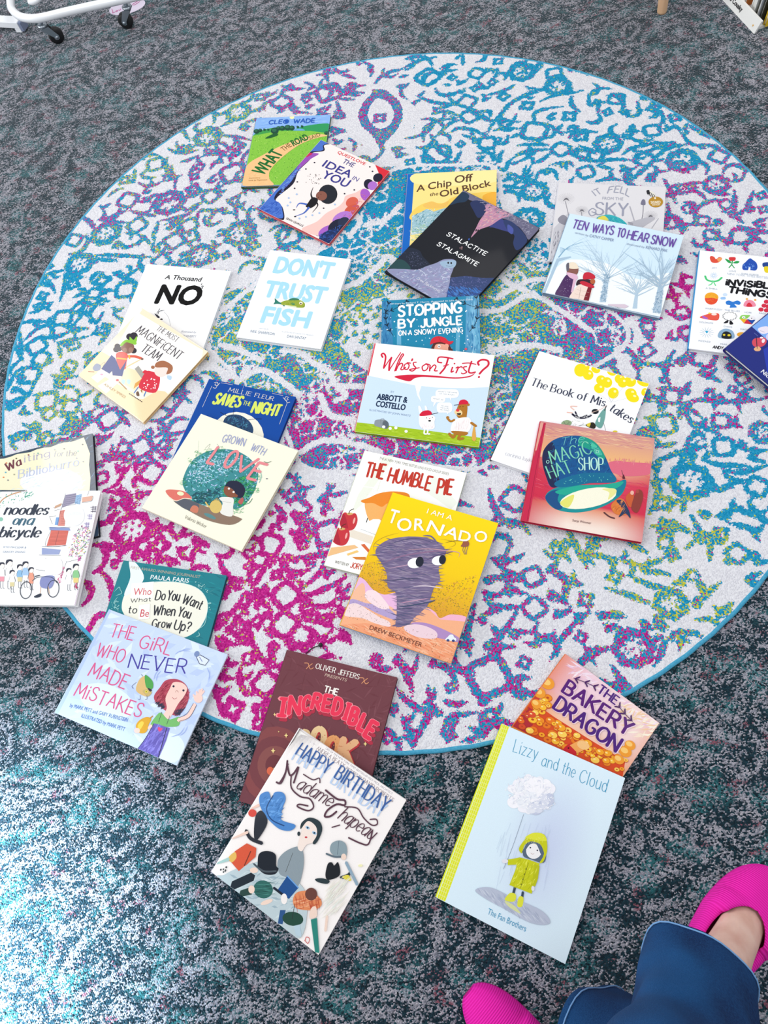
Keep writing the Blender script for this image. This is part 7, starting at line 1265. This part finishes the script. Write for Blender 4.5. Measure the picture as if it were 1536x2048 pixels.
book('pie', 'white picture book with red title, apples and a pie, half under the yellow book', art_pie, SATIN, '#c8ccb8', base='#fbfaf5')
book('torn', 'bright yellow picture book with a grey purple twister that has eyes', art_torn, SATIN, '#d8b028', back='#90a8d8', base='#f8d414', fn=torn_fn, grid=(1, 16))
book('whodo', 'glossy teal picture book with cream oval of handwriting, half under the pale blue girl book', art_whodo, GLOSSY, '#0f5a68', base='#167c88')
book('girl', 'pale blue landscape paperback with pink lettering and a red haired girl', art_girl, SATIN, '#c8d8f0', base='#c8d8f6', soft=True)
book('incr', 'maroon picture book with pink lettering, half under the many hats book', art_incr, MATTE, '#5c3038', base='#714048')
book('madm', 'off white picture book with ring of hats and brown script, its upper left corner curling', art_madm, SATIN, '#f0ecec', base='#f8f1ee', curl=curl_corner, grid=(30, 36))
book('bak', 'orange picture book of baked buns, half under the tall pale blue book', art_bak, SATIN, '#d86a24', base='#f0b070', fn=bak_fn, grid=(14, 14))
book('lizzy', 'tall pale blue picture book with yellow gingham spine and figure in yellow raincoat', art_lizzy, MATTE, '#d0e4ee', spine='#e0e628', base='#dceef8', fn=liz_fn, grid=(18, 24))

bpy.data.objects.remove(_to); bpy.data.curves.remove(_tc)


# ---------------------------------------------------------------- tubes, lathes
def tube(bm, P, r, n=14, caps=True):
    P = np.asarray(P, float); R = np.full(len(P), r) if np.isscalar(r) else np.asarray(r); d = np.gradient(P, axis=0); d /= np.linalg.norm(d, axis=1)[:, None]
    u = np.cross(d[0], (0, 0, 1.0)); u = u if np.linalg.norm(u) > 1e-3 else np.array([1.0, 0, 0]); rows = []
    for i in range(len(P)):
        u = u - d[i] * (u @ d[i]); u /= np.linalg.norm(u); v = np.cross(d[i], u)
        rows.append([bm.verts.new(tuple(P[i] + R[i] * (math.cos(2 * math.pi * k / n) * u + math.sin(2 * math.pi * k / n) * v))) for k in range(n)])
    for i in range(len(P) - 1):
        for k in range(n): bm.faces.new((rows[i][k], rows[i][(k + 1) % n], rows[i + 1][(k + 1) % n], rows[i + 1][k]))
    if caps: bm.faces.new(rows[0]); bm.faces.new(rows[-1])


def arc(P, n=7):
    return catmull3(P, n)


def catmull3(P, k=7):
    P = np.asarray(P, float); n = len(P); out = []
    for i in range(n - 1):
        a, b, c, d = P[max(i - 1, 0)], P[i], P[i + 1], P[min(i + 2, n - 1)]
        for t in np.arange(k) / k: out.append(0.5 * (2 * b + (c - a) * t + (2 * a - 5 * b + 4 * c - d) * t * t + (3 * b - a - 3 * c + d) * t ** 3))
    out.append(P[-1]); return np.array(out)


def box(bm, c, sx, sy, sz, rot=0.0, tilt=None):
    m = Matrix.Translation(c) @ (tilt or Matrix.Rotation(rot, 4, 'Z')) @ Matrix.Diagonal((sx, sy, sz, 1))
    return bmesh.ops.create_cube(bm, size=1, matrix=m)


def disc_lathe(bm, prof, M, n=28):
    rows = [[bm.verts.new(M @ Vector((r * math.cos(2 * math.pi * k / n), r * math.sin(2 * math.pi * k / n), z))) for k in range(n)] for r, z in prof]
    for i in range(len(prof) - 1):
        for k in range(n): bm.faces.new((rows[i][k], rows[i][(k + 1) % n], rows[i + 1][(k + 1) % n], rows[i + 1][k]))
    bm.faces.new(rows[0]); bm.faces.new(rows[-1])


WHITE = material('white_enamel', '#eef0f4', 0.25, coat=0.3); RUBBER = material('black_rubber', '#101014', 0.55); ZINC = material('zinc_plate', '#aeb6be', 0.3, metal=0.9)
GREYP = material('grey_plastic', '#7c86a0', 0.5); BIRCH = material('birch_wood', '#dfb288', 0.5); n_ = N(BIRCH)
_w = n_('TexNoise', {'Vector': n_('Mapping', {'Vector': n_('TexCoord').outputs['Object'], 'Scale': (60, 60, 5)}), 'Scale': 1.5, 'Detail': 3.0})
n_.put(n_.b.inputs['Base Color'], n_.mix(_w.outputs['Fac'], rgba('#d9a67c'), rgba('#ecc9a4')))

# ---------------------------------------------------------------- white tube trolley on castors, upper left
cart = empty('trolley', (-0.6, 1.6, 0), 'white tubular trolley on black castors at the upper left corner', 'trolley')
CI = Matrix.Translation(-Vector(cart.location))


def in_cart(o): o.parent = cart; o.matrix_parent_inverse = CI; return o


# one bent tube: near rail with a wide corner, side rails running back
near = [(-0.830, 2.05, .09), (-0.832, 1.75, .09), (-0.836, 1.60, .09), (-0.828, 1.555, .09), (-0.806, 1.515, .09), (-0.772, 1.489, .09), (-0.732, 1.476, .09), (-0.65, 1.469, .09), (-0.465, 1.447, .09), (-0.36, 1.435, .09), (-0.315, 1.445, .09), (-0.285, 1.48, .09), (-0.275, 1.53, .09), (-0.262, 1.75, .09), (-0.25, 2.05, .09)]
bm = bmesh.new(); tube(bm, catmull3(near, 5), 0.0125, 16); in_cart(from_bm('base_frame', bm, WHITE, None, True))
for q in (near[0], near[-1]):
    bm = bmesh.new(); tube(bm, [(q[0], q[1], 0.088), (q[0], q[1], 0.6)], 0.0125, 14); in_cart(from_bm('upright', bm, WHITE, None, True))
bm = bmesh.new(); tube(bm, catmull3([(-0.770, 1.563, .10), (-0.745, 1.556, .10), (-0.66, 1.575, .12), (-0.27, 1.62, .12)], 5), 0.009, 12); in_cart(from_bm('cross_bar', bm, WHITE, None, True))


def castor(at, yaw, name='castor'):
    """swivel castor below a point of the frame"""
    z = 0.079; r = 0.0235
    root = empty(name, (0, 0, 0)); in_cart(root); root.location = (at[0], at[1], 0)
    off = 0.024
    bm = bmesh.new(); disc_lathe(bm, [(0.006, z + 0.002), (0.006, z - 0.010)], Matrix()); 
    bm2 = from_bm('stem', bm, ZINC, root, True)
    bm = bmesh.new(); disc_lathe(bm, [(0.011, z - 0.009), (0.0155, z - 0.012), (0.0155, z - 0.016), (0.013, z - 0.019)], Matrix()); from_bm('swivel', bm, ZINC, root, True)
    ax = Vector((-math.sin(yaw), math.cos(yaw), 0)); fd = Vector((math.cos(yaw), math.sin(yaw), 0))
    for s in (-1, 1):
        bm = bmesh.new(); lo = []
        for t in (0.0125, 0.0145):
            o_ = ax * s * t; ring = []
            for f, zz in ((-0.013, z - 0.0185), (0.014, z - 0.0185), (off + 0.008, r + 0.004), (off + 0.007, r - 0.005), (off, r - 0.008), (off - 0.007, r - 0.005), (off - 0.009, r + 0.004)): ring.append(bm.verts.new(fd * f + o_ + Vector((0, 0, zz))))
            lo.append(ring)
        bm.faces.new(lo[0]); bm.faces.new(lo[1]); m = len(lo[0])
        for i in range(m): bm.faces.new((lo[0][i], lo[0][(i + 1) % m], lo[1][(i + 1) % m], lo[1][i]))
        from_bm('fork', bm, ZINC, root)
        bm = bmesh.new(); M = Matrix.Translation(fd * off + ax * s * 0.0155 + Vector((0, 0, r))) @ ax.to_track_quat('Z', 'Y').to_matrix().to_4x4(); disc_lathe(bm, [(0.0045, -0.0015), (0.005, 0), (0.0045, 0.0015)], M, 12); from_bm('axle', bm, ZINC, root, True)
    bm = bmesh.new(); M = Matrix.Translation(fd * off + Vector((0, 0, r))) @ ax.to_track_quat('Z', 'Y').to_matrix().to_4x4()
    disc_lathe(bm, [(0.008, -0.0105), (r - 0.004, -0.0105), (r, -0.007), (r, 0.007), (r - 0.004, 0.0105), (0.008, 0.0105)], M, 32); from_bm('wheel', bm, RUBBER, root, True)


castor((-0.752, 1.487), 0.55 - 0.35); castor((-0.474, 1.452), 2.75)

# white flat foot of another stand, far left
fo = empty('stand_foot', (-0.866, 1.634, 0), 'flat white metal stand foot with a grey end cap, at the left picture edge', 'stand')
d1 = Vector((0.87, -0.49, 0)).normalized(); sd = Vector((-d1.y, d1.x, 0))
def bar(p0, p1, w0, w1, z0, z1):
    bm = bmesh.new(); v = []
    for p, w in ((p0, w0), (p1, w1)):
        for s, z in ((-1, z0), (1, z0), (1, z1), (-1, z1)): v.append(bm.verts.new(p + sd * s * w / 2 + Vector((0, 0, z))))
    for f in ((0, 1, 2, 3), (7, 6, 5, 4), (0, 4, 5, 1), (1, 5, 6, 2), (2, 6, 7, 3), (3, 7, 4, 0)): bm.faces.new([v[i] for i in f])
    bmesh.ops.bevel(bm, geom=bm.edges[:], offset=0.0015, segments=2, affect='EDGES'); return bm
tip = Vector((0.035, -0.025, 0))
from_bm('foot_bar', bar(tip - d1 * 0.4, tip - d1 * 0.012, 0.034, 0.034, 0.014, 0.034), WHITE, fo)
from_bm('foot_pad', bar(tip - d1 * 0.036, tip - d1 * 0.012, 0.032, 0.032, 0.0, 0.014), WHITE, fo)
from_bm('end_cap', bar(tip - d1 * 0.0125, tip, 0.034, 0.032, 0.004, 0.033), GREYP, fo)['label'] = 'grey plastic end cap'

# oval card lying on the carpet behind the right castor
PAPERW = material('pale_card', '#d9cfe2', 0.6); PINKI = material('pink_ink', '#c0408c', 0.7)
cd = empty('oval_card', (-0.488, 1.572, 0), 'pale oval card with pink script lying behind the right castor', 'card')
bm = bmesh.new(); disc_lathe(bm, [(1, 0.0002), (1, 0.0012)], Matrix.Rotation(-0.1, 4, 'Z') @ Matrix.Diagonal((0.062, 0.038, 1, 1)), 40); from_bm('card', bm, PAPERW, cd)
x0 = -0.052
for P_ in ([(0, .012), (.002, -.004), (.001, -.012), (.010, -.010)], [(.014, -.006), (.012, -.010), (.016, -.012), (.019, -.008), (.015, -.005)], [(.022, -.006), (.025, -.012), (.029, -.005)], [(.070, -.006), (.078, -.002), (.090, .002), (.100, .004)], [(.074, -.012), (.086, -.009), (.096, -.004)]):
    q = catmull(P_, k=4); bm = bmesh.new(); tube(bm, [(x0 + a, b + .004 + .12 * a - .004, 0.0014) for a, b in q], 0.0009, 5); from_bm('script_stroke', bm, PINKI, cd)

# ---------------------------------------------------------------- stool leg and shelf of the upper right corner
st = empty('stool', (1.03, 0.805, 0), 'round tapered birch leg of a stool standing at the top edge', 'stool')
bm = bmesh.new(); tube(bm, [(0, 0, 0), (0, 0, 0.004), (-0.004, 0.012, 0.10), (-0.012, 0.03, 0.42)], [0.0125, 0.0135, 0.0155, 0.019], 24); from_bm('leg', bm, BIRCH, st, True)
bm = bmesh.new(); disc_lathe(bm, [(0.16, 0), (0.165, 0.006), (0.165, 0.024), (0.16, 0.03)], Matrix.Translation((-0.05, 0.15, 0.418)), 40); from_bm('seat', bm, BIRCH, st, True)
for a in (1.22, 2.45):
    bm = bmesh.new(); tube(bm, [(-0.05 + 0.16 * math.cos(a), 0.15 + 0.16 * math.sin(a), 0), (-0.05 + 0.11 * math.cos(a), 0.15 + 0.11 * math.sin(a), 0.42)], [0.0125, 0.019], 20); from_bm('leg', bm, BIRCH, st, True)

CREAM = material('white_board', '#f1f1ee', 0.45); YEL = material('yellow_board', '#e6bf1e', 0.5); DARKB = material('dark_cover', '#3a3a30', 0.35); SILV = material('silver_film', '#c8ccd4', 0.2, metal=0.4); ORNG = material('orange_print', '#c8742c', 0.5); INKB = material('black_ink', '#1c1c20', 0.6)


def upright_book(label, p0, p1, hgt, th, mat, lean=0.0, cover=None):
    """a picture book standing on edge along p0 -> p1"""
    p0, p1 = Vector(p0), Vector(p1); d = (p1 - p0).normalized(); n = Vector((-d.y, d.x, 0)); L = (p1 - p0).length
    root = empty('standing_book', p0, label, 'book'); M = Matrix(((d.x, n.x, 0, 0), (d.y, n.y, 0, 0), (0, 0, 1, 0), (0, 0, 0, 1))) @ Matrix.Rotation(lean, 4, 'X')
    for nm, y0, y1, x0, z0, m_ in (('front_cover', 0, 0.0024, 0, 0, mat), ('back_cover', th - 0.0024, th, 0, 0, cover or mat), ('page_block', 0.0025, th - 0.0025, 0.003, 0.003, PAPER)):
        bm = bmesh.new(); box(bm, ((x0 + L - x0) / 2, (y0 + y1) / 2, hgt / 2), L - 2 * x0, y1 - y0, hgt - 2 * z0); bmesh.ops.transform(bm, matrix=M, verts=bm.verts); from_bm(nm, bm, m_, root)
    return root, M


# low white front board of a face-out book bin, with the books standing in it
bin_ = empty('book_bin', (1.213, 0.613, 0), 'white low book bin front with black lettering and small star at the upper right', 'book bin')
dv = Vector((-0.065, 0.96, 0)).normalized(); nv = Vector((dv.y, -dv.x, 0))
bm = bmesh.new(); v = []
for s in (0, 0.006):
    for a, z in ((0, 0), (0.9, 0), (0.9, 0.032), (-0.002, 0.032)): v.append(bm.verts.new(dv * a + nv * s * 1.0 + nv * (z * 0.28) + Vector((0, 0, z))))
for f in ((0, 1, 2, 3), (7, 6, 5, 4), (0, 4, 5, 1), (1, 5, 6, 2), (2, 6, 7, 3), (3, 7, 4, 0)): bm.faces.new([v[i] for i in f])
from_bm('front_board', bm, CREAM, bin_)
bm = bmesh.new(); box(bm, nv * 0.11 + dv * 0.46 + Vector((0, 0, 0.004)), 0.9, 0.18, 0.008, math.atan2(dv.y, dv.x)); from_bm('bottom_board', bm, CREAM, bin_)
# lettering along the front board (runs away from the near corner)
_c = bpy.data.curves.new('board_lettering', 'FONT'); _c.body = 'ists Cousky'; _c.size = 0.016; _c.extrude = 0.0002; _c.offset = 0.0004; _c.align_x = 'RIGHT'
_o = bpy.data.objects.new('board_lettering', _c); COL.objects.link(_o); bpy.context.view_layer.update()
_me = bpy.data.meshes.new_from_object(_o.evaluated_get(bpy.context.evaluated_depsgraph_get())); bpy.data.objects.remove(_o)
lt = bpy.data.objects.new('board_lettering', _me); COL.objects.link(lt); lt.parent = bin_; _me.materials.clear(); _me.materials.append(INKB)
upv = (nv * 0.28 + Vector((0, 0, 1))).normalized(); xd = -dv; zn = xd.cross(upv)
lp = dv * 0.082 + upv * 0.014 - nv * 0.0006
lt.matrix_local = Matrix(((xd.x, upv.x, zn.x, lp.x), (xd.y, upv.y, zn.y, lp.y), (xd.z, upv.z, zn.z, lp.z), (0, 0, 0, 1)))
STAR = material('gold_star', '#e0a83c', 0.5); bm = bmesh.new()
sp = dv * 0.018 + upv * 0.013 - nv * 0.0006; vs = [bm.verts.new(sp + xd * (r_ * math.cos(a_)) + upv * (r_ * math.sin(a_))) for i in range(10) for r_, a_ in [((0.0036, 0.0016)[i % 2], math.pi / 2 + i * math.pi / 5)]]
bm.faces.new(vs); from_bm('star', bm, STAR, bin_)['label'] = 'small gold star'
def rugpt(x, y, z):
    d = FW + (x - 768) / FPX * RT - (y - 1024) / FPX * UP; p = CAM + d * ((z - CAM[2]) / d[2]); return Vector(p)


for (x, y), L, hg, th, m_, mc, lb in (((1491, 12), .19, .20, .012, ORNG, CREAM, 'orange book standing in the white bin, farthest along the lettered board'), ((1505, 33), .22, .25, .020, CREAM, None, 'white book standing in the white bin, just behind the lettered board'),
                                 ((1512, 41), .22, .24, .012, SILV, DARKB, 'silver edged book in the white bin beside the white one'), ((1519, 45), .22, .25, .0095, DARKB, None, 'dark covered book in the white bin before the yellow one'), ((1530, 54), .21, .23, .012, YEL, None, 'yellow covered book in the white bin at the picture edge')):
    p_ = rugpt(x, y, .009); upright_book(lb, p_, p_ + Vector((1, 0, 0)) * L, hg, th, m_, 0.0, mc)

# black cord with a bead on the rug above the maroon book
bmk = empty('bead_cord', (-0.305, -0.655, 0.007), 'thin black cord ending in a small bead above the maroon book', 'cord')
a_, b_, c_ = rugpt(612, 1307, .0095), rugpt(626, 1299, .0095), rugpt(641, 1290, .0115)
bmk.location = (c_.x, c_.y, 0.007)
bm = bmesh.new(); tube(bm, catmull3([Vector((*a_.xy, .0095)) - bmk.location, b_ - bmk.location + Vector((0, .003, 0)), Vector((c_.x, c_.y, .0098)) - bmk.location], 6), 0.0011, 8); from_bm('cord', bm, RUBBER, bmk, True)
bm = bmesh.new(); bmesh.ops.create_uvsphere(bm, u_segments=16, v_segments=10, radius=0.0046, matrix=Matrix.Translation((0, 0, 0.0047))); from_bm('bead', bm, RUBBER, bmk, True)


# ---------------------------------------------------------------- the seated reader at the lower right: crossed ankles, jeans, pink flats
SKIN = material('skin', '#dcb3a2', 0.5, spec=0.35); SKIN.node_tree.nodes['Principled BSDF'].inputs['Subsurface Weight'].default_value = 0.15
SKIN.node_tree.nodes['Principled BSDF'].inputs['Subsurface Radius'].default_value = (0.01, 0.004, 0.002)
_n = N(SKIN); _t = _n('TexNoise', {'Vector': _n('TexCoord').outputs['Object'], 'Scale': 28.0, 'Detail': 4.0})
_n.put(_n.b.inputs['Base Color'], _n.mix(_n.rng(_t.outputs['Fac'], .35, .65), rgba('#d3a595'), rgba('#e3bfb0')))
KNIT = material('pink_knit', '#ee1fae', 0.8, spec=0.2); _n = N(KNIT)
_uv = _n('UVMap'); _sx = _n('SeparateXYZ', {0: _n('Attribute', attribute_name='knit').outputs['Vector']})
_rib = _n.math('SINE', _n.math('MULTIPLY', _sx.outputs[0], 1900.0)); _row = _n.math('SINE', _n.math('MULTIPLY', _sx.outputs[1], 260.0))
_n.put(_n.b.inputs['Base Color'], _n.mix(_n.rng(_rib, -1, 1), rgba('#e0169c'), rgba('#f52ab8')))
_n.put(_n.b.inputs['Normal'], _n('Bump', {'Height': _n.math('ADD', _rib, _n.math('MULTIPLY', _row, 0.4)), 'Strength': 0.5, 'Distance': 0.0012}))
SOLE = material('pink_sole', '#c0187c', 0.7)
DENIM = material('blue_denim', '#1d4f8e', 0.85, spec=0.2); _n = N(DENIM); _pos = _n('TexCoord').outputs['Object']
_tone = _n('Attribute', attribute_name='tone').outputs['Fac']; _tw = _n('TexNoise', {'Vector': _n('Mapping', {'Vector': _pos, 'Rotation': (0.4, 0.3, 0.8), 'Scale': (900, 260, 900)}), 'Scale': 1.0, 'Detail': 2.0}).outputs['Fac']
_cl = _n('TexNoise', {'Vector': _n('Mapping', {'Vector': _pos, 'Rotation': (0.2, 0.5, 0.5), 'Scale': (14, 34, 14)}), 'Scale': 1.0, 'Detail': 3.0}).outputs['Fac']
_f = _n.math('ADD', _tone, _n.math('MULTIPLY', _n.math('SUBTRACT', _cl, 0.5), 0.7), clamp=True)
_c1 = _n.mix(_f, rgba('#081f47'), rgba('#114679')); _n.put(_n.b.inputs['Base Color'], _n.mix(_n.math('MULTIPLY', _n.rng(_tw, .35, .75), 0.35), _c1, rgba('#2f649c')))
_n.put(_n.b.inputs['Normal'], _n('Bump', {'Height': _n.math('ADD', _tw, _n.math('MULTIPLY', _cl, 2.0)), 'Strength': 0.5, 'Distance': 0.003}))
THREAD = material('hem_thread', '#6f9ccc', 0.8)

person = empty('person', (0.05, -1.75, 0), 'seated person in blue jeans and pink flats with crossed ankles, legs only in view', 'person')
PI_ = Matrix.Translation(-Vector(person.location))


def on_person(o): o.parent = person; o.matrix_parent_inverse = PI_; return o


AN = rugpt(1444, 1944, 0.27)                                             # ankle of the foot that hangs in front
FA = Vector((0.88, 0.43, -0.22)).normalized(); FB = Vector((-0.51, 0.86, 0)).normalized()
TB = Vector((-0.238, -1.340, 0)); AB = TB - FB * 0.19 + Vector((0, 0, 0.085))
KA = rugpt(1350, 2330, 0.60); KB = Vector((0.27, -1.63, 0.47)); HA = Vector((-0.03, -2.02, 0.50)); HB = Vector((0.17, -2.05, 0.50)); PV = Vector((0.07, -2.10, 0.56))
UPA = (Vector((0, 0, 1)) - FA * FA.z).normalized()


def grow(name, chains, mat):
    """one continuous skin over joined chains of (point, rx, ry); equal points are shared"""
    V = []; E = []; R = []; key = {}
    for ch in chains:
        prev = None
        for p, rx, ry in ch:
            k = tuple(round(c, 4) for c in p)
            if k not in key: key[k] = len(V); V.append(tuple(p)); R.append((rx, ry))
            i = key[k]
            if prev is not None: E.append((prev, i))
            prev = i
    me = bpy.data.meshes.new(name); me.from_pydata(V, E, []); o = bpy.data.objects.new(name, me); COL.objects.link(o); me.materials.append(mat)
    m = o.modifiers.new('skin', 'SKIN'); m.use_smooth_shade = True
    if not me.skin_vertices: me.attributes
    for i, sv in enumerate(me.skin_vertices[0].data): sv.radius = R[i]; sv.use_root = (i == 0)
    s = o.modifiers.new('smooth', 'SUBSURF'); s.levels = 2; s.render_levels = 2
    return o


def leg(hip, knee, ank, f, up):
    sh = lambda t: knee.lerp(ank, t)
    return [(PV, .11, .09), (hip, .085, .085), (hip.lerp(knee, .5), .075, .075), (knee, .050, .050), (sh(.3), .046, .046), (sh(.65), .036, .036), (sh(.88), .032, .032), (ank, .034, .036), (ank + f * .045 - up * .028, .031, .031), (ank + f * .095 - up * .052, .031, .021), (ank + f * .145 - up * .064, .03, .013), (ank + f * .170 - up * .067, .022, .009)]


body = grow('body', [leg(HA, KA, AN, FA, UPA), leg(HB, KB, AB, FB, Vector((0, 0, 1))), [(PV, .11, .09), (PV + Vector((0, -.02, .18)), .12, .09), (PV + Vector((0, -.02, .36)), .13, .10)],
                     [(AN, .034, .036), (AN - FA * .035 - UPA * .035, .027, .03)], [(AB, .034, .036), (AB - FB * .035 - Vector((0, 0, .035)), .027, .03)]], SKIN)
on_person(body)


def flat(name, heel, f, up):
    """ballet flat: knitted upper with a wide throat, thin sole; heel = back of the sole on its under side"""
    L = 0.252; s_ = f.cross(up).normalized(); nS, nC = 56, 12
    def W(s): return 0.047 * (min(1, (s / .10)) ** .5 if s < .10 else 1) * (0.66 + 0.34 * min(1, max(0, (s - .22) / .35)) ** .8 if s < .57 else max(0.0, 1 - ((s - .57) / .435) ** 2.7) ** .5)
    def top(s): return 0.060 - 0.014 * min(1, s / .45) if s < .55 else 0.046 * max(0, 1 - ((s - .55) / .46) ** 2.2) ** .6 + .012
    V = []; F = []; KN = []
    for i in range(nS + 1):
        s = 0.004 + 0.992 * i / nS; w = W(s); q = (s - .34) / .335; op = w * .80 * math.sqrt(max(0, 1 - q * q)) if abs(q) < 1 else 0
        h = top(s)
        for side in (-1, 1):
            for j in range(nC + 1):
                t = j / nC; a = t * math.pi / 2
                x = op + (w - op) * math.cos(a) ** .75 if t < 1 else op; bul = 0.004 * math.sin(math.pi * t); z = .004 + (h - .004) * math.sin(a) ** .9
                p = heel + f * (s * L) + s_ * side * (x + bul * (1 if op else 0)) + up * z; V.append(p); KN.append((s * L, t * .06, 0))
    m = nC + 1
    for i in range(nS):
        for sd in (0, 1):
            for j in range(nC):
                a = (i * 2 + sd) * m + j; b = a + 2 * m; F.append((a, b, b + 1, a + 1) if sd == 0 else (a, a + 1, b + 1, b))
    # close the back of the heel
    for j in range(nC): F.append((j, j + 1, m + j + 1, m + j))
    me = bpy.data.meshes.new('upper'); me.from_pydata([tuple(v) for v in V], [], F); at = me.attributes.new('knit', 'FLOAT_VECTOR', 'POINT'); at.data.foreach_set('vector', np.array(KN, np.float32).ravel()); b_ = bmesh.new(); b_.from_mesh(me); bmesh.ops.remove_doubles(b_, verts=b_.verts, dist=0.0004); bmesh.ops.recalc_face_normals(b_, faces=b_.faces); b_.to_mesh(me); b_.free(); me.shade_smooth(); me.materials.append(KNIT)
    root = empty(name, (0, 0, 0)); on_person(root); root.location = heel
    o = bpy.data.objects.new('upper', me); COL.objects.link(o); o.parent = root; o.matrix_parent_inverse = Matrix.Translation(-heel)
    sd = o.modifiers.new('thick', 'SOLIDIFY'); sd.thickness = 0.002; sd.offset = 0
    V = []; n = 40; P = [(0.004 + 0.992 * i / n) for i in range(n + 1)]; O = [(s, W(s)) for s in P] + [(s, -W(s)) for s in reversed(P)]
    bm = bmesh.new(); lo = [bm.verts.new(heel + f * (s * L) + s_ * w) for s, w in O]; hi = [bm.verts.new(heel + f * (s * L) + s_ * w * 1.02 + up * .007) for s, w in O]
    bm.faces.new(lo); bm.faces.new(hi)
    for i in range(len(O)): bm.faces.new((lo[i], lo[(i + 1) % len(O)], hi[(i + 1) % len(O)], hi[i]))
    so = from_bm('sole', bm, SOLE, root); so.matrix_parent_inverse = Matrix.Translation(-heel)


flat('shoe', TB - FB * 0.250, FB, Vector((0, 0, 1)))
flat('shoe', AN - FA * 0.062 - UPA * 0.085, FA, UPA)


def trouser(name, axis, radii, squash, seed, tonedir):
    """denim leg: open flared hem at axis[0], turned in; wrinkles across the shin"""
    P = catmull3(axis, 8); n = len(P); R = np.interp(np.linspace(0, 1, n), np.linspace(0, 1, len(radii)), radii); d = np.gradient(P, axis=0); d /= np.linalg.norm(d, axis=1)[:, None]
    g = random.Random(seed); K = 44; V = []; FD = []; fd = np.array(tonedir, float); fd /= np.linalg.norm(fd)
    u = np.cross(d[0], (0, 0, 1.0)); u /= np.linalg.norm(u); fr = []
    for i in range(n): u = u - d[i] * (u @ d[i]); u /= np.linalg.norm(u); fr.append((u, np.cross(d[i], u)))
    ph = [g.random() * 6 for _ in range(6)]
    def ring(i, k, off):
        t = i / (n - 1); a = 2 * math.pi * k / K; u, v = fr[i]
        w = 1 + .035 * math.sin(3 * a + ph[0] + 5 * t) + .05 * (1 - t) ** 4 * math.sin(2 * a + ph[1]) + .03 * abs(math.sin(17 * t + 1.6 * math.sin(a + ph[2]))) ** 3 * min(1, t * 6) + .028 * math.sin(4 * a - 16 * t + ph[3]) + .02 * math.sin(7 * a + 21 * t + ph[4])
        r = R[i] * w + off; return P[i] + u * math.cos(a) * r + v * math.sin(a) * r * squash, w
    rows = []
    for i, off in [(4, -.004), (2, -.004), (0, -.003)] + [(i, 0) for i in range(n)]:
        row = []
        for k in range(K):
            p, w = ring(i, k, off); row.append(len(V)); V.append(tuple(p)); nn = np.array(p) - P[i]; nn /= np.linalg.norm(nn) + 1e-9; t = i / (n - 1)
            FD.append(max(0, min(1, .15 + 1.5 * (nn @ fd - .25) * min(1, max(0, (t - .08) * 6)) + (w - 1) * 5)))  # denim colour paler on the up-and-forward side and on wrinkle ridges
        rows.append(row)
    F = [(rows[i][k], rows[i][(k + 1) % K], rows[i + 1][(k + 1) % K], rows[i + 1][k]) for i in range(len(rows) - 1) for k in range(K)]
    me = bpy.data.meshes.new(name); me.from_pydata(V, [], F); me.attributes.new('tone', 'FLOAT', 'POINT').data.foreach_set('value', np.array(FD, np.float32)); me.shade_smooth(); me.materials.append(DENIM)
    o = bpy.data.objects.new(name, me); COL.objects.link(o); on_person(o)
    s = o.modifiers.new('smooth', 'SUBSURF'); s.levels = 1; s.render_levels = 1
    bm = bmesh.new(); i = 1; tube(bm, [ring(i, k % K, .0012)[0] for k in range(K + 1)], .0011, 6); h = from_bm('hem_stitching', bm, THREAD, None, True); h.parent = o
    return o


pale_dir = (-0.25, 0.55, 0.8)
trouser('trouser_leg', [rugpt(1398, 1956, 0.31), rugpt(1390, 2030, 0.37), rugpt(1374, 2130, 0.46), KA, HA.lerp(KA, .55), HA], [.074, .070, .070, .078, .092, .115], .82, 3, pale_dir)
trouser('trouser_leg', [Vector((-0.080, -1.452, .115)), Vector((0.02, -1.495, .215)), Vector((0.13, -1.55, .33)), KB, HB.lerp(KB, .55), HB], [.108, .090, .078, .085, .095, .115], .95, 8, pale_dir)
w_ = grow('waist', [[(HA + Vector((0, 0, .01)), .115, .10), (PV, .15, .12), (HB + Vector((0, 0, .01)), .115, .10)], [(PV, .15, .12), (PV + Vector((0, -.02, .17)), .15, .115)]], DENIM); on_person(w_)
